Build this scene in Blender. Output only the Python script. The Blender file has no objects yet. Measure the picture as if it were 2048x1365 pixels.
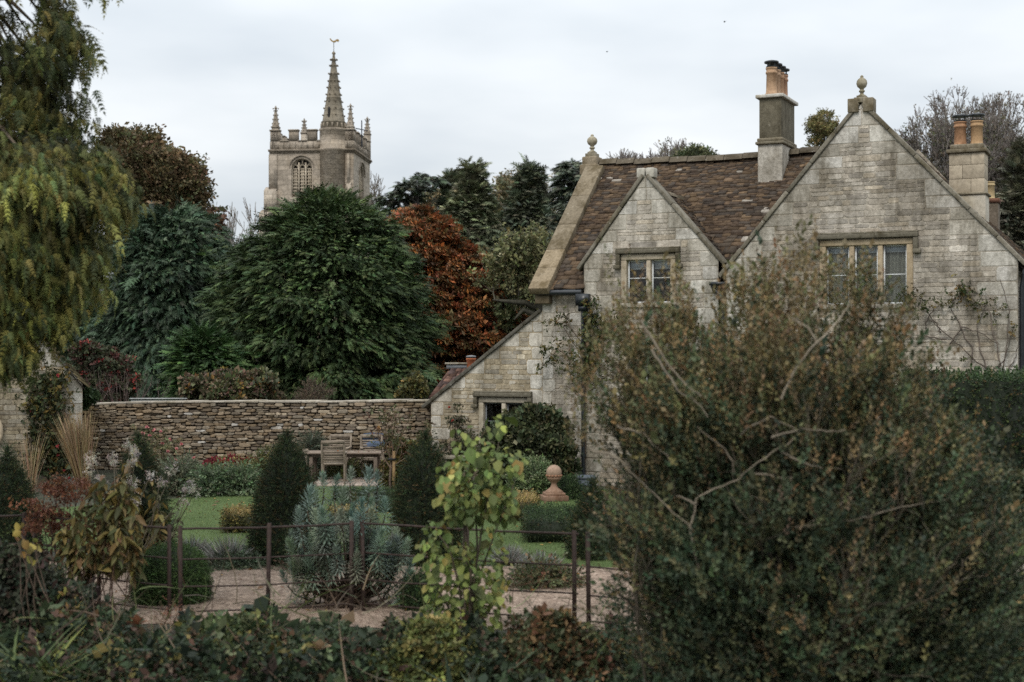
import bpy, math, random
import numpy as np

SC = bpy.context.scene
COL = SC.collection
R = math.radians

# ------------------------------------------------------------------ camera, sky, sun, exposure
CAM_H, FPX, HOR = 2.8, 2844.0, 700.0
cam_d = bpy.data.cameras.new('camera')
cam = bpy.data.objects.new('camera', cam_d)
COL.objects.link(cam)
cam.location = (0, 0, CAM_H)
cam.rotation_euler = (R(90), 0, 0)
cam_d.sensor_width = 36.0
cam_d.lens = 36.0 * FPX / 2048.0
cam_d.shift_y = (HOR - 682.5) / 2048.0
cam_d.clip_end = 2000
cam_d.dof.use_dof = True
cam_d.dof.focus_distance = 31.0
cam_d.dof.aperture_fstop = 1.6
SC.camera = cam
SC.view_settings.view_transform = 'Standard'
SC.view_settings.look = 'None'
SC.view_settings.exposure = 0.24
SC.view_settings.gamma = 1.0
SC.render.engine = 'CYCLES'
SC.cycles.use_denoising = False
SC.cycles.max_bounces = 6
SC.cycles.diffuse_bounces = 3
SC.cycles.transparent_max_bounces = 8

SUN_EL, SUN_AZ = 48, 205            # azimuth measured clockwise from +Y
world = bpy.data.worlds.new('World')
SC.world = world
world.use_nodes = True
nt = world.node_tree
nt.nodes.clear()
N = nt.nodes.new
L = nt.links.new
w_out = N('ShaderNodeOutputWorld')
w_bg = N('ShaderNodeBackground')
w_bg.inputs['Strength'].default_value = 0.1
w_sky = N('ShaderNodeTexSky')
w_sky.sky_type = 'NISHITA'
w_sky.sun_disc = False
w_sky.sun_elevation = R(SUN_EL)
w_sky.sun_rotation = R(SUN_AZ)
w_tc = N('ShaderNodeTexCoord')
w_sep = N('ShaderNodeSeparateXYZ')
L(w_tc.outputs['Generated'], w_sep.inputs[0])


def wmath(op, a, b=None, clamp=False):
    n = N('ShaderNodeMath')
    n.operation = op
    n.use_clamp = clamp
    for i, v in enumerate((a, b)):
        if v is None:
            continue
        if isinstance(v, (int, float)):
            n.inputs[i].default_value = v
        else:
            L(v, n.inputs[i])
    return n.outputs[0]


w_z = wmath('MAXIMUM', w_sep.outputs['Z'], 0.0)
w_den = wmath('ADD', w_z, 0.16)
w_cx = wmath('DIVIDE', w_sep.outputs['X'], w_den)
w_cy = wmath('DIVIDE', w_sep.outputs['Y'], w_den)
w_comb = N('ShaderNodeCombineXYZ')
L(w_cx, w_comb.inputs[0])
L(w_cy, w_comb.inputs[1])
w_no = N('ShaderNodeTexNoise')
w_no.inputs['Scale'].default_value = 0.85
w_no.inputs['Detail'].default_value = 5
w_no.inputs['Roughness'].default_value = 0.45
L(w_comb.outputs[0], w_no.inputs['Vector'])
w_ramp = N('ShaderNodeValToRGB')
w_ramp.color_ramp.elements[0].position = 0.36
w_ramp.color_ramp.elements[0].color = (0.63, 0.685, 0.735, 1)
w_ramp.color_ramp.elements[1].position = 0.62
w_ramp.color_ramp.elements[1].color = (0.92, 0.95, 0.965, 1)
L(w_no.outputs['Fac'], w_ramp.inputs[0])
# overcast sky: the zenith of a cloud deck is about three times as bright as its horizon
w_grad = wmath('MULTIPLY', wmath('ADD', wmath('MULTIPLY', w_z, 2.0), 1.0), 7.3)
w_scl = N('ShaderNodeVectorMath')
w_scl.operation = 'SCALE'
L(w_ramp.outputs[0], w_scl.inputs[0])
L(w_grad, w_scl.inputs['Scale'])
w_mix = N('ShaderNodeMix')
w_mix.data_type = 'RGBA'
w_mix.inputs['Factor'].default_value = 0.94
L(w_sky.outputs[0], w_mix.inputs['A'])
L(w_scl.outputs[0], w_mix.inputs['B'])
L(w_mix.outputs['Result'], w_bg.inputs['Color'])
L(w_bg.outputs[0], w_out.inputs[0])

sun_d = bpy.data.lights.new('sun', 'SUN')
sun_d.energy = 1.4
sun_d.angle = R(24)
sun_d.color = (1.0, 0.93, 0.84)
sun = bpy.data.objects.new('sun', sun_d)
COL.objects.link(sun)
sun.rotation_euler = (R(90 - SUN_EL), 0, R(180 - SUN_AZ))

# ------------------------------------------------------------------ helpers
rng = np.random.default_rng(11)
rnd = random.Random(5)
WL = {}


def at(px, py, Y):
    """point seen at photograph pixel (px, py) at distance Y"""
    return np.array([(px - 1024) / FPX * Y, Y, CAM_H + (HOR - py) / FPX * Y])


def ss(a, b, x):
    t = np.clip((x - a) / (b - a), 0, 1)
    return t * t * (3 - 2 * t)


def gz(x, y):
    """height of the ground"""
    bank = -1.35 * (1 - ss(8.5, 13.6, y))
    hill = 17 * ss(66, 185, y) * (0.42 + 0.58 * ss(-34, -4, x * 110 / np.maximum(y, 40)))
    und = 0.03 * np.sin(x * 0.9 + y * 0.5) * ss(9, 30, 40 - y)
    return bank + hill + und * 0


def tag(o, label=None, cat=None, group=None, kind=None):
    if label:
        o['label'] = label
    if cat:
        o['category'] = cat
    if group:
        o['group'] = group
    if kind:
        o['kind'] = kind
    return o


def empty(name, loc, label=None, cat=None, group=None):
    o = bpy.data.objects.new(name, None)
    COL.objects.link(o)
    o.empty_display_size = 0.2
    o.location = loc
    WL[o.name] = np.array(loc, float)
    return tag(o, label, cat, group)


class MB:
    """collects vertices and faces (with a colour per face) and links them as ONE mesh object"""

    def __init__(self):
        self.V, self.Lp, self.T, self.C, self.n = [], [], [], [], 0

    def add(self, V, F, col=(1, 1, 1)):
        V = np.asarray(V, float).reshape(-1, 3)
        F = np.asarray(F, int)
        if F.size == 0:
            return
        self.V.append(V)
        self.Lp.append((F + self.n).ravel())
        self.T.append(np.full(len(F), F.shape[1]))
        c = np.asarray(col, float)
        if c.ndim == 1:
            c = np.tile(c[:3], (len(F), 1))
        self.C.append(c[:, :3])
        self.n += len(V)

    def poly(self, pts, col=(1, 1, 1)):
        self.add(pts, [list(range(len(pts)))], col)

    def para(self, o, a, b, c, col=(1, 1, 1)):
        o, a, b, c = [np.asarray(q, float) for q in (o, a, b, c)]
        V = [o, o + a, o + a + b, o + b, o + c, o + a + c, o + a + b + c, o + b + c]
        F = [[0, 3, 2, 1], [4, 5, 6, 7], [0, 1, 5, 4], [1, 2, 6, 5], [2, 3, 7, 6], [3, 0, 4, 7]]
        if np.dot(np.cross(a, b), c) < 0:
            F = [f[::-1] for f in F]
        self.add(V, F, col)

    def box(self, c, s, col=(1, 1, 1), rz=0):
        ca, sa = math.cos(rz), math.sin(rz)
        a = np.array([ca, sa, 0]) * s[0]
        b = np.array([-sa, ca, 0]) * s[1]
        d = np.array([0, 0, s[2]])
        self.para(np.asarray(c) - (a + b + d) / 2, a, b, d, col)

    def segs(self, P0, P1, R0, R1, k=5, col=(1, 1, 1)):
        P0, P1 = np.asarray(P0, float), np.asarray(P1, float)
        n = len(P0)
        if n == 0:
            return
        d = P1 - P0
        d /= np.maximum(np.linalg.norm(d, axis=1, keepdims=True), 1e-9)
        up = np.tile([0.0, 0, 1], (n, 1))
        up[np.abs(d[:, 2]) > 0.95] = [1, 0, 0]
        x = np.cross(d, up)
        x /= np.linalg.norm(x, axis=1, keepdims=True)
        y = np.cross(d, x)
        an = np.arange(k) * 2 * math.pi / k
        ring = x[:, None] * np.cos(an)[None, :, None] + y[:, None] * np.sin(an)[None, :, None]
        V = np.concatenate([P0[:, None] + ring * np.asarray(R0)[:, None, None],
                            P1[:, None] + ring * np.asarray(R1)[:, None, None]], 1).reshape(-1, 3)
        i = np.arange(k)
        f = np.stack([i, (i + 1) % k, (i + 1) % k + k, i + k], 1)
        F = (f[None] + (np.arange(n) * 2 * k)[:, None, None]).reshape(-1, 4)
        c = np.asarray(col, float)
        if c.ndim == 2:
            c = np.repeat(c, k, 0)
        self.add(V, F[:, ::-1], c)

    def tube(self, pts, r, k=8, col=(1, 1, 1), caps=True):
        pts = np.asarray(pts, float)
        r = np.full(len(pts), r) if np.isscalar(r) else np.asarray(r, float)
        n = len(pts)
        d = np.gradient(pts, axis=0)
        d /= np.maximum(np.linalg.norm(d, axis=1, keepdims=True), 1e-9)
        ref = np.array([0, 0, 1.0]) if abs(d[:, 2]).mean() < 0.8 else np.array([1.0, 0, 0])
        x = np.cross(d, ref)
        x /= np.maximum(np.linalg.norm(x, axis=1, keepdims=True), 1e-9)
        y = np.cross(d, x)
        an = np.arange(k) * 2 * math.pi / k
        V = pts[:, None] + r[:, None, None] * (x[:, None] * np.cos(an)[None, :, None] + y[:, None] * np.sin(an)[None, :, None])
        F = []
        for j in range(n - 1):
            for i in range(k):
                F.append([j * k + i, (j + 1) * k + i, (j + 1) * k + (i + 1) % k, j * k + (i + 1) % k])
        self.add(V.reshape(-1, 3), F, col)
        if caps:
            self.poly(V[0], col)
            self.poly(V[-1][::-1], col)

    def lathe(self, prof, c, k=16, col=(1, 1, 1), ph=0.0):
        c = np.asarray(c, float)
        prof = np.asarray(prof, float)
        an = np.arange(k) * 2 * math.pi / k + ph
        V = np.stack([prof[:, 0:1] * np.cos(an), prof[:, 0:1] * np.sin(an), np.repeat(prof[:, 1:2], k, 1)], 2) + c
        F = []
        for j in range(len(prof) - 1):
            for i in range(k):
                F.append([j * k + i, j * k + (i + 1) % k, (j + 1) * k + (i + 1) % k, (j + 1) * k + i])
        self.add(V.reshape(-1, 3), F, col)
        self.poly(V[0][::-1], col)
        self.poly(V[-1], col)

    def sphere(self, c, r, col=(1, 1, 1), ku=12, kv=7, sq=(1, 1, 1)):
        t = np.linspace(-math.pi / 2, math.pi / 2, kv)
        an = np.arange(ku) * 2 * math.pi / ku
        V = np.stack([np.cos(t)[:, None] * np.cos(an), np.cos(t)[:, None] * np.sin(an), np.repeat(np.sin(t)[:, None], ku, 1)], 2)
        V = V * np.asarray(sq) * r + np.asarray(c)
        F = []
        for j in range(kv - 1):
            for i in range(ku):
                F.append([j * ku + i, j * ku + (i + 1) % ku, (j + 1) * ku + (i + 1) % ku, (j + 1) * ku + i])
        self.add(V.reshape(-1, 3), F, col)

    def build(self, name, mat, parent=None, loc=None, smooth=False, bevel=0):
        V = np.concatenate(self.V)
        lp = np.concatenate(self.Lp)
        T = np.concatenate(self.T)
        C = np.concatenate(self.C)
        if parent is not None:
            org = WL[parent.name]
        else:
            org = np.array(loc if loc is not None else (0, 0, 0), float)
        me = bpy.data.meshes.new(name)
        me.vertices.add(len(V))
        me.vertices.foreach_set('co', (V - org).ravel().astype(np.float32))
        me.loops.add(len(lp))
        me.loops.foreach_set('vertex_index', lp.astype(np.int32))
        me.polygons.add(len(T))
        st = np.concatenate([[0], np.cumsum(T)[:-1]])
        me.polygons.foreach_set('loop_start', st.astype(np.int32))
        try:
            me.polygons.foreach_set('loop_total', T.astype(np.int32))
        except Exception:
            pass
        a = me.attributes.new('Col', 'FLOAT_COLOR', 'FACE')
        a.data.foreach_set('color', np.concatenate([C, np.ones((len(C), 1))], 1).ravel().astype(np.float32))
        if smooth:
            me.polygons.foreach_set('use_smooth', np.ones(len(T), bool))
        me.update(calc_edges=True)
        me.materials.append(mat)
        o = bpy.data.objects.new(name, me)
        COL.objects.link(o)
        if parent is not None:
            o.parent = parent
        else:
            o.location = org
        WL[o.name] = org
        if bevel:
            m = o.modifiers.new('bevel', 'BEVEL')
            m.width = bevel
            m.segments = 2
            m.limit_method = 'ANGLE'
            m.angle_limit = R(50)
        return o


# ------------------------------------------------------------------ materials
def new_mat(name):
    m = bpy.data.materials.new(name)
    m.use_nodes = True
    n = m.node_tree
    n.nodes.clear()
    out = n.nodes.new('ShaderNodeOutputMaterial')
    p = n.nodes.new('ShaderNodeBsdfPrincipled')
    n.links.new(p.outputs[0], out.inputs[0])
    return m, n, p, out


def noise(n, scale, detail=4, rough=0.6, vec=None, sc3=None):
    t = n.nodes.new('ShaderNodeTexNoise')
    t.inputs['Scale'].default_value = scale
    t.inputs['Detail'].default_value = detail
    t.inputs['Roughness'].default_value = rough
    if vec is None:
        tc = n.nodes.new('ShaderNodeTexCoord')
        vec = tc.outputs['Object']
    if sc3 is not None:
        mp = n.nodes.new('ShaderNodeMapping')
        mp.inputs['Scale'].default_value = sc3
        n.links.new(vec, mp.inputs['Vector'])
        vec = mp.outputs[0]
    n.links.new(vec, t.inputs['Vector'])
    return t


def ramp(n, src, stops):
    r = n.nodes.new('ShaderNodeValToRGB')
    e = r.color_ramp.elements
    while len(e) < len(stops):
        e.new(0.5)
    for i, (p, c) in enumerate(stops):
        e[i].position = p
        e[i].color = (*c, 1) if len(c) == 3 else c
    n.links.new(src, r.inputs[0])
    return r.outputs[0]


def mul(n, a, b, fac=1.0, mode='MULTIPLY'):
    m = n.nodes.new('ShaderNodeMix')
    m.data_type = 'RGBA'
    m.blend_type = mode
    for k, v in (('Factor', fac), ('A', a), ('B', b)):
        s = m.inputs[k] if k != 'Factor' else m.inputs[0]
        if isinstance(v, (int, float)):
            s.default_value = v
        elif isinstance(v, tuple):
            s.default_value = (*v, 1)
        else:
            n.links.new(v, s)
    return m.outputs['Result']


def attr(n):
    a = n.nodes.new('ShaderNodeAttribute')
    a.attribute_name = 'Col'
    return a.outputs['Color']


def bump(n, p, h, dist=0.01, strength=1.0):
    b = n.nodes.new('ShaderNodeBump')
    b.inputs['Distance'].default_value = dist
    b.inputs['Strength'].default_value = strength
    n.links.new(h, b.inputs['Height'])
    n.links.new(b.outputs[0], p.inputs['Normal'])


def mat_stone(name, stain=(0.45, 0.43, 0.38), stain_scale=0.7, stain_pos=(0.5, 0.66), spots=0.35, rough=0.9, fine=14, bmp=0.012, streak=None):
    m, n, p, _ = new_mat(name)
    c = attr(n)
    f = noise(n, fine, 6, 0.7)
    c = mul(n, c, ramp(n, f.outputs['Fac'], [(0.3, (0.68, 0.67, 0.65)), (0.7, (1.22, 1.21, 1.19))]))
    s = noise(n, stain_scale, 6, 0.72, sc3=(1, 1, 0.7))
    c = mul(n, c, ramp(n, s.outputs['Fac'], [(stain_pos[0], (1, 1, 1)), (stain_pos[1], stain)]))
    if streak:
        k1 = noise(n, 2.6, 7, 0.75, sc3=(1.0, 1.0, 0.55))
        c = mul(n, c, ramp(n, k1.outputs['Fac'], [(0.42, (1.06, 1.06, 1.06)), (0.66, streak)]))
        k2 = noise(n, 1.0, 5, 0.7, sc3=(3.2, 3.2, 0.28))
        c = mul(n, c, ramp(n, k2.outputs['Fac'], [(0.50, (1.03, 1.03, 1.03)), (0.68, streak)]))
    if spots:
        w = noise(n, 9, 5, 0.8)
        k = ramp(n, w.outputs['Fac'], [(0.63, (0, 0, 0)), (0.69, (1, 1, 1))])
        k2 = n.nodes.new('ShaderNodeMath')
        k2.operation = 'MULTIPLY'
        n.links.new(k, k2.inputs[0])
        k2.inputs[1].default_value = spots
        c = mul(n, c, (0.50, 0.48, 0.44), k2.outputs[0], 'MIX')
    n.links.new(c, p.inputs['Base Color'])
    p.inputs['Roughness'].default_value = rough
    p.inputs['Specular IOR Level'].default_value = 0.2
    bump(n, p, f.outputs['Fac'], bmp, 0.8)
    return m


def mat_plain(name, col, rough=0.7, var=0.25, scale=8, metal=0.0, bmp=0.003, attrib=False, spec=0.3):
    m, n, p, _ = new_mat(name)
    f = noise(n, scale, 5, 0.65)
    lo, hi = 1 - var, 1 + var
    base = attr(n) if attrib else col
    c = mul(n, ramp(n, f.outputs['Fac'], [(0.3, (lo, lo, lo)), (0.7, (hi, hi, hi))]), base)
    n.links.new(c, p.inputs['Base Color'])
    p.inputs['Roughness'].default_value = rough
    p.inputs['Metallic'].default_value = metal
    p.inputs['Specular IOR Level'].default_value = spec
    if bmp:
        bump(n, p, f.outputs['Fac'], bmp, 0.7)
    return m


def mat_leaf(name, rough=0.55, trans=0.22, spec=0.35, patch=(0.75, 1.25), pscale=1.2):
    m, n, p, out = new_mat(name)
    f = noise(n, pscale, 3, 0.6)
    a, b = patch
    c = mul(n, attr(n), ramp(n, f.outputs['Fac'], [(0.32, (a, a, a)), (0.68, (b, b * 0.98, b * 0.92))]))
    n.links.new(c, p.inputs['Base Color'])
    p.inputs['Roughness'].default_value = rough
    p.inputs['Specular IOR Level'].default_value = spec
    if trans:
        t = n.nodes.new('ShaderNodeBsdfTranslucent')
        n.links.new(c, t.inputs['Color'])
        x = n.nodes.new('ShaderNodeMixShader')
        x.inputs[0].default_value = trans
        n.links.new(p.outputs[0], x.inputs[1])
        n.links.new(t.outputs[0], x.inputs[2])
        n.links.new(x.outputs[0], out.inputs[0])
    return m


M = {}
M['rubble'] = mat_stone('rubble_limestone', stain=(0.50, 0.475, 0.43), stain_scale=0.75, stain_pos=(0.44, 0.64), spots=0.5, bmp=0.02, streak=(0.62, 0.61, 0.58))
M['ashlar'] = mat_stone('ashlar_limestone', stain=(0.72, 0.69, 0.62), stain_scale=1.3, spots=0.15, fine=10, bmp=0.004)
M['coping'] = mat_stone('weathered_coping', stain=(0.5, 0.47, 0.38), stain_scale=2.2, stain_pos=(0.45, 0.62), spots=0.5, fine=18)
M['dry'] = mat_stone('dry_stone', stain=(0.62, 0.58, 0.5), stain_scale=1.1, spots=0.16, fine=16)
M['tower'] = mat_stone('church_stone', stain=(0.86, 0.83, 0.78), stain_scale=0.5, stain_pos=(0.46, 0.62), spots=0.35, fine=3.2, bmp=0.08)
def courses(m, sx, sy, amt, mort):
    n = m.node_tree
    p = [q for q in n.nodes if q.type == 'BSDF_PRINCIPLED'][0]
    src = p.inputs['Base Color'].links[0].from_socket
    tc = n.nodes.new('ShaderNodeTexCoord')
    sp = n.nodes.new('ShaderNodeSeparateXYZ')
    n.links.new(tc.outputs['Object'], sp.inputs[0])
    ad = n.nodes.new('ShaderNodeMath')
    n.links.new(sp.outputs['X'], ad.inputs[0])
    n.links.new(sp.outputs['Y'], ad.inputs[1])
    cb = n.nodes.new('ShaderNodeCombineXYZ')
    n.links.new(ad.outputs[0], cb.inputs[0])
    n.links.new(sp.outputs['Z'], cb.inputs[1])
    b = n.nodes.new('ShaderNodeTexBrick')
    b.inputs['Scale'].default_value = 1.0
    b.inputs['Brick Width'].default_value = sx
    b.inputs['Row Height'].default_value = sy
    b.inputs['Mortar Size'].default_value = 0.02
    b.inputs['Mortar Smooth'].default_value = 0.5
    b.inputs['Color1'].default_value = (1 + amt, 1 + amt, 1 + amt, 1)
    b.inputs['Color2'].default_value = (1 - amt, 1 - amt, 1 - amt, 1)
    b.inputs['Mortar'].default_value = (mort, mort, mort, 1)
    n.links.new(cb.outputs[0], b.inputs['Vector'])
    n.links.new(mul(n, src, b.outputs['Color']), p.inputs['Base Color'])


courses(M['tower'], 0.62, 0.33, 0.16, 0.62)
M['slate'] = mat_stone('stone_slate', stain=(0.62, 0.6, 0.62), stain_scale=1.6, spots=0.0, fine=16, bmp=0.01)
M['terra'] = mat_stone('terracotta', stain=(0.6, 0.52, 0.45), stain_scale=3.0, spots=0.25, fine=16, bmp=0.004)
M['iron'] = mat_plain('rusty_iron', (0.030, 0.018, 0.014), 0.75, 0.5, 25)
M['black'] = mat_plain('black_paint', (0.012, 0.015, 0.018), 0.35, 0.2, 12, spec=0.5)
M['wood'] = mat_plain('weathered_teak', (0.17, 0.14, 0.105), 0.8, 0.35, 14, attrib=True)
M['bark'] = mat_plain('bark', (0.09, 0.075, 0.055), 0.9, 0.4, 9, attrib=True, bmp=0.02)
M['white'] = mat_plain('white_paint', (0.62, 0.64, 0.64), 0.5, 0.08, 6)
M['lead'] = mat_plain('lead_sheet', (0.16, 0.17, 0.18), 0.5, 0.2, 5)
M['col'] = mat_plain('painted', (1, 1, 1), 0.75, 0.15, 12, attrib=True)
M['cloth'] = mat_plain('cloth', (0.3, 0.3, 0.26), 0.9, 0.1, 20, attrib=True, bmp=0)
M['leaf'] = mat_leaf('leaf', rough=0.6, spec=0.22)
M['waxy'] = mat_leaf('waxy_leaf', rough=0.6, spec=0.18, trans=0.14)
M['conifer'] = mat_leaf('conifer_spray', rough=0.62, trans=0.10, spec=0.25, patch=(0.62, 1.32), pscale=0.8)
M['far'] = mat_leaf('far_leaf', rough=0.7, trans=0.12, spec=0.15, patch=(0.7, 1.3), pscale=0.35)
M['petal'] = mat_leaf('petal', rough=0.6, trans=0.35, spec=0.2, patch=(0.95, 1.05))

# glass: a real pane, mostly see-through, that mirrors the sky and trees at a glance
gm, gn, gp, gout = new_mat('window_glass')
gn.nodes.remove(gp)
g_t = gn.nodes.new('ShaderNodeBsdfTransparent')
g_t.inputs[0].default_value = (0.82, 0.86, 0.86, 1)
g_g = gn.nodes.new('ShaderNodeBsdfGlossy')
g_g.inputs['Roughness'].default_value = 0.03
g_f = gn.nodes.new('ShaderNodeFresnel')
g_f.inputs['IOR'].default_value = 1.52
g_m = gn.nodes.new('ShaderNodeMixShader')
gn.links.new(g_f.outputs[0], g_m.inputs[0])
gn.links.new(g_t.outputs[0], g_m.inputs[1])
gn.links.new(g_g.outputs[0], g_m.inputs[2])
gn.links.new(g_m.outputs[0], gout.inputs[0])
M['glass'] = gm


# ------------------------------------------------------------------ foliage tools
def unit(v):
    v = np.asarray(v, float)
    return v / np.maximum(np.linalg.norm(v, axis=-1, keepdims=True), 1e-9)


def jit(c, n, a=0.25, hue=0.08):
    """n colours round c"""
    c = np.asarray(c, float)
    k = np.exp(rng.normal(0, a, (n, 1)))
    h = 1 + rng.normal(0, hue, (n, 3))
    return np.clip(c * k * h, 0.001, 0.9)


def mixc(cols, n, w=None, a=0.22, hue=0.06):
    cols = np.asarray(cols, float)
    i = rng.choice(len(cols), n, p=None if w is None else np.asarray(w, float) / np.sum(w))
    return np.clip(cols[i] * np.exp(rng.normal(0, a, (n, 1))) * (1 + rng.normal(0, hue, (n, 3))), 0.001, 0.9)


def place(tp, P, D, S, roll=None, cols=(0.05, 0.08, 0.04), mb=None):
    tV, tF = tp
    P, D = np.asarray(P, float), unit(D)
    n = len(P)
    if n == 0:
        return
    S = np.broadcast_to(np.asarray(S, float), (n,))
    roll = rng.uniform(-math.pi, math.pi, n) if roll is None else np.broadcast_to(np.asarray(roll, float), (n,))
    up = np.tile([0.0, 0, 1], (n, 1))
    up[np.abs(D[:, 2]) > 0.98] = [0.3, 0.9, 0]
    Yv = unit(np.cross(up, D))
    Z = np.cross(D, Yv)
    c, s = np.cos(roll)[:, None], np.sin(roll)[:, None]
    Y2, Z2 = c * Yv + s * Z, -s * Yv + c * Z
    V = P[:, None] + S[:, None, None] * (tV[None, :, 0:1] * D[:, None] + tV[None, :, 1:2] * Y2[:, None] + tV[None, :, 2:3] * Z2[:, None])
    F = (tF[None] + (np.arange(n) * len(tV))[:, None, None]).reshape(-1, tF.shape[1])
    cols = np.asarray(cols, float)
    if cols.ndim == 1:
        cols = np.tile(cols, (n, 1))
    mb.add(V.reshape(-1, 3), F, np.repeat(cols, len(tF), 0))


def t_fan(k=5, l=0.5, w=0.13, ang=48, droop=0.25):
    V, F = [], []

    def blade(b, d, ln):
        px = np.array([-d[1], d[0], 0]) * w * (0.5 + 0.5 * ln / l)
        i = len(V)
        V.extend([b - px * 0.5, b + px * 0.5, b + d * ln])
        F.append([i, i + 1, i + 2])
    for i in range(k):
        t = i / k * 0.85
        ln = l * (1 - 0.55 * t)
        for s in (-1, 1):
            a = R(ang) * s
            blade(np.array([t + (0.04 if s > 0 else 0), 0, 0]), np.array([math.cos(a), math.sin(a), 0]), ln)
    blade(np.array([0.0, 0, 0]), np.array([1.0, 0, 0]), 1.0)
    V = np.array(V)
    V[:, 2] -= droop * V[:, 0] ** 2 + 0.12 * np.abs(V[:, 1])
    return V, np.array(F)


def t_leaf(w=0.28, fold=0.08, curl=0.12):
    V = np.array([[0, 0, 0], [0.35, w, fold], [0.75, w * 0.72, fold - curl * 0.5], [1, 0, -curl], [0.75, -w * 0.72, fold - curl * 0.5], [0.35, -w, fold]])
    F = np.array([[0, 1, 2, 3], [0, 3, 4, 5]])
    return V, F


def t_cluster(k=6, w=0.3, seed=1, spread=1.0, flat=1.0):
    r = np.random.default_rng(seed)
    V, F = [], []
    for i in range(k):
        d = unit(r.normal(0, 1, 3) * [1, 1, flat] + [0.5, 0, 0])
        y = unit(np.cross(d, r.normal(0, 1, 3)))
        b = r.normal(0, 0.28, 3) * spread * [1, 1, flat]
        l = r.uniform(0.5, 0.9)
        j = len(V)
        V += [b, b + d * l * 0.5 + y * w * l, b + d * l, b + d * l * 0.5 - y * w * l]
        F.append([j, j + 1, j + 2, j + 3])
    return np.array(V), np.array(F)


def t_sprig(k=8, l=0.26, w=0.32, ang=50, stem=True, seed=3):
    r = np.random.default_rng(seed)
    V, F = [], []
    for i in range(k):
        t = 0.12 + 0.86 * i / (k - 1)
        az = i * 2.4 + r.uniform(-0.4, 0.4)
        a = R(ang) * (1 - 0.6 * t ** 3)
        d = np.array([math.cos(a), math.sin(a) * math.cos(az), math.sin(a) * math.sin(az)])
        y = unit(np.cross(d, [1, 0.01, 0]))
        b = np.array([t, 0, 0])
        ln = l * r.uniform(0.75, 1.15)
        j = len(V)
        V += [b, b + d * ln * 0.5 + y * w * ln, b + d * ln, b + d * ln * 0.5 - y * w * ln]
        F.append([j, j + 1, j + 2, j + 3])
    return np.array(V), np.array(F)


def t_brush(k=34, l=0.34, w=0.035, seed=5):
    """a bottle-brush of narrow leaves round the x axis"""
    r = np.random.default_rng(seed)
    V, F = [], []
    for i in range(k):
        t = i / (k - 1)
        az = i * 2.4
        a = R(118 - 95 * t) + r.uniform(-0.15, 0.15)
        d = np.array([math.cos(a), math.sin(a) * math.cos(az), math.sin(a) * math.sin(az)])
        y = unit(np.cross(d, [1, 0.01, 0]))
        b = np.array([t * 0.75, 0, 0])
        ln = l * r.uniform(0.8, 1.15) * (1 - 0.35 * t)
        j = len(V)
        V += [b, b + d * ln * 0.55 + y * w, b + d * ln, b + d * ln * 0.55 - y * w]
        F.append([j, j + 1, j + 2, j + 3])
    return np.array(V), np.array(F)


def t_blade(w=0.03, bend=0.5, n=4):
    V, F = [], []
    for i in range(n + 1):
        t = i / n
        ww = w * (1 - t ** 2) + 0.001
        z = -bend * t * t
        V += [[t, ww, z], [t, -ww, z]]
    for i in range(n):
        F.append([2 * i, 2 * i + 1, 2 * i + 3, 2 * i + 2])
    return np.array(V), np.array(F)


def t_plume(nf=9, droop=0.35, l=0.42, w=0.05, seed=2, blades=3, ang=48):
    """a feathery conifer spray: an axis with side fans, each of a few narrow blades"""
    r = np.random.default_rng(seed)
    V, F = [], []

    def blade(b, d, ln, up, ww):
        s = unit(np.cross(up, d)) * ww
        i = len(V)
        V.extend([b - s, b + s, b + d * ln])
        F.append([i, i + 1, i + 2])

    def fan(b, d, ln, up):
        y = unit(np.cross(up, d))
        blade(b, d, ln, up, w * 0.8)
        for k in range(blades):
            t = 0.12 + 0.6 * k / blades
            for s in (-1, 1):
                a = R(42)
                blade(b + d * ln * t, unit(d * math.cos(a) + y * s * math.sin(a) - up * 0.15), ln * 0.5 * (1 - 0.5 * t), up, w * 0.75)
    for i in range(nf):
        t = 0.04 + 0.82 * i / nf
        b = np.array([t, 0, -droop * t * t])
        ax = unit(np.array([1, 0, -2 * droop * t]))
        for s in (-1, 1):
            a = R(ang + r.uniform(-10, 10))
            up = unit(np.array([2 * droop * t, 0, 1]) + r.normal(0, 0.3, 3))
            fan(b, unit(ax * math.cos(a) + np.array([0, s, -0.15]) * math.sin(a)), l * (1 - 0.6 * t) * r.uniform(0.8, 1.2), up)
    fan(np.array([0.84, 0, -droop * 0.7]), unit(np.array([1, 0, -1.8 * droop])), 0.26, np.array([0, 0, 1.0]))
    return np.array(V), np.array(F)


PLUME, PLUMED = t_plume(5, 0.3, 0.45, 0.06, blades=1), t_plume(6, 0.75, 0.40, 0.05, 4, 1)
FAN, FAN7 = t_fan(5), t_fan(7, 0.42, 0.09, 42)
FANW = t_fan(4, 0.6, 0.2, 50, 0.35)
LEAF, BROAD, NARROW = t_leaf(), t_leaf(0.42, 0.06, 0.2), t_leaf(0.13, 0.04, 0.15)
CL6, CL9, CLFLAT = t_cluster(6), t_cluster(9, 0.26, 2), t_cluster(9, 0.24, 4, 1.2, 0.35)
SPRIG, SPRIGN = t_sprig(), t_sprig(10, 0.3, 0.16, 40, seed=8)
BRUSH = t_brush()
BLADE, STRAP = t_blade(), t_blade(0.05, 0.35)


def sph(n):
    return unit(rng.normal(0, 1, (n, 3)))


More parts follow.
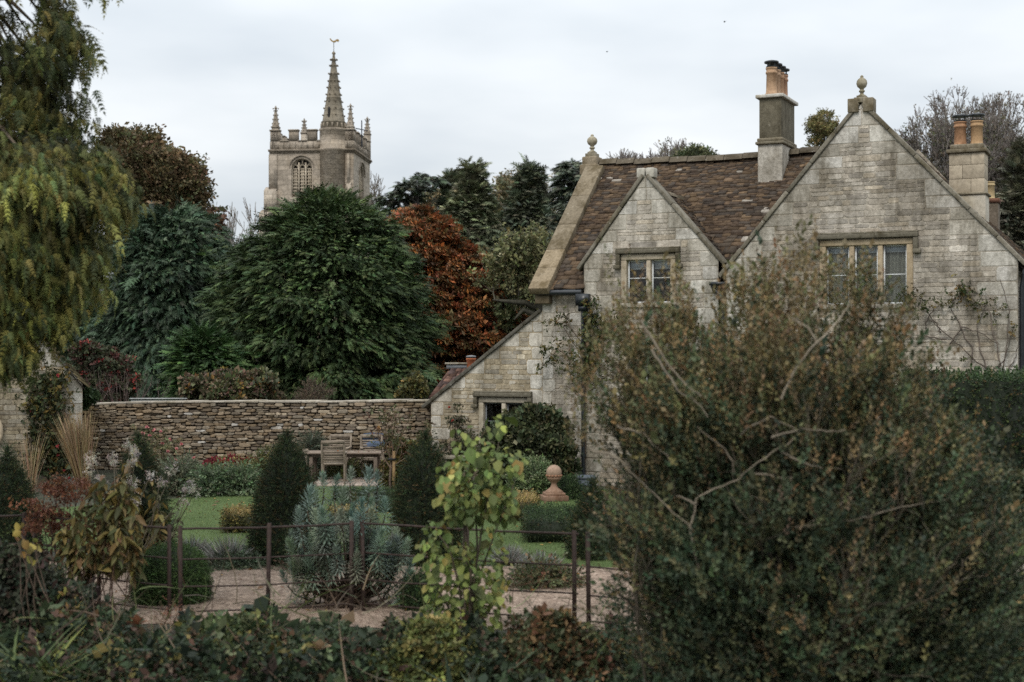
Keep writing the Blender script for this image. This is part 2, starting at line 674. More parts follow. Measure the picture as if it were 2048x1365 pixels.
def clump_leaves(mb, tp, C, rad, per, size, cols, droop=0.2, outw=0.6, squash=1.0, center=None, roll=None, lo=0.55, sj=0.25, cjit=0.18):
    """leaf templates round clump centres C (m,3); every clump has its own slight tint"""
    m = len(C)
    rad = np.broadcast_to(np.asarray(rad, float), (m,))
    idx = np.repeat(np.arange(m), per)
    n = len(idx)
    d = sph(n)
    d[:, 2] *= squash
    P = C[idx] + d * (rad[idx] * rng.uniform(lo, 1.0, n) ** 0.7)[:, None]
    o = np.zeros((n, 3))
    if center is not None:
        o = unit((C[idx] - np.asarray(center)) * [1, 1, 0.25])
    D = d * 0.7 + o * outw + np.array([0, 0, -droop]) + rng.normal(0, 0.2, (n, 3))
    base = cols(n) if callable(cols) else np.asarray(cols)
    tint = np.exp(rng.normal(0, cjit, (m, 1)))
    base = base * tint[idx]
    r = None if roll is None else rng.normal(0, roll, n)
    place(tp, P, D, size * np.exp(rng.normal(0, sj, n)), r, base, mb)
    return P


def grow(p, d, L_, r, lev, out, tips, nb=(3, 4), spread=0.75, up=0.12, shrink=0.68, wob=0.16, nseg=3, rshr=0.62, rmin=0.004):
    p, d = np.array(p, float), unit(np.array(d, float))
    rr = r
    pts = [p]
    for i in range(nseg):
        d = unit(d + np.array([rnd.gauss(0, wob), rnd.gauss(0, wob), rnd.gauss(0, wob) + up]))
        q = p + d * L_ / nseg
        r2 = max(rr * (0.86 if lev else 0.6), rmin * 0.6)
        out.append((p, q, rr, r2))
        p, rr = q, r2
        pts.append(p)
        if lev > 0 and i < nseg - 1 and rnd.random() < 0.75:
            a = sph(1)[0]
            a = unit(a - d * np.dot(a, d))
            grow(p, d * math.cos(spread) + a * math.sin(spread), L_ * shrink * rnd.uniform(0.6, 0.95), rr * rshr * 0.9, lev - 1, out, tips, nb, spread, up, shrink, wob, nseg, rshr, rmin)
    if lev == 0:
        tips.append((p, d))
        return
    for k in range(rnd.randint(*nb)):
        a = sph(1)[0]
        a = unit(a - d * np.dot(a, d))
        s = spread * rnd.uniform(0.35, 0.95)
        grow(p, d * math.cos(s) + a * math.sin(s), L_ * shrink * rnd.uniform(0.75, 1.1), rr * rshr * 1.25, lev - 1, out, tips, nb, spread, up, shrink, wob, nseg, rshr, rmin)


def put_segs(mb, out, k=5, col=(0.09, 0.075, 0.055), a=0.15):
    if not out:
        return
    P0, P1, R0, R1 = [np.array(z) for z in zip(*out)]
    big = R0 > 0.03
    for sel, kk in ((big, k + 2), (~big, 3)):
        if sel.any():
            mb.segs(P0[sel], P1[sel], R0[sel], R1[sel], kk, jit(col, int(sel.sum()), a, 0.03))


def prof_pts(n, prof, cx, Y, depth=0.85, lo=0.7, lump=0.10):
    """points in a crown given by (py, half width px) rows round pixel column cx at distance Y"""
    prof = np.asarray(prof, float)
    ys = np.linspace(prof[0, 0], prof[-1, 0], 200)
    hw = np.interp(ys, prof[:, 0], prof[:, 1])
    w = hw + 1e-3
    y = rng.choice(ys, n, p=w / w.sum()) + rng.uniform(-2, 2, n)
    h = np.interp(y, prof[:, 0], prof[:, 1]) * Y / FPX
    ph = rng.uniform(0, 2 * math.pi, n)
    k = rng.uniform(0, 6, 3)
    h = h * (1 + lump * (np.sin(3 * ph + y * 0.021 + k[0]) * 0.5 + np.sin(5 * ph - y * 0.047 + k[1]) * 0.6 + np.sin(2 * ph + y * 0.09 + k[2]) * 0.5))
    f = rng.uniform(lo, 1.0, n)
    cxm = (np.interp(y, prof[:, 0], prof[:, 2]) if prof.shape[1] > 2 else cx)
    x = (cxm - 1024) / FPX * Y + h * f * np.cos(ph)
    yy = Y + h * f * np.sin(ph) * depth
    z = CAM_H + (HOR - y) / FPX * Y
    return np.stack([x, yy, z], 1), np.stack([np.cos(ph), np.sin(ph), 0 * ph], 1)
# ------------------------------------------------------------------ the ground
def sheet(name, mat, xs, ys, dz, kind='structure', mask=None):
    X, Y = np.meshgrid(xs, ys)
    Z = gz(X, Y) + dz
    V = np.stack([X, Y, Z], 2).reshape(-1, 3)
    nx = len(xs)
    F = []
    for j in range(len(ys) - 1):
        for i in range(nx - 1):
            F.append([j * nx + i, j * nx + i + 1, (j + 1) * nx + i + 1, (j + 1) * nx + i])
    mb = MB()
    mb.add(V, F)
    o = mb.build(name, mat, smooth=True)
    return tag(o, kind=kind)


gmat, n_, p_, _ = new_mat('ground_soil')
f1 = noise(n_, 0.5, 6, 0.7)
f2 = noise(n_, 12, 5, 0.7)
c_ = ramp(n_, f1.outputs['Fac'], [(0.35, (0.030, 0.026, 0.016)), (0.55, (0.036, 0.042, 0.018)), (0.7, (0.05, 0.042, 0.026))])
c_ = mul(n_, c_, ramp(n_, f2.outputs['Fac'], [(0.3, (0.5, 0.5, 0.5)), (0.7, (1.4, 1.4, 1.4))]))
n_.links.new(c_, p_.inputs['Base Color'])
p_.inputs['Roughness'].default_value = 0.95
bump(n_, p_, f2.outputs['Fac'], 0.06)
sheet('ground', gmat, np.concatenate([[-900, -500, -300], np.linspace(-160, 160, 65), [300, 500, 900]]),
      np.concatenate([[-60, -20, 0, 6], np.linspace(8, 15, 15), [20, 30, 45, 60], np.linspace(66, 190, 30), [300, 600, 1200]]), 0.0)

lmat, n_, p_, _ = new_mat('lawn_grass')
f1 = noise(n_, 0.7, 4, 0.6)
f2 = noise(n_, 34, 4, 0.7)
c_ = ramp(n_, f1.outputs['Fac'], [(0.32, (0.072, 0.110, 0.036)), (0.68, (0.094, 0.136, 0.050))])
c_ = mul(n_, c_, ramp(n_, f2.outputs['Fac'], [(0.3, (0.68, 0.7, 0.62)), (0.7, (1.25, 1.22, 1.2))]))
n_.links.new(c_, p_.inputs['Base Color'])
p_.inputs['Roughness'].default_value = 0.9
p_.inputs['Specular IOR Level'].default_value = 0.15
bump(n_, p_, f2.outputs['Fac'], 0.05)
mb = MB()
lawn = [(-9.5, 20.2), (-4.3, 19.4), (0.2, 18.4), (3.0, 17.2), (8, 16.5), (9, 22), (5.6, 26.2), (1.6, 28.6), (0.2, 29.6), (-3.6, 29.3), (-4.9, 28.6), (-6.4, 26.6), (-8.2, 25.0), (-10, 24.6)]
mb.poly([(x, y, 0.004) for x, y in lawn])
tag(mb.build('lawn', lmat), kind='structure')

pmat, n_, p_, _ = new_mat('gravel')
v_ = n_.nodes.new('ShaderNodeTexVoronoi')
v_.inputs['Scale'].default_value = 30
tc_ = n_.nodes.new('ShaderNodeTexCoord')
n_.links.new(tc_.outputs['Object'], v_.inputs['Vector'])
f1 = noise(n_, 0.8, 5, 0.65)
f2 = noise(n_, 6, 6, 0.75)
c_ = ramp(n_, v_.outputs['Color'], [(0.1, (0.14, 0.096, 0.070)), (0.5, (0.255, 0.185, 0.138)), (0.9, (0.365, 0.285, 0.225))])
c_ = mul(n_, c_, ramp(n_, f1.outputs['Fac'], [(0.35, (0.62, 0.6, 0.56)), (0.62, (1.05, 1.05, 1.05))]))
c_ = mul(n_, c_, ramp(n_, f2.outputs['Fac'], [(0.35, (0.6, 0.57, 0.54)), (0.6, (1.1, 1.1, 1.1))]))
n_.links.new(c_, p_.inputs['Base Color'])
p_.inputs['Roughness'].default_value = 0.95
bump(n_, p_, v_.outputs['Distance'], 0.02)
mb = MB()
for k in range(24):
    x0, x1 = -12 + k * 0.9, -12 + (k + 1) * 0.9

    def far_(x):
        return 18.9 - 0.085 * (x + 6) - 0.03 * max(x + 1, 0) ** 2 + 0.15 * math.sin(x * 1.3)

    def near_(x):
        return 14.75 - 0.09 * (x + 6) + 0.08 * math.sin(x * 1.9)
    q = [(x0, near_(x0)), (x1, near_(x1)), (x1, far_(x1)), (x0, far_(x0))]
    m_ = [(x, y, gz(x, y) + 0.006) for x, y in q]
    mb.poly(m_)
tag(mb.build('gravel_path', pmat), kind='structure')

# ------------------------------------------------------------------ stone cottage, in its own frame (u along the front, v back, z up)
TH = R(25)
HS = np.array([0.64, 29.87, 0.0])
HU = np.array([math.cos(TH), -math.sin(TH), 0])
HB = np.array([math.sin(TH), math.cos(TH), 0])
HZ = np.array([0, 0, 1.0])


def H(u, v, z):
    return HS + u * HU + v * HB + np.array([0, 0, z])


def hp(px, py, v=0.0):
    """(u, z) where the sight line of a photograph pixel meets the plane v of the cottage"""
    d = at(px, py, 1.0) - np.array([0, 0, CAM_H])
    c = np.array([0, 0, CAM_H])
    t = (v - np.dot(c - HS, HB)) / np.dot(d, HB)
    q = c + t * d
    return float(np.dot(q - HS, HU)), float(q[2])


def clip_poly(poly, outline):
    out = list(poly)
    m = len(outline)
    for i in range(m):
        a, b = outline[i], outline[(i + 1) % m]
        inp, out = out, []
        if not inp:
            return []

        def side(p):
            return (b[0] - a[0]) * (p[1] - a[1]) - (b[1] - a[1]) * (p[0] - a[0])
        for j in range(len(inp)):
            p, q = inp[j], inp[(j + 1) % len(inp)]
            sp, sq_ = side(p), side(q)
            if sp >= -1e-9:
                out.append(p)
            if (sp > 1e-9 and sq_ < -1e-9) or (sp < -1e-9 and sq_ > 1e-9):
                t = sp / (sp - sq_)
                out.append((p[0] + t * (q[0] - p[0]), p[1] + t * (q[1] - p[1])))
    return out


def span(outline, z):
    us = []
    m = len(outline)
    for i in range(m):
        a, b = outline[i], outline[(i + 1) % m]
        if (a[1] - z) * (b[1] - z) <= 0 and abs(a[1] - b[1]) > 1e-9:
            t = (z - a[1]) / (b[1] - a[1])
            us.append(a[0] + t * (b[0] - a[0]))
    return (min(us), max(us)) if len(us) >= 2 else None


def area2(p):
    return 0.5 * sum(p[i][0] * p[(i + 1) % len(p)][1] - p[(i + 1) % len(p)][0] * p[i][1] for i in range(len(p)))


def subtract(u0, u1, z0, z1, holes):
    segs = [(u0, u1)]
    for (a, b, c, d) in holes:
        if z1 <= b + 0.01 or z0 >= d - 0.01:
            continue
        ns = []
        for (s, e) in segs:
            if e <= a or s >= c:
                ns.append((s, e))
            else:
                if a - s > 0.03:
                    ns.append((s, a))
                if e - c > 0.03:
                    ns.append((c, e))
        segs = ns
    return segs


def emit_stone(mb, T, poly, prot, col, inset=0.007, jitter=0.007):
    if len(poly) < 3 or abs(area2(poly)) < 0.0012:
        return
    cx = sum(p[0] for p in poly) / len(poly)
    cz = sum(p[1] for p in poly) / len(poly)
    rr = [(cx + (p[0] - cx) * max(0.2, 1 - inset / max(abs(p[0] - cx), 0.02)), cz + (p[1] - cz) * max(0.2, 1 - inset / max(abs(p[1] - cz), 0.02))) for p in poly]
    j_ = jitter * min(1.0, 3.5 * abs(area2(poly)) ** 0.5)
    if len(rr) == 4 and jitter > 0:          # hand-cut stones: uneven edges, knocked-off corners
        w_, h_ = rr[1][0] - rr[0][0], rr[2][1] - rr[1][1]
        q = []
        for i in range(4):
            p, a, b = rr[i], rr[i - 1], rr[(i + 1) % 4]
            ca, cb = rng.uniform(0.06, 0.28), rng.uniform(0.06, 0.22)
            la = 0.02 if abs(a[0] - p[0]) > abs(a[1] - p[1]) else 0.0
            q.append((p[0] + (a[0] - p[0]) * ca * min(1, 0.18 / max(abs(a[0] - p[0]), .01) if la else 1), p[1] + (a[1] - p[1]) * ca))
            q.append((p[0] + (b[0] - p[0]) * cb * min(1, 0.18 / max(abs(b[0] - p[0]), .01) if not la else 1), p[1] + (b[1] - p[1]) * cb))
        rr = [(x + rng.normal(0, j_), z + rng.normal(0, j_ * 0.7)) for x, z in q]
    fr = [(cx + (p[0] - cx) * 0.965, cz + (p[1] - cz) * 0.90) for p in rr]
    k = len(rr)
    V = [T(p[0], p[1], 0.002) for p in rr] + [T(p[0], p[1], -prot * rng.uniform(0.75, 1.25)) for p in fr]
    base = mb.n
    mb.add(V, [[i, (i + 1) % k, (i + 1) % k + k, i + k] for i in range(k)], col)
    mb.add(V[k:], [list(range(k))], col)


PALE = [(0.54, 0.52, 0.475), (0.50, 0.475, 0.425), (0.57, 0.55, 0.515), (0.47, 0.44, 0.385)]
RUB = [(0.46, 0.415, 0.355), (0.43, 0.395, 0.345), (0.49, 0.455, 0.405), (0.395, 0.36, 0.315), (0.46, 0.405, 0.33), (0.37, 0.34, 0.30), (0.48, 0.44, 0.385)]


def stone_wall(name, parent, T, outline, holes=(), mat='rubble', rub=RUB, pale=PALE, mortar=(0.42, 0.385, 0.33), band=0.26, course=(0.065, 0.12), lens=(0.12, 0.42), prot=0.008, quoin=True, dark=None, ql=(0.28, 0.62), inset=0.007, lumps=0.0):
    mb = MB()
    zs = sorted(set([p[1] for p in outline] + [h[1] for h in holes] + [h[3] for h in holes]))
    for z0, z1 in zip(zs[:-1], zs[1:]):
        if z1 - z0 < 1e-6:
            continue
        us = [p[0] for p in outline]
        for (s, e) in subtract(min(us), max(us), z0, z1, holes):
            pl = clip_poly([(s, z0), (e, z0), (e, z1), (s, z1)], outline)
            if len(pl) >= 3:
                mb.poly([T(a, b, 0) for a, b in pl], mortar)
    z = min(p[1] for p in outline)
    zt = max(p[1] for p in outline)

    def put(u0, u1, z0, z1, cols, alpha=0.12):
        for (s, e) in subtract(u0, u1, z0, z1, holes):
            if e - s < 0.05:
                continue
            c = np.array(cols[rng.integers(len(cols))]) * math.exp(rng.normal(0, alpha * 0.8))
            if dark is not None:
                c = c * dark((s + e) / 2, (z0 + z1) / 2)
            emit_stone(mb, T, clip_poly([(s, z0), (e, z0), (e, z1), (s, z1)], outline), prot, c, inset, 0.004 if cols is pale else 0.009)
    k = 0
    while z < zt - 0.02:
        h = band * rng.uniform(0.8, 1.25)
        h = min(h, zt - z)
        sb, sm = span(outline, z + 1e-4), span(outline, z + h * 0.5)
        if not sb or not sm:
            break
        if quoin:
            q0 = sm[0] + (rng.uniform(*ql) if k % 2 else rng.uniform(ql[0], ql[0] + 0.1))
            q1 = sm[1] - (rng.uniform(*ql) if k % 2 == 0 else rng.uniform(ql[0], ql[0] + 0.1))
            if q0 >= q1:
                q0 = q1 = (sm[0] + sm[1]) / 2
            put(sb[0], q0, z, z + h, pale, 0.07)
            put(q1, sb[1], z, z + h, pale, 0.07)
        else:
            q0, q1 = sb
        zz = z
        while zz < z + h - 0.02:
            ch = rng.uniform(*course)
            if z + h - zz - ch < course[0] * 0.7:
                ch = z + h - zz
            u = q0
            while u < q1 - 0.02:
                ln = rng.uniform(*lens) * (0.7 + ch / np.mean(course) * 0.3)
                if q1 - u - ln < lens[0] * 0.7:
                    ln = q1 - u
                j0 = rng.normal(0, ch * 0.06)
                put(u, u + ln, zz + j0 * 0.5, zz + ch + j0, rub)
                u += ln
            zz += ch
        z += h
        k += 1
    return mb.build(name, M[mat], parent)


def HT(v):
    return lambda u, z, d: H(u, v + d, z)


cot = empty('stone_cottage', HS, 'pale limestone cottage with three gables, stone slate roofs and tall chimneys', 'house')
VG, VW, VL = -0.12, -0.35, 0.0          # planes of the small gable, the big gable, the plain wall
MS = 2.88 / 3.14                        # pitch of the main roof
EZ = 4.14

# outlines (u, z) read off the photograph on their own planes
sgL, sgR, sgA = hp(1168, 530, VG), hp(1437, 520, VG), hp(1291, 352, VG)
bgL, bgR, bgA = hp(1452, 545, VW), hp(2036, 520, VW), hp(1722, 209, VW)
llL, llT = hp(862, 806, VL), hp(1086, 622, VL)
w1 = (hp(1243, 607, VG), hp(1352, 507, VG))
w3 = (hp(1640, 610, VW), hp(1826, 476, VW))
w2 = (hp(958, 880, VL), hp(1057, 796, VL))
w4 = (hp(1245, 905, VG), hp(1325, 690, VG))


def rect(w):
    return (w[0][0], w[0][1], w[1][0], w[1][1])


def stain_dark(u, z):
    """old sooty rain streaks on the upper stones of the big gable"""
    return 0.80 if (rng.random() < 0.5 and z > 4.6 and abs(u - bgA[0]) < 1.35 and z < 6.6) else 1.0


stone_wall('wall', cot, HT(VL), [(0, 0), (sgL[0] + 0.02, 0), (sgL[0] + 0.02, EZ - 0.16), (0, EZ - 0.16)], quoin=True, ql=(0.2, 0.42))
stone_wall('gable_wall', cot, HT(VG), [(sgL[0], 0), (sgR[0], 0), sgR, sgA, sgL], holes=[rect(w1), rect(w4)], lens=(0.16, 0.5))
o_ = stone_wall('gable_wall', cot, HT(VW), [(bgL[0], 0), (bgR[0], 0), bgR, bgA, bgL], holes=[rect(w3)], dark=stain_dark, ql=(0.3, 0.75))
o_['label'] = 'largest gable wall with dark rain stains above a three light window'
WARM = [(0.40, 0.345, 0.255), (0.43, 0.385, 0.305), (0.37, 0.32, 0.235), (0.45, 0.415, 0.35), (0.33, 0.30, 0.25)]
stone_wall('lean_to_wall', cot, HT(VL), [(llL[0], 0), (0, 0), (0, llT[1]), (llL[0], llL[1])], holes=[rect(w2)], rub=WARM, mortar=(0.38, 0.32, 0.23), ql=(0.2, 0.5))

# hidden sides close the house so that its rooms are dark
mb = MB()
zr = EZ + MS * 3.1
mb.poly([H(0, 0, 0), H(0, 0, EZ - .1), H(0, 3.1, zr - .1), H(0, 6.2, EZ - .1), H(0, 6.2, 0)][::-1], RUB[0])
mb.poly([H(0, 6.2, 0), H(0, 6.2, EZ), H(bgR[0], 6.2, EZ), H(bgR[0], 6.2, 0)], RUB[0])
mb.poly([H(bgL[0], 6.2, EZ), H(bgR[0], 6.2, EZ), H(bgA[0], 6.2, bgA[1])], RUB[0])
mb.poly([H(bgR[0] - .001, VW, 0), H(bgR[0] - .001, 6.2, 0), H(bgR[0] - .001, 6.2, bgR[1]), H(bgR[0] - .001, VW, bgR[1])], RUB[1])
mb.poly([H(bgL[0] + .001, VW, 0), H(bgL[0] + .001, 3, 0), H(bgL[0] + .001, 3, bgL[1] - .05), H(bgL[0] + .001, VW, bgL[1] - .05)], PALE[1])
mb.poly([H(sgL[0] + .001, VG, 0), H(sgL[0] + .001, 0.02, 0), H(sgL[0] + .001, 0.02, sgL[1] - .05), H(sgL[0] + .001, VG, sgL[1] - .05)], PALE[1])
mb.poly([H(llL[0], 0, 0), H(llL[0], 0, llL[1]), H(llL[0], 4, llL[1]), H(llL[0], 4, 0)], WARM[0])
mb.poly([H(llL[0], 4, 0), H(llL[0], 4, llL[1]), H(0, 4, llT[1]), H(0, 4, 0)], WARM[0])
mb.poly([H(0.5, 1.6, 0), H(0.5, 1.6, EZ), H(9, 1.6, EZ), H(9, 1.6, 0)], (0.12, 0.10, 0.08))
mb.poly([H(llL[0], 2, 0), H(llL[0], 2, 2), H(0, 2, 2), H(0, 2, 0)], (0.12, 0.10, 0.08))
mb.build('side_wall', M['rubble'], cot)

SLATE = [(0.105, 0.073, 0.048), (0.082, 0.058, 0.041), (0.122, 0.085, 0.055), (0.066, 0.049, 0.037), (0.070, 0.057, 0.047), (0.138, 0.096, 0.060), (0.092, 0.073, 0.056)]


def slates(mb, o, a, up, width, length, cols=SLATE, exp=(0.078, 0.145), wid=(0.10, 0.25), th=0.03, sag=0.0, nrm=None, skip=None, white=0.012):
    """stone slates in diminishing courses: o lower corner, a unit along, up unit up the slope"""
    o, a, up = np.asarray(o, float), unit(np.asarray(a, float)), unit(np.asarray(up, float))
    n = np.cross(a, up)
    if n[2] < 0:
        n = -n
    s = 0.0
    lo_ = 0.45 if skip else 0.0
    mb.para(o - n * 0.05 + up * lo_, a * width, up * (length - lo_), n * 0.02, (0.05, 0.04, 0.033))
    if skip:
        mb.para(o - n * 0.05, a * (sgL[0] - 0.02), up * lo_, n * 0.02, (0.05, 0.04, 0.033))
    while s < length - 0.02:
        t = s / length
        e = exp[1] + (exp[0] - exp[1]) * min(t * 1.6, 1) + rng.normal(0, 0.006)
        x = -rng.uniform(0, 0.15)
        while x < width:
            w = rng.uniform(*wid) * (1.25 - 0.4 * t)
            x0, x1 = max(x, 0), min(x + w - 0.006, width)
            x += w
            if x1 - x0 < 0.05:
                continue
            if skip and skip((x0 + x1) / 2, s):
                continue
            c = np.array(cols[rng.integers(len(cols))]) * math.exp(rng.normal(0, 0.2))
            if rng.random() < white:
                c = np.array([0.34, 0.31, 0.27])
            dz = -sag * math.sin(math.pi * (x0 + x1) / 2 / width) * t
            y0 = s - 0.02 + rng.normal(0, 0.012)
            y1 = min(s + e * 1.9, length + 0.03)
            tt = th * rng.uniform(0.7, 1.5)
            lift = 0.006 + rng.uniform(0, 0.012)
            b0 = o + up * y0 + n * (th * 0.9 + lift + dz)
            V = []
            sk = rng.normal(0, 0.010, 4)
            for (xx, yy, hh) in ((x0, sk[0], 0), (x1, sk[1], 0), (x1, y1 - y0, -th * 1.5), (x0, y1 - y0, -th * 1.5)):
                V.append(b0 + a * xx + up * yy + n * hh)
            V2 = [p + n * tt for p in V]
            V2[0] = V2[0] + (up * 0.006 + n * rng.normal(0, 0.004))
            V2[1] = V2[1] + (up * 0.006 + n * rng.normal(0, 0.004))
            F = [[4, 5, 6, 7], [0, 1, 5, 4], [1, 2, 6, 5], [3, 0, 4, 7]]
            if np.dot(np.cross(V[1] - V[0], V[3] - V[0]), n) < 0:
                F = [f[::-1] for f in F]
            mb.add(V + V2, F, c)
        s += e


def ridge_tiles(mb, p0, p1, r=0.10, ln=0.42, col=(0.105, 0.088, 0.064), sag=0.0):
    p0, p1 = np.asarray(p0), np.asarray(p1)
    d = unit(p1 - p0)
    side = unit(np.cross(d, [0, 0, 1]))
    tot = np.linalg.norm(p1 - p0)
    k = int(tot / ln)
    for i in range(k):
        q0, q1 = p0 + d * (i * tot / k), p0 + d * ((i + 1) * tot / k - 0.012)
        z = np.array([0, 0, rng.normal(0, 0.01) - sag * math.sin(math.pi * (i + .5) / k)])
        V, F = [], []
        prof = [(-1.7, -1.25), (-1.1, -0.35), (-0.45, 0.1), (0.45, 0.1), (1.1, -0.35), (1.7, -1.25)]
        for q in (q0, q1):
            for (x, y) in prof:
                V.append(q + z + side * x * r + np.array([0, 0, y * r]))
        for j in range(5):
            F.append([j, j + 1, j + 7, j + 6])
        mb.add(V, [f[::-1] for f in F], np.array(col) * math.exp(rng.normal(0, 0.15)))
        mb.add(V, [[0, 1, 2, 3], [0, 3, 4, 5]], col)
        mb.add(V, [[9, 8, 7, 6], [11, 10, 9, 6]], col)


# main roof
RV = 3.14
mb = MB()
o0 = H(-0.02, -0.14, EZ - 0.14 * MS + 0.03)
upm = HB * 1.0 + HZ * MS
slates(mb, o0, HU, upm, 6.9, (RV + 0.14) * math.hypot(1, MS), sag=0.09, skip=lambda x, y: x > sgL[0] + 0.02 and y < 0.42)
mb.para(H(-0.02, 6.3, EZ - 0.1), HU * 6.9, -HB * 3.2 + HZ * 3.2 * MS, unit(HB * MS + HZ) * 0.05, SLATE[0])
roof = mb.build('roof', M['slate'], cot)
roof['label'] = 'main roof of brown stone slates'
mb = MB()
ridge_tiles(mb, H(0.1, RV, EZ + MS * RV + 0.16), H(6.4, RV, EZ + MS * RV + 0.20), sag=0.09)
mb.build('ridge', M['coping'], roof)


def gable_roof(L_, Rr, A, v0, v1, name, label, left=True):
    mb = MB()
    for e, s in ((L_, 1), (Rr, -1)):
        up = HU * (A[0] - e[0]) + HZ * (A[1] - e[1])
        ov = 0.16
        u_ = unit(up)
        o = H(e[0], v0, e[1] - 0.02) - u_ * ov
        slates(mb, o, HB, up, v1 - v0, np.linalg.norm(up) + ov - 0.02, exp=(0.10, 0.17))
    r = mb.build('roof', M['slate'], cot)
    r['label'] = label
    mb = MB()
    ridge_tiles(mb, H(A[0], v0 + 0.25, A[1] + 0.06), H(A[0], v1 - 0.1, A[1] + 0.06), r=0.07)
    mb.build('ridge', M['coping'], r)
    return r


gable_roof(sgL, sgR, (sgA[0], sgA[1] - 0.26), VG + 0.1, 2.6, 'roof', 'small slate roof behind the middle gable')
gable_roof(bgL, bgR, (bgA[0], bgA[1] - 0.2), VW + 0.1, 6.3, 'roof', 'slate roof of the cross wing behind the largest gable')


def coping(L_, Rr, A, v, name, wid=0.30, th=0.075, col=(0.205, 0.188, 0.152)):
    mb = MB()
    for e, s in ((L_, 1), (Rr, -1)):
        p0 = np.array([e[0] - s * 0.10, e[1] - 0.11])
        d = np.array([A[0] - e[0], A[1] - e[1]])
        ln = np.linalg.norm(d)
        d = d / ln
        nn = np.array([-d[1], d[0]]) * s
        tot = ln + 0.14
        k = max(3, int(tot / 0.62))
        for i in range(k):
            a0 = p0 + d * (tot * i / k)
            q = H(a0[0], v - 0.055, a0[1])
            c = np.array(col) * math.exp(rng.normal(0, 0.12))
            ax = (d[0] * HU + d[1] * HZ) * (tot / k - 0.006)
            mb.para(q, ax, HB * wid, (nn[0] * HU + nn[1] * HZ) * (th + rng.normal(0, 0.003)), c)
    return mb.build('coping', M['coping'], cot, bevel=0.012)


coping(sgL, sgR, sgA, VG, 'coping')
coping(bgL, bgR, bgA, VW, 'coping')
# lean-to coping (one slope) and its roof
mb = MB()
d = np.array([llT[0] - llL[0], llT[1] - llL[1]])
ln = np.linalg.norm(d)
d /= ln
nn = np.array([-d[1], d[0]])
k = 7
p0 = np.array([llL[0], llL[1]]) - d * 0.22
for i in range(k):
    a0 = p0 + d * ((ln + 0.2) * i / k)
    mb.para(H(a0[0], -0.06, a0[1]), (d[0] * HU + d[1] * HZ) * ((ln + 0.2) / k - 0.006), HB * 0.3, (nn[0] * HU + nn[1] * HZ) * 0.075, np.array([0.10, 0.095, 0.08]) * math.exp(rng.normal(0, .12)))
mb.build('coping', M['coping'], cot, bevel=0.01)
mb = MB()
slates(mb, H(p0[0], 0.2, p0[1] - 0.02), HB, d[0] * HU + d[1] * HZ, 3.8, ln + 0.2)
mb.build('roof', M['slate'], cot)['label'] = 'slate roof of the low lean-to'

# broad tan coping up the left verge of the main roof, with its kneeler stone
mb = MB()
upn = unit(upm)
nrm = unit(-HB * MS + HZ)
tot = (RV + 0.05) * math.hypot(1, MS)
q0 = H(-0.17, -0.26, EZ - 0.26 * MS + 0.05)
TAN = (0.25, 0.20, 0.135)
cuts = [0, 0.16, 0.30, 0.50, 0.74, 1.0]
for i in range(5):
    c = np.array(TAN if i < 2 else (0.185, 0.153, 0.108)) * math.exp(rng.normal(0, 0.07))
    w0 = 0.44
    mb.para(q0 + upn * (tot * cuts[i]), HU * w0, upn * (tot * (cuts[i + 1] - cuts[i]) - 0.006), nrm * 0.17, c)
mb.para(H(-0.10, -0.17, EZ - 0.38), HU * 0.33, HB * 0.3, HZ * 0.2, (0.16, 0.13, 0.09))
mb.build('coping', M['coping'], cot, bevel=0.015)['label'] = 'broad tan coping up the left edge of the main roof'


def finial(base, sc, h, label):
    mb = MB()
    mb.box(base + np.array([0, 0, 0.02]), (0.25, 0.25, 0.10), (0.26, 0.235, 0.18), -TH)
    mb.box(base + np.array([0, 0, 0.085]), (0.17, 0.17, 0.05), (0.26, 0.235, 0.18), -TH)
    pr = np.array([(0.08, 0), (0.085, .06), (0.045, .10), (0.04, .17), (0.07, .22), (0.07, .27), (0.042, .31), (0.05, .36), (0.105, .46), (0.128, .60), (0.115, .74), (0.07, .84), (0.035, .88), (0.04, .92), (0.035, .96), (0.01, 1.0)])
    mb.lathe(np.stack([pr[:, 0] * sc, pr[:, 1] * h + 0.1], 1), base, 16, (0.34, 0.31, 0.24))
    f = mb.build('finial', M['coping'], cot, bevel=0.006)
    f['label'] = label
    return f


uf = hp(1186, 330, RV)[0]
mb = MB()
mb.box(H(uf, RV - 0.05, EZ + MS * RV + 0.06), (0.36, 0.4, 0.3), (0.24, 0.20, 0.145), -TH)
mb.box(H(uf, RV - 0.10, EZ + MS * RV - 0.10), (0.44, 0.4, 0.25), (0.22, 0.18, 0.125), -TH)
mb.build('pedestal', M['coping'], cot, bevel=0.03)
finial(H(uf, RV - 0.05, EZ + MS * RV + 0.22), 0.95, 0.42, 'ball finial at the left end of the main ridge')
finial(H(bgA[0], VW + 0.08, bgA[1] + 0.06), 0.80, 0.40, 'ball finial on top of the largest gable')
mb = MB()
for dx, s in ((-0.10, 1), (0.10, 1)):
    mb.box(H(sgA[0] + dx, VG + 0.09, sgA[1] + 0.06), (0.17, 0.24, 0.2), (0.42, 0.40, 0.35), -TH)
mb.build('apex_stone', M['ashlar'], cot, bevel=0.02)
mb = MB()
for s in (-1, 1):
    mb.box(H(bgA[0] + s * 0.14, VW + 0.08, bgA[1] - 0.02), (0.2, 0.3, 0.26), (0.22, 0.19, 0.14), -TH)
mb.build('apex_stone', M['coping'], cot, bevel=0.015)


